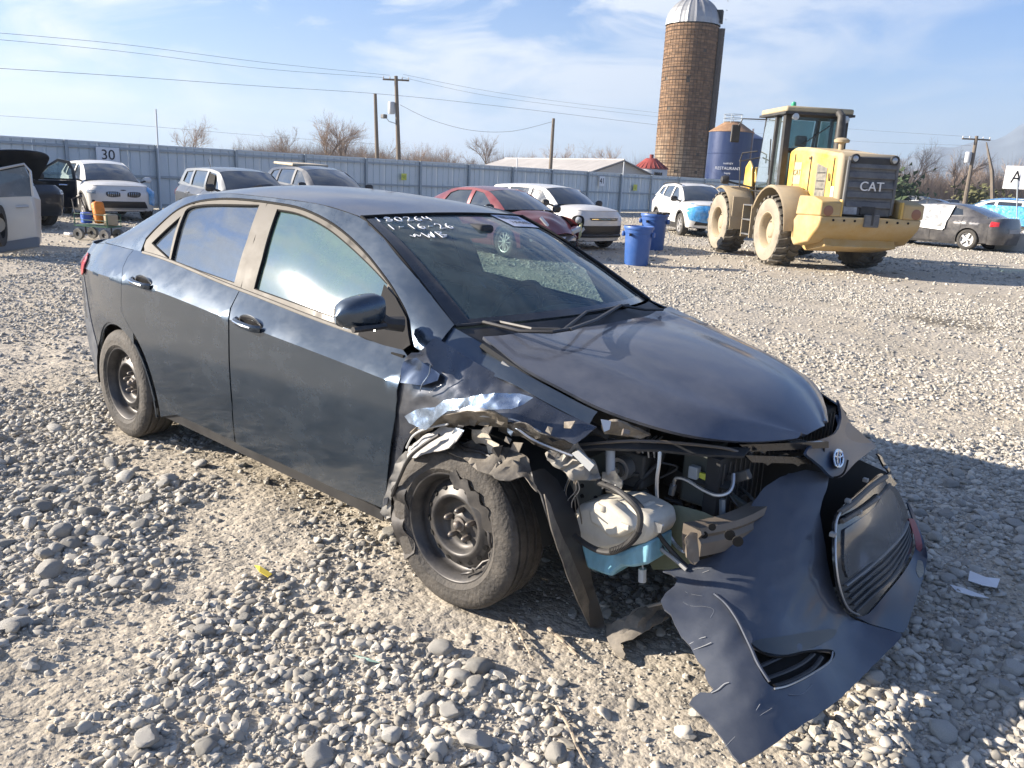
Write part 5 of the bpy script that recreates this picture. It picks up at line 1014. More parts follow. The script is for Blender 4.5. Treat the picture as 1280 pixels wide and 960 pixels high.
    if ('fascia', 0) not in skip:
        if grille == 'kidney':
            for sg in (-1, 1):
                fpatch('kidney_grille', sp([(sg*.035, .60), (sg*.04, .75), (sg*.10, .79), (sg*.24, .78), (sg*.28, .72), (sg*.25, .60), (sg*.14, .565), (sg*.035, .60)][::sg], 3)[:-1], S, T, mesh_m, root, True, .012)
                for k in range(6): V = [tuple(fpoint(S, T, True, sg*(.06+k*.034), t, .02)) for t in (.60, .69, .765)]; MB().tube(V, .006, 4).build('grille_bar', chrome, root)
            fpatch('lower_intake', [(-.50, .12), (.50, .12), (.38, .40), (-.38, .40)], S, T, mesh_m, root, True, .010); fpatch('skid_plate', [(-.42, .06), (.42, .06), (.46, .13), (-.46, .13)], S, T, rimm, root, True, .014)
            for sg in (-1, 1): fpatch('fog_lamp', [(sg*.58, .36), (sg*.68, .36), (sg*.68, .44), (sg*.58, .44)][::sg], S, T, mesh_m, root)
        elif grille == 'soul':
            fpatch('upper_grille', [(-.30, .70), (.30, .70), (.34, .78), (-.34, .78)], S, T, mesh_m, root, True, .01); fpatch('lower_intake', [(-.62, .22), (.62, .22), (.58, .52), (-.58, .52)], S, T, mesh_m, root, True, .01); fpatch('grille_strip', [(-.28, .735), (.28, .735), (.28, .75), (-.28, .75)], S, T, chrome, root, True, .016)
        else:
            fpatch('upper_grille', [(-.36, .62), (.36, .62), (.44, .80), (-.44, .80)], S, T, mesh_m, root, True, .01); fpatch('lower_intake', [(-.5, .12), (.5, .12), (.42, .38), (-.42, .38)], S, T, mesh_m, root, True, .01)
    MB().box((-wb/2, 0, zl+.04), (wb+1.0, T['W']*1.7, .05)).build('underbody', gap, root); MB().box((-wb/2-.1, 0, zl+.25), (wb*.8, T['W']*1.6, .2)).build('cabin_floor', inner, root)
    for y in (-.37, .37): MB().box((-1.45, y, .95), (.14, .45, .75)).build('seat_back', cloth, root, True, bev=.05)
    MB().box((-.42, 0, .88), (.35, 1.3, .16)).build('dashboard', inner, root, True, bev=.05)
    MB().tube([tuple(fpoint(S, T, True, v, .02, -.03)) for v in np.linspace(-.9, .9, 9)], .03, 5).build('lower_lip', blackp, root)
    return root, S, T
SED = dict(W=.90, wb=2.75, R=.33, zl=.20, crease=[(-3.7, .88), (-2, .86), (0, .76), (.9, .62)], belt=[(-3.7, 1.0), (-2.6, 1.05), (-1.5, .99), (-.3, .92), (.3, .86), (.9, .70)], ybelt=[(-3.7, .66), (-2.6, .77), (-.3, .78), (.3, .74), (.7, .64)], plan=[(-3.7, .88), (-3.1, .98), (-2.5, 1), (0, 1), (.5, .96), (.9, .85)],
    rail=[(-.25, .69, 1.0), (-.62, .61, 1.20), (-1.02, .56, 1.36), (-1.6, .57, 1.42), (-2.2, .56, 1.39), (-2.75, .60, 1.24), (-3.2, .64, 1.07)], ih=2, ir=4, crown=.045, xcf=.50, xcr=-3.35, nose=[(0, .86), (.3, .95), (.7, .93), (1, .84)], tail=[(0, -3.75), (.4, -3.8), (1, -3.72)], nose_z=.78, tail_z=1.06,
    split=(-.45, -1.5, -2.5), wins=[[(-1.45, .10), (-.55, .10), (-.78, .55), (-1.12, .86), (-1.42, .88)], [(-2.45, .16), (-1.55, .10), (-1.55, .88), (-2.1, .86), (-2.35, .72)]], deck=True)
SUV = dict(W=.92, wb=2.70, R=.36, zl=.27, crease=[(-3.6, 1.0), (-2, .96), (0, .88), (.9, .78)], belt=[(-3.6, 1.18), (-2.4, 1.14), (-1.5, 1.09), (-.3, 1.04), (.3, .99), (.8, .90)], ybelt=[(-3.6, .74), (-2.4, .80), (-.3, .80), (.3, .77), (.7, .68)], plan=[(-3.6, .93), (-3.1, .985), (-2.5, 1), (0, 1), (.5, .97), (.9, .88)],
    rail=[(-.28, .71, 1.10), (-.65, .64, 1.34), (-1.08, .59, 1.53), (-1.7, .61, 1.61), (-2.5, .60, 1.59), (-3.1, .60, 1.53), (-3.35, .66, 1.35), (-3.52, .72, 1.185)], ih=2, ir=5, crown=.05, xcf=.48, xcr=-3.3, nose=[(0, .74), (.35, .84), (.7, .84), (1, .74)], tail=[(0, -3.6), (.4, -3.68), (.8, -3.62), (1, -3.55)], nose_z=.98, tail_z=1.2,
    split=(-.48, -1.5, -2.45), wins=[[(-1.46, .10), (-.62, .10), (-.82, .5), (-1.2, .86), (-1.45, .88)], [(-2.42, .12), (-1.56, .10), (-1.56, .88), (-2.4, .86)], [(-3.02, .30), (-2.52, .14), (-2.52, .85), (-2.9, .80)]], clad=True)
BOX = dict(SUV, wb=2.57, R=.33, zl=.22, rail=[(-.30, .72, 1.12), (-.6, .66, 1.33), (-.92, .63, 1.50), (-1.6, .64, 1.56), (-2.5, .63, 1.55), (-3.05, .62, 1.52), (-3.18, .67, 1.33), (-3.25, .72, 1.17)], belt=[(-3.4, 1.16), (-2.2, 1.11), (-1.4, 1.08), (-.3, 1.05), (.3, 1.01), (.8, .95)], xcr=-3.0, tail=[(0, -3.28), (.5, -3.32), (1, -3.26)], nose=[(0, .66), (.35, .76), (.7, .76), (1, .66)], nose_z=1.0, xcf=.40, clad=False, split=(-.46, -1.42, -2.3),
    wins=[[(-1.38, .10), (-.56, .10), (-.70, .5), (-.98, .86), (-1.38, .88)], [(-2.28, .10), (-1.48, .10), (-1.48, .88), (-2.28, .88)], [(-2.9, .22), (-2.4, .12), (-2.4, .86), (-2.85, .8)]])
white = paintm('white_paint', (.72, .71, .68), 0, .3); redp = paintm('red_paint', (.16, .006, .014), .3, .15); silv = mat('grimy_silver_paint', (.07, .08, .095), .35, .3, .5, .6, dust=.3, dcol=(.14, .145, .15), dscale=2.5); dgrey = paintm('dark_grey_paint', (.055, .055, .062), .5); blk = mat('black_paint', (.014, .016, .022), .3, .2, .5, .7, dust=.2, dcol=(.09, .09, .09), dscale=2.5); champ = paintm('champagne_paint', (.5, .5, .49), .4, .2)
# white crossover by the fence
r_, S_, T_ = vehicle('white_crossover', 'white crossover with twin oval grilles and blue film on its corner, under sign 30', 'car', (-20.06, 6.71, 0), 352.3-2, .89, dict(SUV, mcol=1), white, style='ten', grille='kidney')
fpatch('protective_film', [(.52, .30), (.80, .22), (.99, .30), (.99, .98), (.7, 1.0), (.48, .86)], S_, T_, film, r_, True, .035, .07)
skin('protective_film', [(.46, .55), (.46, .93), (.2, 1.0), (.05, .98), (.12, .80), (.3, .62)], S_.L(.03, 1), film, r_, .07, flip=False)
fpatch('front_badge', sp([(0, .83), (.03, .85), (0, .87), (-.03, .85), (0, .83)], 3)[:-1], S_, T_, blackp, r_, True, .012)
# white crossover with blue film on the whole front
r_, S_, T_ = vehicle('white_crossover', 'white crossover with blue film over its front, left of the yellow loader', 'car', (-11.1, 21.6, 0), 318, 1.0, SUV, white, style='five')
fpatch('protective_film', [(-.70, .36), (-.2, .24), (.35, .28), (.72, .34), (.86, .6), (.6, .98), (.1, 1.0), (-.45, .99), (-.9, .88), (-.82, .62)], S_, T_, film, r_, True, .03, .07)
G_ = [[tuple(np.array(fpoint(S_, T_, True, v, 1.))*np.array([1, 1, 1])+np.array([-.04-k*.06, 0, .015+k*.008+.015*math.sin(v*9+k*2)])) for v in np.linspace(-.75, .6, 14)] for k in range(6)]
gridmesh('hood_film', G_, film, r_, flip=True); 
for a, c in ((-2.6, -.6), (-2.6, .6)): MB().tube([(-1.1, c, 1.60), (-1.8, c, 1.66), (-2.8, c, 1.64), (-3.1, c, 1.58)], .018, 6).build('roof_rail', blackp, r_, True)
# boxy white car with broken corner
r_, S_, T_ = vehicle('boxy_hatchback', 'boxy white hatchback with a broken front corner, behind the red sedan', 'car', (-9.89, 13.3, 0), 351.9, .895, BOX, white, style='five', grille='soul', skip=(('headlight', -1),), gl=bgglass)
fpatch('broken_lamp_hole', sp([(-.50, .60), (-.52, .80), (-.7, .86), (-.92, .80), (-.95, .60), (-.8, .35), (-.66, .15), (-.58, .3), (-.50, .60)], 3)[:-1], S_, T_, gap, r_, True, .012)
q = fpoint(S_, T_, True, -.68, .70, .04); o = MB().lathe([(.001, .05), (.055, .05), (.075, .03), (.085, 0), (.09, -.04)], 18, tuple(q), 'x').build('loose_headlight', lensm, r_, True)
MB().tube([tuple(fpoint(S_, T_, True, v, t, .05)) for v, t in ((-.60, .62), (-.64, .4), (-.62, .2), (-.66, .05))], [.02, .05, .035, .015], 6).build('hanging_bracket', mat('yellowed_plastic', (.55, .55, .3), .5), r_, True)
MB().prism([tuple(fpoint(S_, T_, True, v, t, .03)) for v, t in ((-.54, .48), (-.50, .40), (-.60, .28), (-.66, .30))], (.03, 0, 0)).build('broken_bumper_piece', white, r_)
MB().tube([tuple(fpoint(S_, T_, True, v, .18, .0)) for v in np.linspace(-.6, .6, 7)], .05, 6).build('lower_trim', blackp, r_)
# red sedan with crushed front
r_, S_, T_ = vehicle('red_sedan', 'dark red sedan with crushed nose and loose white strip, beside the boxy white hatchback', 'car', (-8.95, 10.35, 0), 351, .93, SED, redp, style='ten', gl=bgglass, lights=False, skip=(('fascia', 0), ('hood', 0)), grille='none')
rnd = random.Random(3); G_ = []
for i in range(14):
    row = []
    for k in range(15):
        s_ = k/7-1; x = -.1+i*.075; z = 1.0-.012*i-.0016*i*i-.10*abs(s_)**2.4+.05*(noise.noise(Vector((x*3, s_*2.2, 4)))) * min(1, i/5)
        row.append((x-.05*abs(s_)**2*(i/4), s_*(.77-.012*i), z))
    G_.append(row)
gridmesh('crushed_hood', G_, redp, r_, flip=False, sol=.01)
MB().box((.42, 0, .42), (.35, 1.35, .40)).build('exposed_radiator', dark_in, r_, bev=.05); MB().box((.66, -.05, .45), (.10, 1.3, .12)).build('crash_beam', alu, r_, bev=.02)
MB().box((.60, .60, .62), (.20, .30, .12), Matrix.Rotation(.3, 3, 'X')).build('broken_lamp', lensm, r_, bev=.03)
MB().prism([(.52, -.35, .86), (.50, -.27, .88), (.74, .0, .50), (.78, -.08, .48)], (.01, 0, .03)).build('loose_strip', white, r_)
for k in range(9):
    a = rnd.uniform(-.7, .7); MB().prism([(.55+rnd.uniform(0, .2), a, rnd.uniform(.2, .6)), (.62+rnd.uniform(0, .2), a+rnd.uniform(.05, .2), rnd.uniform(.3, .65)), (.65+rnd.uniform(0, .15), a+rnd.uniform(-.1, .1), rnd.uniform(.15, .3))], (.01, 0, .02)).build('torn_plastic', blackp if k % 2 else alu, r_)
for nm, w_ in (('curtain_airbag', (-1.42, -.62)), ('curtain_airbag', (-2.4, -1.6))):
    skin(nm, [(w_[0], 1.0), (w_[1], 1.0), (w_[1]-.1, 1.14), (w_[0]+.05, 1.2)], S_.U(-.05, 1), mat('airbag_cloth', (.35, .42, .36), .9), r_, .2)
# silver boxy SUV and dark SUV showing over the sedan's roof
BX2 = dict(BOX, R=.38, zl=.3, W=.94)
r_, S_, T_ = vehicle('silver_suv', 'dusty boxy silver SUV with a missing rear window, seen over the blue sedan roof', 'car', (-13.7, 7.0, 0), 352, .92, BX2, silv, style='five', gl=bgglass)
skin('missing_window_opening', [(x, float(S_.zb(x))*(1-t)+float(S_.zr(x))*t) for x, t in ((-1.30, .12), (-.85, .12), (-1.0, .80), (-1.32, .82))], S_.U(.004, -1), gap, r_, .2, flip=True)
MB().tube([(-3.4, -.2, .9), (-3.43, 0, .9)], .33, 20).build('spare_wheel', bgtyre, r_, True); MB().tube([(-2.0, -.4, 1.58), (-2.15, -.4, 1.78)], .006, 5).build('roof_aerial', blackp, r_)
for i, (y0, y1) in enumerate(((-.5, .1), (.0, .6))): MB().prism([(-.1, y0, 1.13), (.35, (y0+y1)/2, 1.27), (.7, y1, 1.08), (.5, y1, 1.05)], (.0, .25, .03)).build('buckled_hood_sheet', blk, r_)
r_, S_, T_ = vehicle('dark_suv', 'dark SUV with a sunlit roof behind the boxy silver SUV, near the fence', 'car', (-15.6, 10.6, 0), 352, .97, SUV, blk, style='five')
MB().box((-2.4, -.05, 1.68), (1.2, 1.1, .07), Matrix.Rotation(.03, 3, 'Y')).build('sunlit_roof_slab', mat('sunlit_roof_tan', (.5, .43, .32), .7, var=.2), r_, bev=.02)  # tan slab added to show the golden reflection on the sunlit roof
q_ = on(67, 291, 2, 0); q_ = Vector(q_)-Matrix.Rotation(R(14), 3, 'Z') @ Vector((.62, -.85, 0))*.95; BX, BY = q_.x-1.25*.749, q_.y-1.25*.661
# black SUV with raised hood and open door, far left
r_, S_, T_ = vehicle('black_suv', 'black SUV with its hood raised and front door open, at the left edge', 'car', (BX, BY, 0), 14, .95, SUV, blk, style='five', hood_rot=46, skip=(('front_door', 1),))
MB().box((.2, 0, .72), (.8, 1.3, .35)).build('engine_cover', dark_in, r_, True, bev=.05)
dq = empty('door', (-1.35, 1.5, 0), R(-150)); dq.parent = r_
b = MB().prism([(0, 0, .38), (-1.0, 0, .38), (-1.02, 0, 1.05), (0, 0, 1.02)], (0, .07, 0)); b.build('open_door_panel', blk, dq, False, bev=.01)
fo = [(0, 1.03), (-1.02, 1.05), (-1.0, 1.3), (-.9, 1.52), (-.62, 1.56), (-.3, 1.36), (-.05, 1.12)]; fi = [(-.10, 1.08), (-.95, 1.09), (-.93, 1.3), (-.84, 1.45), (-.62, 1.49), (-.36, 1.34)]
P_, F_ = tri(fo, .1, [fi]); mesh('door_window_frame', [(a, .03, c) for a, c in P_], F_, blk, dq, False, sol=.04); P_, F_ = tri(fi, .2); mesh('door_glass', [(a, .02, c) for a, c in P_], F_, glass('door_green_glass', (.6, .75, .73), 1, .35, (.4, .5, .5)), dq, False)
MB().tube([(-.82, .085, .93), (-.62, .085, .93)], .02, 6).build('door_handle', chrome, dq, True)
b = MB()
for k in range(4): b.box((-.02-.0*k, -.925, .92+k*.045), (.22, .01, .012))
b.build('hood_lettering', white, r_)
# pale car at the left edge: only an open door and a wheel are in the frame
root = empty('pale_car', (-13.9, .5, 0), R(330), .95); tag(root, 'pale silver car cut by the left edge, its door in front of the black SUV', 'car')
def lf_(a, b_, D=15.3): return root.matrix_basis.inverted() @ Vector(far(a, b_, D))
bpy.context.view_layer.update()
dpn = [lf_(*p) for p in ((-60, 250), (0, 245), (38, 245), (42, 262), (45, 285), (47, 304), (0, 312), (-60, 318))]
MB().prism(dpn, root.matrix_basis.inverted().to_3x3() @ (Vector(cf)*.09)).build('open_door', champ, root, False, bev=.01)
MB().prism([lf_(*p, 15.27) for p in ((-60, 304), (0, 303), (47, 296), (47, 308), (2, 316), (-60, 318))], root.matrix_basis.inverted().to_3x3() @ (Vector(cf)*.06)).build('door_sill_trim', mat('sill_grey', (.16, .18, .21), .5), root)
P_ = [lf_(*p) for p in ((-60, 222), (0, 214), (30, 208), (36, 220), (38, 245), (-60, 249))]
MB().prism(P_, root.matrix_basis.inverted().to_3x3() @ (Vector(cf)*.04)).build('door_window', mat('blue_window', (.04, .07, .11), .1, coat=1, dust=.4, dcol=(.2, .25, .3)), root)
MB().tube([lf_(*p, 15.25) for p in ((-60, 219), (0, 211), (30, 205), (38, 214), (41, 245))], .022, 6).build('window_frame', champ, root, True)
MB().tube([lf_(20, 259, 15.2), lf_(36, 258, 15.2)], .022, 6).build('door_handle', champ, root, True)
q = lf_(-6, 282, 15.0); MB().lathe([(.2, .1), (.33, .1), (.34, 0), (.33, -.1), (.2, -.1)], 26, tuple(q), 'y').build('wheel', bgtyre, root, True)
MB().prism([lf_(*p, 16.1) for p in ((-60, 215), (-10, 208), (0, 230), (2, 290), (-60, 300))], root.matrix_basis.inverted().to_3x3() @ (Vector(cf)*1.2)).build('body', champ, root, False, bev=.05)
# dark grey sedan wrapped in clear film
r_, S_, T_ = vehicle('grey_sedan', 'dark grey sedan with clear plastic taped over its doors, right of the loader', 'car', (-7.06, 28.29, 0), 166.5, .985, SED, dgrey, style='five')
clearf = mat('clear_sheeting', (.42, .43, .43), .25, .1, coat=.8, var=.4, vscale=6, dust=.8, dcol=(.14, .14, .145), dscale=5, bump=1, bscale=6, dlo=.4, dhi=.7)
tape = mat('white_tape', (.8, .8, .78), .6)
o_ = [(.5, .90), (-.2, 1.02), (-.9, 1.36), (-1.7, 1.40), (-2.02, 1.38), (-1.95, .62), (-1.2, .66), (-.2, .72), (.4, .80)]
def both(x, z): return np.where(z > S_.zb(x), S_.up(x, np.minimum(z, S_.zr(x))), S_.low(x, z))
def fl(off): return lambda x, z: np.c_[x, both(x, z)+off+.012*np.sin(x*17+z*9), z]
skin('clear_plastic_sheet', o_, fl(.03), clearf, r_, .07, flip=False)
for pts in ([(-2.03, 1.38), (-2.0, 1.0), (-1.95, .62)], [(-1.95, .62), (-1.2, .66), (-.2, .72), (.45, .80)]):
    g0 = [[(x+d if abs(pts[0][0]-pts[-1][0]) < .2 else x, float(both(x, z))+.055, z if abs(pts[0][0]-pts[-1][0]) < .2 else z+d) for d in (-.05, .05)] for x, z in sp(pts, 6)]
    gridmesh('tape_strip', g0, tape, r_)
# wrapped and distant cars at right
def far_car(label, pxx, pyy, head, s, T, m, grp=None, film_on=0, gl=None, nm='parked_car'):
    g = on(pxx, pyy, 2, 0); r_, S_, T_ = vehicle(nm, label, 'car', (g[0], g[1], 0), head, s, T, m, grp, style='five', simple=True, gl=gl)
    if film_on:
        e = [p for p in T['rail'][T['ih']-2:]]; gg = patch([(p[0], p[1]+.03, p[2]+.03) for p in T['rail']], [(p[0], 0, p[2]+.09) for p in T['rail']], 13, 2.4, 4)
        gridmesh('roof_film', gg, film, r_, sol=.01)
        skin('side_film', [(.2, .95), (-.3, 1.03), (-1.1, 1.4), (-2.6, 1.4), (-3.0, 1.1), (-3.0, .7), (.2, .65)], lambda x, z: np.c_[x, np.where(z > S_.zb(x), S_.up(x, np.minimum(z, S_.zr(x))), S_.low(x, z))+.03, z], film, r_, .1)
        for x in (-.95, -2.3): MB().grid([[(x+d, s_*float(S_.yr(x))*1.02, float(S_.zr(x))+.045+.05*(1-s_*s_)) for d in (-.07, .07)] for s_ in np.linspace(-1, 1, 9)]).build('tape_strip', tape, r_, sol=.004)
    return r_
far_car('car fully covered in blue film with white tape bands, behind the grey sedan', 1195, 298, 172, 1.0, SUV, white, None, 1, nm='wrapped_car')
far_car('white car partly covered in blue film at the right edge, behind the concrete block', 1262, 300, 168, 1.0, SUV, white, None, 1, nm='wrapped_car')
gr_ = 'cars parked in the far row at right'
for i, (xx, yy, hd, T, m) in enumerate(((1140, 268, 170, SED, blk), (1168, 266, 178, SED, dgrey), (1119, 264, 165, SUV, silv), (1196, 264, 172, SED, blk), (1226, 264, 168, SUV, dgrey), (1092, 262, 170, SED, dgrey), (1252, 265, 172, SED, silv))):
    far_car('distant '+('black', 'dark grey', 'silver', 'second black', 'dark grey tall', 'low dark grey', 'pale silver')[i]+' car in the row beyond the film-wrapped cars at right', xx, yy, hd, 1.0, T, m, gr_)
# ================================================================== wheel loader
ld = empty('wheel_loader', (-4.9, 15.17, 0), R(137.8)); tag(ld, 'dusty yellow articulated wheel loader seen from behind, with black grille and enclosed cab', 'loader')
yl = mat('loader_yellow', (.64, .38, .03), .45, coat=.2, dust=.55, dcol=(.58, .51, .38), dscale=1.8, top=.45, dlo=.35, dhi=.75, bump=.1, bscale=20)
tan = mat('dusty_tan', (.36, .30, .215), .8, var=.12, vscale=4, dust=.5, dcol=(.36, .27, .13), dscale=2)
cwm = mat('shaded_counterweight_paint', (.42, .27, .08), .6, dust=.6, dcol=(.50, .43, .31), dscale=2.2, dlo=.3, dhi=.7)  # base darkened so the colour itself holds the shade on the counterweight
lgrey = mat('loader_grey', (.075, .08, .09), .55, dust=.6, dcol=(.28, .27, .25), dscale=3)
lblack = mat('loader_black', (.018, .018, .02), .5, dust=.4, dcol=(.15, .14, .12))
ltyre = mat('loader_tyre', (.045, .043, .04), .9, dust=.9, dcol=(.28, .25, .2), dscale=2.5, dlo=.3, dhi=.8)
ltyre_side = mat('muddy_sidewall', (.31, .27, .21), .9, var=.35, vscale=3, dust=.6, dcol=(.14, .13, .11), dscale=6, dlo=.45, dhi=.75)
cabgl = glass('cab_glass', (.34, .5, .52), 1.0, .25, (.18, .24, .25))
LW = {}
def lwheel(x, y, sg, rz=0):
    w_ = empty('wheel', (x, y, .74), rz if sg > 0 else rz+math.pi); w_.parent = ld   # built with outer side toward +y
    if LW:
        for o in LW['p']: copyob(o, w_)
        return
    Rw, h = .70, .27
    pr = [(.36, -.22), (.40, -.27), (.56, -.29), (.66, -.26), (Rw-.02, -.22), (Rw, -.1), (Rw, .1), (Rw-.02, .22), (.66, .26), (.56, .29), (.40, .27), (.36, .22)]
    t = MB().lathe(pr, 48).build('tyre', ltyre, w_, True, auto=45)
    s_ = MB().lathe([(.37, .262), (.40, .275), (.56, .295), (.655, .265)], 48).build('sidewall', ltyre_side, w_, True)
    LW['p'] = [t, s_]
    for k in range(22):
        for sd in (-1, 1):
            a0 = 2*math.pi*(k+(.5 if sd > 0 else 0))/22; P = []
            for a, y_, wd in ((0, .01, .05), (.10, .13, .055), (.15, .27, .065)):
                for e in (-1, 1):
                    for rr in (Rw-.03, Rw+.045 if y_ < .2 else Rw+.015): q = a0+a+e*wd; P.append((rr*math.cos(q), sd*y_, rr*math.sin(q)))
            F = []
            for i in range(2):
                o_ = i*4; F += [(o_+0, o_+1, o_+5, o_+4), (o_+2, o_+6, o_+7, o_+3), (o_+1, o_+3, o_+7, o_+5), (o_, o_+4, o_+6, o_+2)]
            F += [(0, 2, 3, 1), (8, 9, 11, 10)]
            LW['p'].append(mesh('tread_lug', P, F, ltyre, w_, False))
    rim = MB().lathe([(.37, .25), (.385, .27), (.37, .275), (.34, .24), (.32, .12), (.26, .09), (.18, .10), (.16, .17), (.12, .19), (.001, .19)], 36).build('rim', tan, w_, True, auto=50); LW['p'].append(rim)
    for k in range(8): a = 2*math.pi*k/8; LW['p'].append(MB().lathe([(.02, .09), (.02, .125), (.001, .13)], 6, (.22*math.cos(a), 0, .22*math.sin(a))).build('wheel_nut', lblack, w_))
for x, y, sg in ((0, .97, 1), (0, -.97, -1), (3.0, .97, 1), (3.0, -.97, -1)): lwheel(x, y, sg, 0)
def lp(name, poly, y0, y1, m, bev=.02, par=ld): return MB().prism([(a, y0, c) for a, c in poly], (0, y1-y0, 0)).build(name, m, par, True, bev=bev, auto=30)
# rear frame and hood
lp('rear_frame', [(-1.2, .62), (1.3, .62), (1.3, 1.1), (.4, 1.25), (-1.2, 1.2)], -.45, .45, lblack)
hd = lp('engine_hood', [(-1.50, 1.15), (.80, 1.15), (.82, 2.42), (.55, 2.50), (.1, 2.49), (-.8, 2.40), (-1.35, 2.34), (-1.50, 2.26)], -.56, .56, yl, .07)
lp('hood_rear_shell', [(-1.70, 1.18), (-1.46, 1.15), (-1.44, 2.36), (-1.62, 2.33), (-1.68, 2.25)], -.60, .60, tan, .05)
gb = MB().box((-1.71, 0, 1.72), (.06, 1.02, 1.12)).build('rear_grille', lgrey, ld, True, bev=.04)
for k in range(5): MB().box((-1.75, 0, 1.38+k*.185), (.05, .94, .13), Matrix.Rotation(R(16), 3, 'Y')).build('grille_louvre', lgrey, gb, True, bev=.015)
MB().box((-1.745, 0, 2.20), (.05, .98, .14)).build('grille_header', lblack, gb, True, bev=.02)
for y in (-.50, .50): MB().tube([(-1.74, y, 1.2), (-1.75, y, 2.2)], .035, 8).build('grille_frame', lgrey, gb, True)
for y in (-.40, .40):
    MB().lathe([(.085, 0), (.09, -.06), (.075, -.07), (.06, -.05), (.001, -.045)], 20, (-1.74, y, 2.235), 'x').build('work_light', lblack, ld, True); MB().lathe([(.058, -.055), (.03, -.07), (.001, -.072)], 16, (-1.74, y, 2.235), 'x').build('lamp_glass', lensm, ld, True)
fwd = Vector((1, 0, 0))
tag_text('CAT', .25, mat('letter_white', (.75, .75, .74), .5), 'lettering', gb, (-1.80, 0, 1.72), (0, -1, 0), (0, 0, 1), .012)
MB().box((-1.765, -.0, 1.27), (.05, .30, .17)).build('hitch_block', lblack, ld, True, bev=.015); MB().box((-1.77, .36, 1.26), (.03, .28, .15)).build('number_plate', mat('old_plate', (.32, .34, .37), .6, var=.3), ld, True, bev=.01)
# side details, left
MB().box((.28, .563, 1.95), (.34, .02, .46)).build('side_panel', mat('decal_cream', (.62, .50, .26), .5), ld, True, bev=.006)
tag_text('CAT', .17, mat('decal_dark', (.12, .09, .04), .6), 'lettering', ld, (.28, .578, 1.96), (-1, 0, 0), (0, 0, 1), .003)
lp('side_vent', [(-1.05, 1.45), (-.62, 1.38), (-.60, 2.15), (-1.05, 2.05)], .555, .575, mat('vent_mesh', (.10, .10, .09), .6, dust=.9, dcol=(.35, .32, .26), dscale=9), .004)
lp('hood_side_panel', [(-1.30, 1.2), (-.50, 1.2), (-.45, 2.3), (-1.30, 2.2)], .552, .562, yl, .004)
tag_text('930M', .07, lblack, 'lettering', ld, (-.25, .566, 2.25), (-1, 0, 0), (0, 0, 1), .002)
# counterweight
cwp = [(-1.96, 1.02), (-1.90, .92), (-1.55, .62), (-.95, .50), (-.80, .62), (-.80, 1.0), (-.95, 1.12), (-1.55, 1.14), (-1.96, 1.14)]
cw_ = lp('counterweight', cwp, -1.04, 1.04, cwm, .03)
for sg in (-1, 1):
    lp('counterweight_wing', [(-1.97, 1.14), (-1.97, 1.42), (-1.60, 1.50), (-1.0, 1.50), (-.92, 1.12)], sg*.64, sg*1.06, cwm, .03)
    MB().lathe([(.095, 0), (.10, -.012), (.07, -.016), (.001, -.016)], 20, (-1.965, sg*.90, 1.24), 'x').build('tail_light', mat('tail_light_brown', (.25, .10, .05), .3, coat=.5), ld, True)
    for k in range(3): MB().tube([(-1.955, sg*(.33+k*.22), 1.07), (-1.968, sg*(.33+k*.22), 1.07)], .024, 10).build('bolt_hole', gap, ld)
    MB().box((-1.90, sg*.62, 1.30), (.10, .04, .32)).build('yellow_edge', yl, ld, bev=.01)
MB().box((-1.97, 0, 1.08), (.08, .30, .24)).build('drawbar', lgrey, ld, bev=.02); MB().tube([(-1.98, 0, 1.0), (-1.98, 0, 1.2)], .04, 10).build('drawbar_pin', lblack, ld, True)
lp('belly_plate', [(-1.72, .55), (-.9, .40), (-.6, .5), (-.7, .7), (-1.6, .75)], -.75, .75, cwm, .02)
# fenders
def fender(x0, sg, rr=.86, a0=8, a1=150):
    P = [(x0+rr*math.cos(R(a))*1.0, .74+rr*math.sin(R(a))*1.02) for a in np.linspace(a0, a1, 14)]
    G_ = [[(a, y, c) for y in (sg*.62, sg*.66, sg*1.20, sg*1.24)] for a, c in P]; G_ = [[(p[0], p[1], p[2]-(.0 if 0 < i < 3 else .03)) for i, p in enumerate(row)] for row in G_]
    gridmesh('wheel_fender', G_, tan, ld, sol=.03, flip=sg > 0)
for sg in (-1, 1):
    fender(.05, sg, .90, 28, 178); fender(3.0, sg, .84, 70, 188)
    lp('fender_skirt', [(-.5, 1.2), (.9, 1.2), (.8, 1.62), (-.35, 1.60)], sg*.52, sg*.68, tan, .03)
    MB().box((2.16, sg*1.0, 1.05), (.03, .42, .66)).build('fender_flap', tan, ld, bev=.01)
# cab
def bar(name, a, b_, r=.05, m=lblack): return MB().tube([a, b_], r, 4).build(name, m, ld)
C0, C1, CY = .86, 2.25, .66
lp('cab_base', [(.84, 1.15), (2.2, 1.15), (2.35, 1.55), (.84, 1.62)], -.64, .64, lblack, .03)
for sg in (-1, 1):
    bar('cab_post', (C0, sg*CY, 1.55), (C0+.05, sg*.66, 3.25), .095); bar('cab_post', (1.42, sg*CY, 1.5), (1.42, sg*.66, 3.25), .06); bar('cab_post', (2.32, sg*CY*.9, 1.55), (2.10, sg*.62, 3.25), .04)
    for x0, x1, x2, x3 in ((C0+.06, 1.38, 1.38, C0+.10), (1.46, 2.28, 2.08, 1.46)): mesh('cab_window', [(x0, sg*.655, 1.62), (x1, sg*.655, 1.62), (x2, sg*.64, 3.2), (x3, sg*.64, 3.2)], [(0, 1, 2, 3)], cabgl, ld, False)
    bar('door_bar', (1.50, sg*.69, 1.9), (1.60, sg*.69, 2.7), .015)
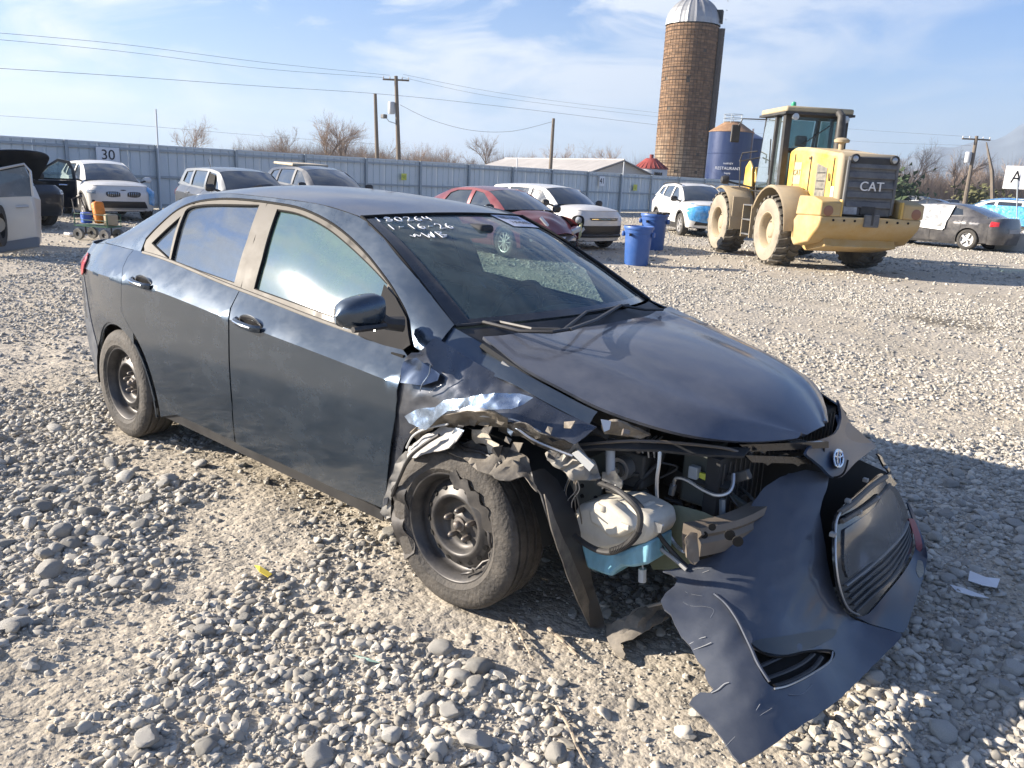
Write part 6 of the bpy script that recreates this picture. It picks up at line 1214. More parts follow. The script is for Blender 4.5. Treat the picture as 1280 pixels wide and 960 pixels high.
mesh('cab_window', [(C0+.02, -.60, 2.42), (C0+.02, .60, 2.42), (C0+.05, .60, 3.18), (C0+.05, -.60, 3.18)], [(0, 1, 2, 3)], cabgl, ld, False); mesh('cab_window', [(2.33, -.55, 1.6), (2.33, .55, 1.6), (2.11, .55, 3.18), (2.11, -.55, 3.18)], [(0, 1, 2, 3)], cabgl, ld, False)
bar('cab_rail', (C0+.02, -.64, 2.44), (C0+.02, .64, 2.44), .05); bar('cab_rail', (C0+.05, -.68, 3.22), (C0+.05, .68, 3.22), .06)
rf_ = MB().prism([(C0-.12, -.78, 3.24), (C0-.12, .78, 3.24), (2.20, .74, 3.24), (2.45, .5, 3.24), (2.45, -.5, 3.24), (2.20, -.74, 3.24)], (0, 0, .13)).build('cab_roof', mat('cab_roof_cream', (.42, .36, .24), .7, dust=.6, dcol=(.2, .16, .1)), ld, True, bev=.04)
MB().prism([(C0-.14, -.80, 3.20), (C0-.14, .80, 3.20), (2.25, .76, 3.20), (2.25, -.76, 3.20)], (0, 0, .05)).build('roof_trim', lblack, ld, False)
MB().box((1.45, .05, 2.05), (.18, .50, .95)).build('operator_seat', lblack, ld, True, bev=.08); MB().box((1.42, .05, 2.68), (.12, .28, .24)).build('headrest', lblack, ld, True, bev=.05)
MB().tube([(1.85, .1, 1.6), (1.95, .1, 2.25)], .05, 8).build('steering_column', lblack, ld, True); MB().box((1.55, 0, 1.52), (1.4, 1.2, .06)).build('cab_floor', lblack, ld)
for y in (-.58, .58): MB().lathe([(.06, .03), (.075, -.05), (.001, -.055)], 14, (C0-.14, y, 3.14), 'x').build('work_light', lensm, ld, True)
MB().lathe([(.05, 0), (.06, .03), (.05, .11), (.001, .13)], 12, (1.15, .45, 3.37), 'z').build('beacon', mat('green_beacon', (.03, .35, .18), .3, coat=.6), ld, True)
MB().tube([(.45, -.36, 2.45), (.45, -.36, 2.95), (.47, -.36, 3.18), (.60, -.36, 3.26)], [.10, .10, .085, .08], 14).build('exhaust_stack', lblack, ld, True)
MB().lathe([(.05, 0), (.06, .14), (.15, .15), (.16, .20), (.10, .24), (.001, .25)], 18, (-.15, -.12, 2.46), 'z').build('air_precleaner', tan, ld, True)
for sg in (1, -1):
    MB().tube([(2.0, sg*.66, 3.15), (2.25, sg*1.15, 3.16), (2.3, sg*1.25, 2.95)], .016, 6).build('mirror_arm', lblack, ld, True); MB().box((2.3, sg*1.28, 2.82), (.06, .22, .40)).build('cab_mirror', lblack, ld, True, bev=.03)
    MB().tube([(1.9, sg*.68, 1.5), (2.25, sg*1.05, 1.6), (2.3, sg*1.08, 2.2), (2.1, sg*.68, 2.3)], .018, 6).build('grab_rail', lblack, ld, True)
    MB().tube([(2.3, sg*.68, 2.45), (2.55, sg*.95, 2.4), (2.6, sg*.98, 2.2)], .016, 6).build('grab_rail', lblack, ld, True)
    for k in range(3): MB().box((1.5, sg*.95, .55+k*.33), (.50, .30, .03)).build('step', lgrey, ld)
    for x in (1.25, 1.75): MB().box((x, sg*.95, .85), (.03, .30, .75)).build('step_side', tan, ld)
# front frame, arms, lights, bucket
lp('front_frame', [(1.7, .55), (3.6, .5), (3.7, 1.0), (3.2, 1.9), (2.8, 2.0), (2.6, 1.3), (1.7, 1.1)], -.32, .32, yl, .03)
for sg in (-1, 1):
    lp('lift_arm', [(2.6, 1.75), (2.75, 2.10), (3.1, 2.05), (3.75, 1.2), (4.0, .55), (3.75, .4), (3.5, .85), (2.95, 1.6)], sg*.40, sg*.52, yl, .03)
    lp('arm_tower', [(2.55, 1.1), (3.2, 1.1), (3.15, 2.1), (2.95, 2.25), (2.75, 2.1)], sg*.54, sg*.60, yl, .02)
    MB().tube([(2.4, sg*.45, .95), (3.6, sg*.45, 1.1)], .06, 10).build('lift_cylinder', alu, ld, True)
    MB().tube([(2.5, sg*.6, 1.6), (2.75, sg*1.15, 1.72)], .025, 6).build('lamp_arm', lblack, ld, True); MB().lathe([(.001, .1), (.08, .08), (.11, 0), (.10, -.08), (.001, -.1)], 14, (2.75, sg*1.25, 1.76)).build('front_lamp', lblack, ld, True)
MB().tube([(3.0, 0, 2.0), (3.6, 0, 1.5)], .09, 10).build('tilt_cylinder', yl, ld, True)
for k in range(5): MB().tube(sp([(2.2, .2-k*.1, 1.35), (2.5, .25-k*.1, 1.55), (2.9, .2-k*.08, 1.3)], 4), .018, 5).build('hydraulic_hose', lblack, ld, True)
for x in (0, 3.0): MB().tube([(x, -.75, .74), (x, .75, .74)], .16, 10).build('axle', lblack, ld, True)

for a_, b_ in (((-.30, .572, 2.30), (-.30, .572, 1.2)), ((.46, .572, 2.35), (.46, .572, 1.2)), ((-1.30, .572, 2.25), (-1.30, .572, 1.2))): MB().tube([a_, b_], .010, 4).build('panel_seam', lblack, ld)
for k in range(4): MB().box((-.84+k*.0, .578, 1.48+k*.16), (.34, .008, .02)).build('vent_slat', lblack, ld)
MB().tube([(-1.2, .58, 1.8), (-1.2, .60, 1.95)], .015, 5).build('hood_latch', lblack, ld); MB().box((-1.38, .58, 1.6), (.12, .006, .2)).build('warning_decal', mat('decal_white', (.6, .6, .58), .6), ld)
for k in range(6): MB().tube(sp([(.95, .5-k*.06, 1.45), (.4, .56, 1.2-k*.03), (-.1, .50, 1.0)], 4), .016, 5).build('frame_hose', lblack, ld, True)
MB().box((.3, .60, 1.08), (.9, .12, .18)).build('side_frame', lblack, ld, bev=.02); MB().tube([(C0-.03, -.3, 3.0), (C0-.03, .25, 2.6)], .012, 5).build('rear_wiper', lblack, ld)
# ================================================================== fence
fz = 1.98; A0 = Vector((-23.91, 20.76, 0)); DV = Vector((.17, 2.68, 0)); du_ = DV.normalized(); nrm = Vector((du_.y, -du_.x, 0))   # nrm points into the lot
zinc = mat('galvanised_sheet', (.63, .67, .68), .55, .2, var=.10, vscale=.8, dust=.35, dcol=(.36, .40, .42), dscale=1.2, stretch=(1, 1, .25)); zpost = mat('galvanised_post', (.32, .36, .39), .5, .4)
fn = empty('metal_fence', A0); tag(fn, 'long corrugated grey metal fence along the back of the lot', 'fence')
def sheetpanel():
    # one roofing sheet .893 m wide with ribs; local x along the fence, y depth
    w = DV.length/3-.004; G_ = []; xs = []; n_ = 3
    for k in range(n_):
        x0 = w*k/n_; xs += [(x0, 0), (x0+.03, .0), (x0+.045, .022), (x0+.075, .022), (x0+.09, 0)]
    xs.append((w, 0)); return MB().grid([[(x, y, z) for z in (.03, fz)] for x, y in xs])
PN = None; ang = math.atan2(du_.y, du_.x)
for i in range(-9, 16):
    for k in range(3):
        p = DV*(i-5)+DV*(k/3)
        if PN is None: PN = sheetpanel().build('sheet_panel', zinc, fn, False, sol=.003); PN.rotation_euler.z = ang; o = PN
        else: o = PN.copy(); COL.objects.link(o)
        o.location = p
    q = DV*(i-5)+nrm*.07
    o = MB().box((0, 0, 1.0), (.09, .07, 2.02)).build('fence_post', zpost, fn); o.location = q; o.rotation_euler.z = ang
    for z in (1.84, 1.02, .14): o = MB().box((DV.length/2, 0, z), (DV.length-.1, .05, .07)).build('fence_rail', zpost, fn); o.location = DV*(i-5)+nrm*.045; o.rotation_euler.z = ang
o = MB().box((DV.length*12, 0, fz+.01), (DV.length*25, .06, .05)).build('top_trim', zinc, fn); o.location = DV*(-14); o.rotation_euler.z = ang
def on_fence(a, off_=.14):   # px column -> fence coordinate
    d = ray(a[0], a[1]); P0 = A0+nrm*off_; t = (P0-Vector(CAM)).dot(nrm)/Vector(d).dot(nrm); return Vector(CAM)+Vector(d)*t
signw = mat('sign_white', (.78, .79, .80), .5); ink = mat('sign_black', (.02, .02, .025), .6); syel = mat('sticker_yellow', (.62, .62, .10), .5)
def fence_sign(label, pc, w, h, text, m, size):
    c = on_fence(pc); r_ = empty('number_sign', c, ang+math.pi); tag(r_, label, 'sign')
    MB().box((0, 0, 0), (w, .01, h)).build('board', m, r_)
    if text: tag_text(text, size, ink, 'number', r_, (0, .012, 0), (-1, 0, 0), (0, 0, 1), .003)
    return r_
s1 = fence_sign('white square sign with the number 30 on the fence above the white crossover', (135, 194), .68, .46, '30', signw, .42); s2 = fence_sign('white square sign with the number 41 on the fence, right of the boxy hatchback', (752.5, 226.5), .42, .48, '41', signw, .40)
s3 = fence_sign('small yellow sticker on the fence nearest the utility poles', (505, 221), .26, .26, '', syel, 0); s4 = fence_sign('small yellow sticker on the fence just right of sign 41', (794, 234.5), .32, .32, '', syel, 0)
for s_ in (s3, s4): MB().box((0, .008, .03), (.18, .004, .03)).build('print_line', mat('sticker_print', (.25, .3, .05), .6), s_); MB().box((0, .008, -.04), (.14, .004, .03)).build('print_line', MATS['sticker_print'], s_)
for a, h_, lb in ((200, 3.1, 'thin white pole standing against the fence right of the white crossover'), (645, 2.4, 'thin white pole rising from the fence behind the red sedan'), (778, 2.6, 'thin white pole on the fence below the barn gable')):
    c = on_fence((a, 230), .2); o = MB().tube([(0, 0, 0), (0, 0, h_)], .025, 8).build('marker_pole', mat('pole_white', (.6, .63, .65), .5), None, True); o.location = (c.x, c.y, 0); tag(o, lb, 'pole')
b = MB()
for z in (fz+.12, fz+.24, fz+.36): b.tube([DV*(i_-5)+Vector((0, 0, z-.03*(i_ % 2))) for i_ in range(-9, 16)], .006, 4)
# ================================================================== utility poles and wires
wood = mat('pole_wood', (.15, .125, .10), .9, var=.25, vscale=6, stretch=(1, 1, .1)); wire_m = mat('wire', (.05, .05, .055), .7)
def pole(label, top_px, D, r=.13, arm=0, extras=''):
    T_ = far(top_px[0], top_px[1], D); r_ = empty('utility_pole', (T_[0], T_[1], 0)); tag(r_, label, 'utility pole'); h = T_[2]
    bx_ = far(top_px[2], 225, D); lean = Vector((T_[0]-bx_[0], T_[1]-bx_[1], 0)); r_.location = (bx_[0], bx_[1], 0)
    MB().tube([(0, 0, 0), lean+Vector((0, 0, h))], [r*1.2, r*.8], 10).build('pole_shaft', wood, r_, True)
    ex = Vector(cr); ex.z = 0; ex.normalize()
    if arm:
        MB().tube([lean+Vector((0, 0, h-.25))-ex*arm, lean+Vector((0, 0, h-.25))+ex*arm], .06, 4).build('crossarm', wood, r_)
        for s_ in (-1, -.5, .5, 1): MB().lathe([(.03, 0), (.05, .05), (.03, .16), (.001, .18)], 8, tuple(lean+Vector((0, 0, h-.2))+ex*arm*s_*.95), 'z').build('insulator', mat('porcelain', (.5, .5, .5), .3), r_, True)
    if 't' in extras: MB().lathe([(.001, 0), (.22, .02), (.24, .1), (.24, .75), (.2, .82), (.001, .84)], 14, tuple(lean*.75+Vector((0, 0, h*.68))-ex*.38), 'z').build('transformer', mat('transformer_grey', (.42, .44, .46), .5), r_, True)
    if 'l' in extras:
        MB().tube([lean*.6+Vector((0, 0, h*.60)), lean*.6+Vector((0, 0, h*.62))-ex*.6, lean*.6+Vector((0, 0, h*.66))-ex*.85], .03, 6).build('lamp_arm', zpost, r_, True); MB().box(lean*.6+Vector((0, 0, h*.66))-ex*.95, (.35, .35, .28)).build('flood_lamp', lgrey, r_, bev=.05)
    return Vector(T_)
pole('wooden utility pole with crossarm, transformer and flood lamp, tallest of the group', (495, 95, 500), 60, .15, .9, 'tl'); pole('plain wooden pole without a crossarm just left of the crossarm pole', (469, 117, 473), 58, .13)
pole('plain dark pole standing in front of the barn roof', (692, 148, 687), 62, .13); pole('leaning utility pole with crossarm and transformer among the bare trees at right', (1221, 170, 1211), 75, .15, 1.1, 't')
pl2 = far(1231, 175, 80); o = MB().tube([far(1233, 178, 80), far(1240, 215, 79), (far(1247, 245, 78)[0], far(1247, 245, 78)[1], 0)], [.05, .16, .2], 6).build('guy_trellis', wood, None, True); tag(o, 'dark slanted guy mast right of the leaning utility pole', 'guy mast')
def wire(label, pts, r=.008):
    V = [Vector(far(a, b_, D)) for a, b_, D in pts]; o = MB().tube(sp(V, 10), r, 4).build('overhead_wire', wire_m, None, True); tag(o, label, 'wire')
wire('uppermost overhead wire running from the left edge to the crossarm pole', [(-40, 38, 42), (150, 55, 47), (330, 78, 53), (487, 94, 60)]); wire('second overhead wire, just below the uppermost at left', [(-40, 46, 42), (150, 64, 47), (330, 86, 53), (480, 97, 60)])
wire('lower overhead wire crossing from the left edge past the plain pole', [(-40, 83, 42), (150, 95, 47), (330, 108, 53), (469, 117, 58), (600, 130, 64), (820, 156, 80)], .010)
wire('uppermost overhead wire from the crossarm pole right toward the silo', [(504, 93, 60), (600, 112, 68), (700, 127, 76), (822, 141, 88)]); wire('second overhead wire from the crossarm pole toward the silo', [(504, 97, 60), (600, 118, 68), (700, 132, 76), (822, 146, 88)])
wire('slack service cable hanging between the crossarm pole and the dark plain pole', [(500, 131, 60), (540, 150, 60.5), (590, 163, 61), (640, 164, 61.5), (691, 152, 62)], .011)
wire('faint low wire above the fence at left', [(-40, 142, 60), (150, 155, 66), (330, 170, 72), (470, 180, 78)], .008); wire('faint overhead wire from the loader cab to the leaning pole', [(930, 150, 120), (1060, 161, 100), (1215, 171, 75)], .008); wire('lower faint overhead wire right of the cab, ending at the leaning pole', [(930, 165, 120), (1060, 176, 100), (1214, 182, 75)], .008)
# ================================================================== silo, tanks, barn
def ground_far(a, b_, D): q = far(a, b_, D); return (q[0], q[1], 0)
DS = 98; sl_ = empty('farm_silo', ground_far(848, 222, DS)); tag(sl_, 'tall brown block silo with a silver ribbed dome', 'silo')
RS = 2.85; HS = float(far(860, 34, DS)[2])
m = bpy.data.materials.new('silo_blocks'); m.use_nodes = True; t = m.node_tree; L = t.links.new; b_ = t.nodes['Principled BSDF']; b_.inputs['Roughness'].default_value = .85
tcn = nd(t, 'ShaderNodeTexCoord'); oi = nd(t, 'ShaderNodeNewGeometry'); ri = nd(t, 'ShaderNodeMapRange'); L(oi.outputs['Random Per Island'], ri.inputs[0]); ri.inputs[3].default_value = .68; ri.inputs[4].default_value = 1.25
sx_ = nd(t, 'ShaderNodeSeparateXYZ'); L(tcn.outputs['Object'], sx_.inputs[0]); nz = nd(t, 'ShaderNodeTexNoise'); nz.inputs['Scale'].default_value = .5; nz.inputs['Detail'].default_value = 6; mpn = nd(t, 'ShaderNodeMapping'); mpn.inputs['Scale'].default_value = (2.2, 2.2, .35); L(tcn.outputs['Object'], mpn.inputs[0]); L(mpn.outputs[0], nz.inputs[0])
hz = nd(t, 'ShaderNodeMapRange'); L(sx_.outputs[2], hz.inputs[0]); hz.inputs[1].default_value = 0; hz.inputs[2].default_value = 14; ad = nd(t, 'ShaderNodeMath', operation='ADD'); L(hz.outputs[0], ad.inputs[0]); L(nz.outputs[0], ad.inputs[1])
rr = nd(t, 'ShaderNodeValToRGB'); e = rr.color_ramp.elements; e[0].position = .45; e[0].color = (.37, .31, .23, 1); e[1].position = 1.05; e[1].color = (.19, .115, .065, 1); L(ad.outputs[0], rr.inputs[0])
vm = nd(t, 'ShaderNodeVectorMath', operation='SCALE'); L(rr.outputs[0], vm.inputs[0]); L(ri.outputs[0], vm.inputs['Scale']); L(vm.outputs[0], b_.inputs['Base Color'])
MB().lathe([(RS-.03, 0), (RS-.03, HS)], 60, axis='z').build('wall_core', mat('silo_joint', (.09, .075, .06), .9), sl_, True)
b = MB(); rows = 58; cols = 46; rh = HS/rows
for j in range(rows):
    for i in range(cols):
        if random.random() < .012: continue
        a0 = 2*math.pi*(i+.06)/cols; a1 = 2*math.pi*(i+.94)/cols; z0, z1 = j*rh+.02, (j+1)*rh-.02; r1 = RS+.03*random.random()+.01
        P = [(r_*math.cos(a), r_*math.sin(a), z) for z in (z0, z1) for r_, a in ((RS-.03, a0), (r1, a0), (r1, a1), (RS-.03, a1))]
        b.add(P, [(1, 2, 6, 5), (0, 1, 5, 4), (2, 3, 7, 6), (4, 5, 6, 7), (0, 3, 2, 1)])
me_ = b.build('silo_blocks', m, sl_); me_['kind'] = 'stuff'
for j in range(0, 40):
    z = HS*(j+.5)/40; MB().lathe([(RS+.05, z-.02), (RS+.065, z), (RS+.05, z+.02)], 40, axis='z').build('steel_hoop', mat('hoop_rust', (.07, .05, .04), .8), sl_, True)
dome = empty('dome', (0, 0, HS)); dome.parent = sl_
b = MB(); G_ = []
for i in range(80):
    a = 2*math.pi*i/80; k = 1+.022*(i % 4 == 0); G_.append([((RS+.08)*math.cos(p)*k*math.cos(a), (RS+.08)*math.cos(p)*k*math.sin(a), (RS*1.02)*math.sin(p)*k+.1) for p in np.linspace(0, math.pi/2, 9)])
G_.append(G_[0]); MB().grid(G_).build('dome_cap', mat('dome_metal', (.34, .345, .35), .5, .5, var=.12, vscale=.6), dome, False, auto=0)
toR = math.atan2(cr[1], cr[0])-.35
q = Vector((math.cos(toR), math.sin(toR), 0))*(RS+.25)
MB().tube([q, q+Vector((0, 0, HS-.2))], .42, 8).build('chute', mat('chute_dark', (.07, .06, .055), .8, dust=.5, dcol=(.16, .14, .12)), sl_)
MB().box(q*.86+Vector((0, 0, HS+1.0)), (.9, .9, 1.3), Matrix.Rotation(toR, 3, 'Z')).build('dome_hatch', dark_in, sl_)
for j in range(24): MB().box(q*1.12+Vector((0, 0, .6+j*.92)), (.06, .5, .05), Matrix.Rotation(toR, 3, 'Z')).build('ladder_rung', zpost, sl_)
def tank(label, a, D, r, h, m, cone, cm, txt=None, ladder=True):
    t_ = empty('storage_tank', ground_far(a, 225, D)); tag(t_, label, 'tank')
    MB().lathe([(r, 0), (r, h*.35), (r+.02, h*.355), (r, h*.36), (r, h*.7), (r+.02, h*.705), (r, h*.71), (r, h)], 40, axis='z').build('shell', m, t_, True, auto=30); MB().lathe([(r+.06, h-.03), (r+.05, h+.02), (r*.35, h+cone), (.001, h+cone*1.02)], 40, axis='z').build('cone_roof', cm, t_, True, auto=30)
    cdir = Vector((CAM[0]-t_.location.x, CAM[1]-t_.location.y, 0)).normalized(); ex = Vector((-cdir.y, cdir.x, 0))
    if txt:
        for s_, z, sz in txt: tag_text(s_, sz, mat('tank_lettering', (.7, .72, .75), .5), 'lettering', t_, cdir*(r+.05)+Vector((0, 0, z)), ex, (0, 0, 1), .01)
    if ladder:
        q = ex*r*.93+cdir*r*.5
        for s_ in (-.18, .18): MB().tube([q+cdir*s_+ex*s_*.2, q+cdir*s_+ex*s_*.2+Vector((0, 0, h+.3))], .03, 5).build('ladder_side', mat('ladder_rust', (.12, .07, .06), .7), t_)
        for j in range(int(h/.35)): MB().tube([q-cdir*.18, q+cdir*.18], .02, 4).build('rung', MATS['ladder_rust'], t_).location.z = .3+j*.35
    return t_, cdir, ex
navy = mat('navy_paint', (.014, .03, .10), .35, .2, coat=.3, dust=.2, dcol=(.08, .12, .2), stretch=(1, 1, .2))
tk, cdir, ex = tank('dark blue cylindrical tank with white lettering and a brown cone top', 908, 76, 1.88, 6.15, navy, .85, mat('rust_cone', (.27, .16, .09), .8, var=.3, vscale=3), [('HARVEY', 3.5, .22), ('RESTAURANT', 3.1, .34), ('Supply', 2.72, .20)])
for z in (7.0, 7.3, 7.6): MB().tube([(.8*math.cos(a), .8*math.sin(a), z) for a in np.linspace(0, 2*math.pi, 13)], .025, 4).build('guard_rail', zpost, tk)
for k in range(6): MB().tube([(.8*math.cos(k), .8*math.sin(k), 6.8), (.8*math.cos(k), .8*math.sin(k), 7.6)], .025, 4).build('guard_post', zpost, tk)
tank('second dark blue tank half hidden behind the lettered one', 931, 83, 1.5, 6.0, navy, .5, navy, None, False)
tk, cdir, ex = tank('small white round bin with a red ribbed roof left of the silo', 812, 84, 1.65, 2.95, mat('bin_white', (.55, .57, .58), .5, .2, var=.1), .95, mat('bin_red', (.28, .05, .04), .7, var=.25, vscale=2), None, False)
for k in range(24):
    a = 2*math.pi*k/24; MB().tube([(1.72*math.cos(a), 1.72*math.sin(a), 3.0), (.45*math.cos(a), .45*math.sin(a), 3.93)], .03, 4).build('roof_rib', mat('rib_red', (.22, .04, .035), .7), tk)
MB().tube([(0, 0, 3.8), (0, 0, 4.3)], .2, 10).build('roof_vent', MATS['rib_red'], tk)
mlv = cdir*1.62+ex*.75+Vector((0, 0, 2.45))
for k in range(4): MB().box(mlv+ex*(k*.2-.3), (.12, .12, .35)).build('vent_opening', gap, tk)
# small sheds at the silo foot
o = MB().box((0, 0, 1.1), (3.2, 2.2, 2.2)).build('shed', mat('shed_dark', (.07, .06, .055), .9), None); o.location = ground_far(833, 225, 95); tag(o, 'low dark shed between the white bin and the silo', 'shed')
# barn
def barn(label, p0, p1, D0, D1, eave, ridge, depth, roofm, wallm):
    a = Vector(ground_far(p0, 222, D0)); c = Vector(ground_far(p1, 222, D1)); ex = (c-a).normalized(); L_ = (c-a).length; ey = Vector((-ex.y, ex.x, 0))
    if ey.dot(a-Vector(CAM)) < 0: ey = -ey
    r_ = empty('barn', a); tag(r_, label, 'barn'); P = lambda u, v, z: ex*u+ey*v+Vector((0, 0, z))
    MB().prism([P(0, 0, 0), P(0, depth, 0), P(0, depth, eave), P(0, depth/2, ridge), P(0, 0, eave)], ex*L_).build('wall', wallm, r_)
    for s_ in (0, 1):
        e0 = -.5 if s_ == 0 else depth+.5; ze = eave-.5*(ridge-eave)/(depth/2)
        n_ = int(L_/1.1)
        for k in range(n_):
            u0, u1 = -.5+(L_+1)*k/n_, -.5+(L_+1)*(k+1)/n_-.03
            MB().prism([P(u0, e0, ze), P(u1, e0, ze), P(u1, depth/2, ridge+.02), P(u0, depth/2, ridge+.02)], (0, 0, .1)).build('roof_sheet', roofm, r_)
    MB().tube([P(-.5, depth/2, ridge+.12), P(L_+.5, depth/2, ridge+.12)], .08, 5).build('ridge_cap', roofm, r_)
    for u in (L_+.52,): MB().tube([P(u, -.5, eave-.2), P(u, depth/2, ridge), P(u, depth+.5, eave-.2)], .06, 4).build('gable_trim', mat('trim_dark', (.14, .13, .12), .8), r_)
    MB().tube([P(-.5, -.52, ze+.02), P(L_+.5, -.52, ze+.02)], .09, 4).build('eave_fascia', signw, r_)
roofm = mat('barn_roof', (.40, .38, .36), .7, .1, var=.14, vscale=.5, stretch=(1, 1, 1))
barn('long barn with a pale grey metal roof behind the fence', 600, 737, 92, 74, 2.3, 3.35, 6.5, roofm, mat('barn_wall', (.45, .46, .47), .7, var=.1))
# ================================================================== bins, cart, sign, block
binb = mat('bin_blue', (.025, .095, .32), .42, dust=.35, dcol=(.12, .2, .45), dscale=4)
def bin_(label, a, b_, s):
    g = on(a, b_, 2, 0); r_ = empty('trash_can', (g[0], g[1], 0), .4, s); tag(r_, label, 'trash can', 'blue round trash cans on the gravel')
    MB().lathe([(.001, .02), (.225, .0), (.235, .02), (.262, .62), (.275, .625), (.28, .70), (.295, .70), (.30, .74), (.29, .76), (.275, .745), (.262, .70), (.25, .60), (.215, .05), (.001, .04)], 36, axis='z').build('can_body', binb, r_, True, auto=40)
    for a_ in (0, math.pi): MB().box((.295*math.cos(a_), .295*math.sin(a_), .60), (.06, .14, .10)).build('side_handle', binb, r_, True, bev=.02); MB().box((.30*math.cos(a_+1.2), .30*math.sin(a_+1.2), .60), (.03, .11, .05)).build('grip_recess', gap, r_)
    return r_
b1 = bin_('empty blue round trash can, the nearer and lower of the two', 795, 331, 1.0); b2 = bin_('farther blue trash can with black rubbish piled on top', 815, 312, 1.15)
for k in range(7): MB().box((random.uniform(-.2, .2), random.uniform(-.2, .2), .77), (.22, .1, .05), Matrix.Rotation(random.random()*3, 3, 'Z')).build('rubbish', blackp, b2, bev=.01)
MB().tube([(.26, -.1, .5), (.36, -.1, .35), (.34, -.1, .15), (.26, -.1, .1)], .006, 5).build('hanging_cord', signw, b2, True)
g = on(124, 300, 2, 0); ct = empty('equipment_cart', (g[0], g[1], 0), .5, .8); tag(ct, 'small four wheeled cart carrying tools and an orange bag, before the white crossover', 'cart')
gm = mat('cart_green', (.03, .10, .06), .6); orm = mat('orange_bag', (.75, .22, .02), .6, var=.2, vscale=12, bump=.5, bscale=15)
MB().box((0, 0, .34), (.95, .50, .03)).build('cart_deck', gm, ct); 
for x in (-.36, .36):
    for y in (-.24, .24): MB().lathe([(.05, .04), (.13, .045), (.14, 0), (.13, -.045), (.05, -.04)], 18, (x, y, .14)).build('wheel', mat('cart_wheel', (.12, .12, .11), .8, dust=.6, dcol=(.35, .33, .3)), ct, True)
    MB().tube([(x, -.24, .14), (x, .24, .14)], .015, 5).build('axle', lblack, ct); MB().tube([(x, 0, .14), (x, 0, .34)], .02, 5).build('axle_strut', lblack, ct)
for x in (-.45, .45):
    for y in (-.24, .24): MB().tube([(x, y, .34), (x, y, .62)], .012, 5).build('rail_post', gm, ct)
for y in (-.24, .24):
    for z in (.48, .62): MB().tube([(-.45, y, z), (.45, y, z)], .010, 5).build('side_rail', gm, ct)
MB().tube([(-.45, -.2, .6), (-.55, -.15, .95), (-.5, 0, 1.02), (-.55, .15, .95), (-.45, .2, .6)], .014, 6).build('push_handle', lblack, ct, True); MB().tube([(-.5, 0, 1.0), (-.42, 0, 1.04)], .05, 8).build('grip', lblack, ct, True)
def sits(name, lb, cat_, c, d, m, bev, M=None):
    o = MB().box((0, 0, 0), d, M).build(name, m, None, True, bev=bev); o.location = Vector(ct.location)+Matrix.Rotation(.5, 3, 'Z') @ Vector(c)*.8; o.scale = (.8, .8, .8); tag(o, lb, cat_); return o
sits('orange_bag', 'bright orange bag leaning on the small equipment cart', 'bag', (.05, 0, .66), (.24, .26, .52), orm, .07, Matrix.Rotation(-.3, 3, 'Y')); sits('blue_box', 'small blue and white box beside the orange bag on the cart', 'box', (-.27, -.05, .52), (.20, .22, .26), mat('box_blue', (.04, .12, .5), .5), .03); sits('tool_case', 'grey tool case at the right end of the cart', 'tool case', (.36, 0, .50), (.20, .30, .28), tan, .04)
o = MB().box((0, 0, 0), (.3, .12, .06)).build('rag', white, None, True, bev=.02); gg = on(87, 295, 2, 0); o.location = (gg[0], gg[1], .04); tag(o, 'small white rag on the gravel left of the cart', 'rag')
g = on(1266, 314, 2, 0); toC = math.atan2(CAM[1]-g[1], CAM[0]-g[0])
o = MB().box((0, 0, .29), (.55, 1.5, .58)).build('concrete_block', mat('concrete', (.42, .41, .38), .9, var=.12, vscale=3), None, True, bev=.02); o.location = (g[0]+.25*cr[0], g[1]+.25*cr[1], 0); o.rotation_euler.z = toC; tag(o, 'grey concrete block at the right edge below the A sign', 'concrete block')
h_ = MB().tube([(.27, -.52, .42), (.285, -.52, .42)], .04, 12).build('lifting_hole', gap, o)
P0 = Vector((g[0], g[1], .58)); Tp = far(1272, 222, float(np.hypot(g[0]-CAM[0], g[1]-CAM[1]))); r_ = empty('row_sign', P0); tag(r_, 'white board with the letter A on a thin leaning pole, right edge', 'sign')
MB().tube([(0, 0, 0), Vector(Tp)-P0], .022, 6).build('sign_pole', zpost, r_, True); o = MB().box((0, 0, 0), (.02, .78, .72)).build('board', signw, r_); o.location = Vector(Tp)-P0+Vector(cr)*.02; o.rotation_euler.z = toC
tag_text('A', .55, ink, 'letter', r_, Vector(Tp)-P0-Vector((cf[0], cf[1], 0)).normalized()*.03-Vector(cr)*.05, Vector((cr[0], cr[1], 0)), (0, 0, 1), .003)
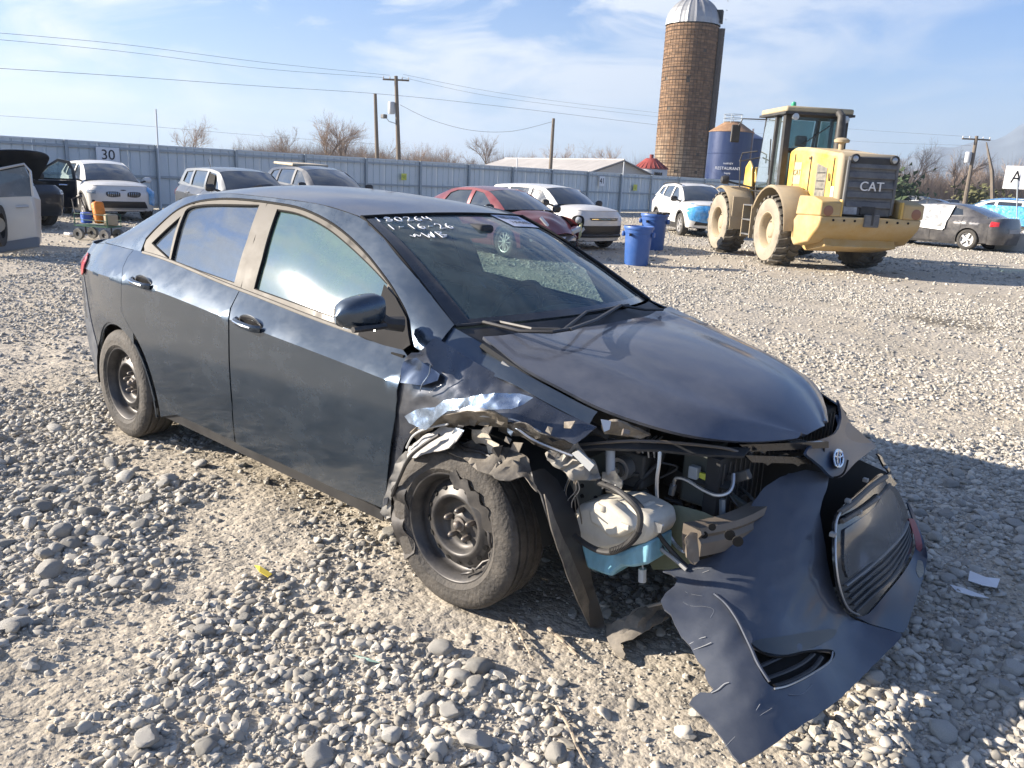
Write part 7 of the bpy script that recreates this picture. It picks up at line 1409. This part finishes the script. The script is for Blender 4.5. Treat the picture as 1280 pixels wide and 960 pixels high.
# ================================================================== bare winter trees
bark = mat('bare_bark', (.17, .135, .105), .95, var=.2, vscale=2, rnd=.25); twigm = mat('bare_twigs', (.30, .23, .18), .95, rnd=.3); everg = mat('evergreen', (.045, .07, .03), .9, var=.3, vscale=2)
def tree_proto(seed, h, spread, depth_=6):
    rr_ = random.Random(seed); tr_, tw = MB(), MB()
    def grow(p, d, ln, r, lv):
        n_ = 3; P = [p]; q = p.copy(); dd = d.copy()
        for i in range(n_):
            dd = (dd+Vector((rr_.gauss(0, .09), rr_.gauss(0, .09), rr_.gauss(.04, .06)))).normalized(); q = q+dd*ln/n_; P.append(q.copy())
        (tr_ if lv < 2 else tw).tube(P, [r*(1-.45*i/n_) for i in range(n_+1)], 5 if lv < 2 else 3, cap=False)
        if lv >= depth_: return
        for k in range(rr_.choice((3, 4)) if lv < 3 else 3):
            j = rr_.randint(1, n_); a = rr_.uniform(0, 6.28); t_ = rr_.uniform(.35, .85)*spread; o_ = dd.orthogonal().normalized(); o_ = Matrix.Rotation(a, 3, dd) @ o_
            grow(P[j], (dd*math.cos(t_)+o_*math.sin(t_)).normalized(), ln*rr_.uniform(.6, .82), r*.55, lv+1)
    grow(Vector((0, 0, 0)), Vector((0, 0, 1)), h*.36, h*.018, 0)
    root = empty('bare_tree'); tr_.build('trunk', bark, root); tw.build('crown', twigm, root); return root
TP = [tree_proto(s_, 9, sp_r, dp) for s_, sp_r, dp in ((1, .85, 6), (2, 1.0, 6), (3, .7, 6), (4, 1.15, 6), (5, .8, 6))]
used_t = [False]*5
def tree(label, a, D, h, k, grp=None, sx=1.):
    p = ground_far(a, 230, D)
    if not used_t[k]: o = TP[k]; used_t[k] = True
    else: o = copyob(TP[k])
    for kk in ('label', 'category', 'group'):
        if kk in o: del o[kk]
    o.location = p; o.rotation_euler.z = random.uniform(0, 6.28); o.scale = (h/9*sx, h/9*sx, h/9); tag(o, label, 'tree', grp); return o
tree('round bare tree above the fence, right of sign 30', 236, 85, 6.2, 0); tree('lone spreading bare tree left of the pair by the poles', 357, 90, 6.4, 1); tree('left one of the two tall bare trees left of the utility poles', 406, 88, 7.6, 2, None, 1.2); tree('right one of the two tall bare trees left of the utility poles', 430, 88, 7.8, 0, None, 1.2)
tree('low dense bare tree just left of the plain pole', 454, 80, 4.6, 3); tree('thin bare tree directly behind the utility poles', 484, 90, 5.8, 4); tree('bare tree just right of the crossarm pole', 515, 92, 5.6, 1)
tree('tall pale bare tree just right of the loader', 1136, 105, 8.6, 0); tree('broad bare tree between the tall pale tree and the leaning pole', 1192, 110, 8.2, 2)
ORD = ['first', 'second', 'third', 'fourth', 'fifth', 'sixth', 'seventh', 'eighth', 'ninth', 'tenth', 'eleventh', 'twelfth', 'thirteenth', 'fourteenth', 'fifteenth', 'sixteenth', 'seventeenth', 'eighteenth', 'nineteenth', 'twentieth', 'twenty-first', 'twenty-second']
for i in range(22): a = 300+i*22+random.uniform(-5, 5); tree('bare brown hedgerow tree beyond the fence and barn, '+ORD[i]+' of the row from the left', a, random.uniform(125, 170), random.uniform(5.4, 7.6) if a < 560 else random.uniform(6.8, 9.4), random.randrange(5), 'hedgerow trees beyond the fence')
for i in range(22): a = 1098+i*8.6+random.uniform(-2, 2); tree('bare brown woodland tree below the mountain, '+ORD[i]+' counting right from the loader', a, random.uniform(115, 160), random.uniform(6, 8.6), random.randrange(5), 'woodland trees at right')
def bush(label, a, D, h, m, n_=900):
    V = []; F = []; r2 = random.Random(int(a)); b = MB()
    for i in range(n_):
        u = Vector((r2.gauss(0, .36), r2.gauss(0, .36), abs(r2.gauss(.42, .26)))); s_ = r2.uniform(.05, .12); w_ = Vector((r2.uniform(-1, 1), r2.uniform(-1, 1), r2.uniform(-1, 1))).normalized()*s_; v_ = w_.orthogonal()*.8; b.add([(u-w_)*h, (u+v_)*h, (u+w_)*h], [(0, 1, 2)])
    o = b.build('crown', m); p = ground_far(a, 235, D); r_ = empty('shrub', p); o.parent = r_; MB().tube([(0, 0, 0), (0, 0, h*.5)], .08, 5).build('stem', bark, r_); tag(r_, label, 'shrub')
bush('dark green evergreen shrub just right of the loader', 1116, 95, 3.6, everg); bush('olive green shrub at the foot of the leaning utility pole', 1222, 100, 3.0, mat('olive', (.10, .10, .04), .9)); 
# understory scrub as one mass
def scrub(name, label_, spans, m):
    b = MB(); r2 = random.Random(9)
    for a0, a1, D0, D1, hh, n_ in spans:
        for i in range(n_):
            a = r2.uniform(a0, a1); D = r2.uniform(D0, D1); p = Vector(ground_far(a, 230, D)); h = hh*r2.uniform(.45, 1.05)*(.75+.5*float(vnoise(a*.03, 0, 5)))
            for k in range(5):
                q = p+Vector((r2.gauss(0, .5), r2.gauss(0, .5), 0)); e = q+Vector((r2.gauss(0, .35)*h, r2.gauss(0, .35)*h, h*r2.uniform(.6, 1))); w_ = Vector((cr[0], cr[1], 0))*r2.uniform(.012, .035)
                b.add([q-w_, q+w_, e], [(0, 1, 2)])
    o = b.build(name, m); o['kind'] = 'stuff'; return o
scrub('brushwood', '', [(150, 300, 105, 180, 3.8, 900), (290, 820, 105, 180, 5.2, 8500), (1070, 1340, 105, 180, 6.2, 3600)], mat('brushwood', (.28, .21, .155), .95))
scrub('dry_grass', '', [(1060, 1340, 60, 100, 1.2, 1500)], mat('dry_grass', (.30, .25, .16), .95))
# ================================================================== mountain and haze
mt = MB(); rows_ = []
for i in range(90):
    a = 930+i*8.2; row = []
    prf = np.interp(a, [930, 1000, 1030, 1110, 1180, 1230, 1280, 1400, 1660], [0, 9, 16, 40, 56, 68, 84, 104, 80])+2.2*math.sin(a*.045)+1.5*math.sin(a*.11)
    for j in range(14):
        t_ = j/13; D = 1900+t_*1100; p = far(a, 240, D); hgt = prf*2600/FPX*math.sin(min(1, t_*1.25)*math.pi/2)**1.4*(.94+.12*float(vnoise(a*.05, j*.8, 3))); row.append((p[0], p[1], max(-.5, hgt+1.6*t_*0)-.3*(j == 0)))
    rows_.append(row)
o = mt.grid(rows_).build('mountain', mat('hazed_wooded_slope', (.10, .12, .14), .95, var=.3, vscale=.01), None, True); o['kind'] = 'structure'  # slope colour paled towards blue, painted haze on top of the volume
hc = far(700, 230, 1500)
hb = MB().box((float(hc[0]), float(hc[1]), 149), (6400, 6400, 300)).build('haze', None) if False else None
me_ = bpy.data.meshes.new('haze'); bb = MB().box((float(hc[0])*.75, float(hc[1])*.75, 104), (4600, 4600, 210)); me_.from_pydata([tuple(v) for v in bb.V], [], bb.F); hz_ = bpy.data.objects.new('haze', me_); COL.objects.link(hz_); hz_['kind'] = 'stuff'
m = bpy.data.materials.new('haze_air'); m.use_nodes = True; t = m.node_tree; t.nodes.clear(); pv = nd(t, 'ShaderNodeVolumePrincipled'); pv.inputs['Color'].default_value = (.68, .82, 1, 1); pv.inputs['Density'].default_value = .00036; pv.inputs['Anisotropy'].default_value = .2; mo_ = nd(t, 'ShaderNodeOutputMaterial'); t.links.new(pv.outputs[0], mo_.inputs['Volume']); me_.materials.append(m)
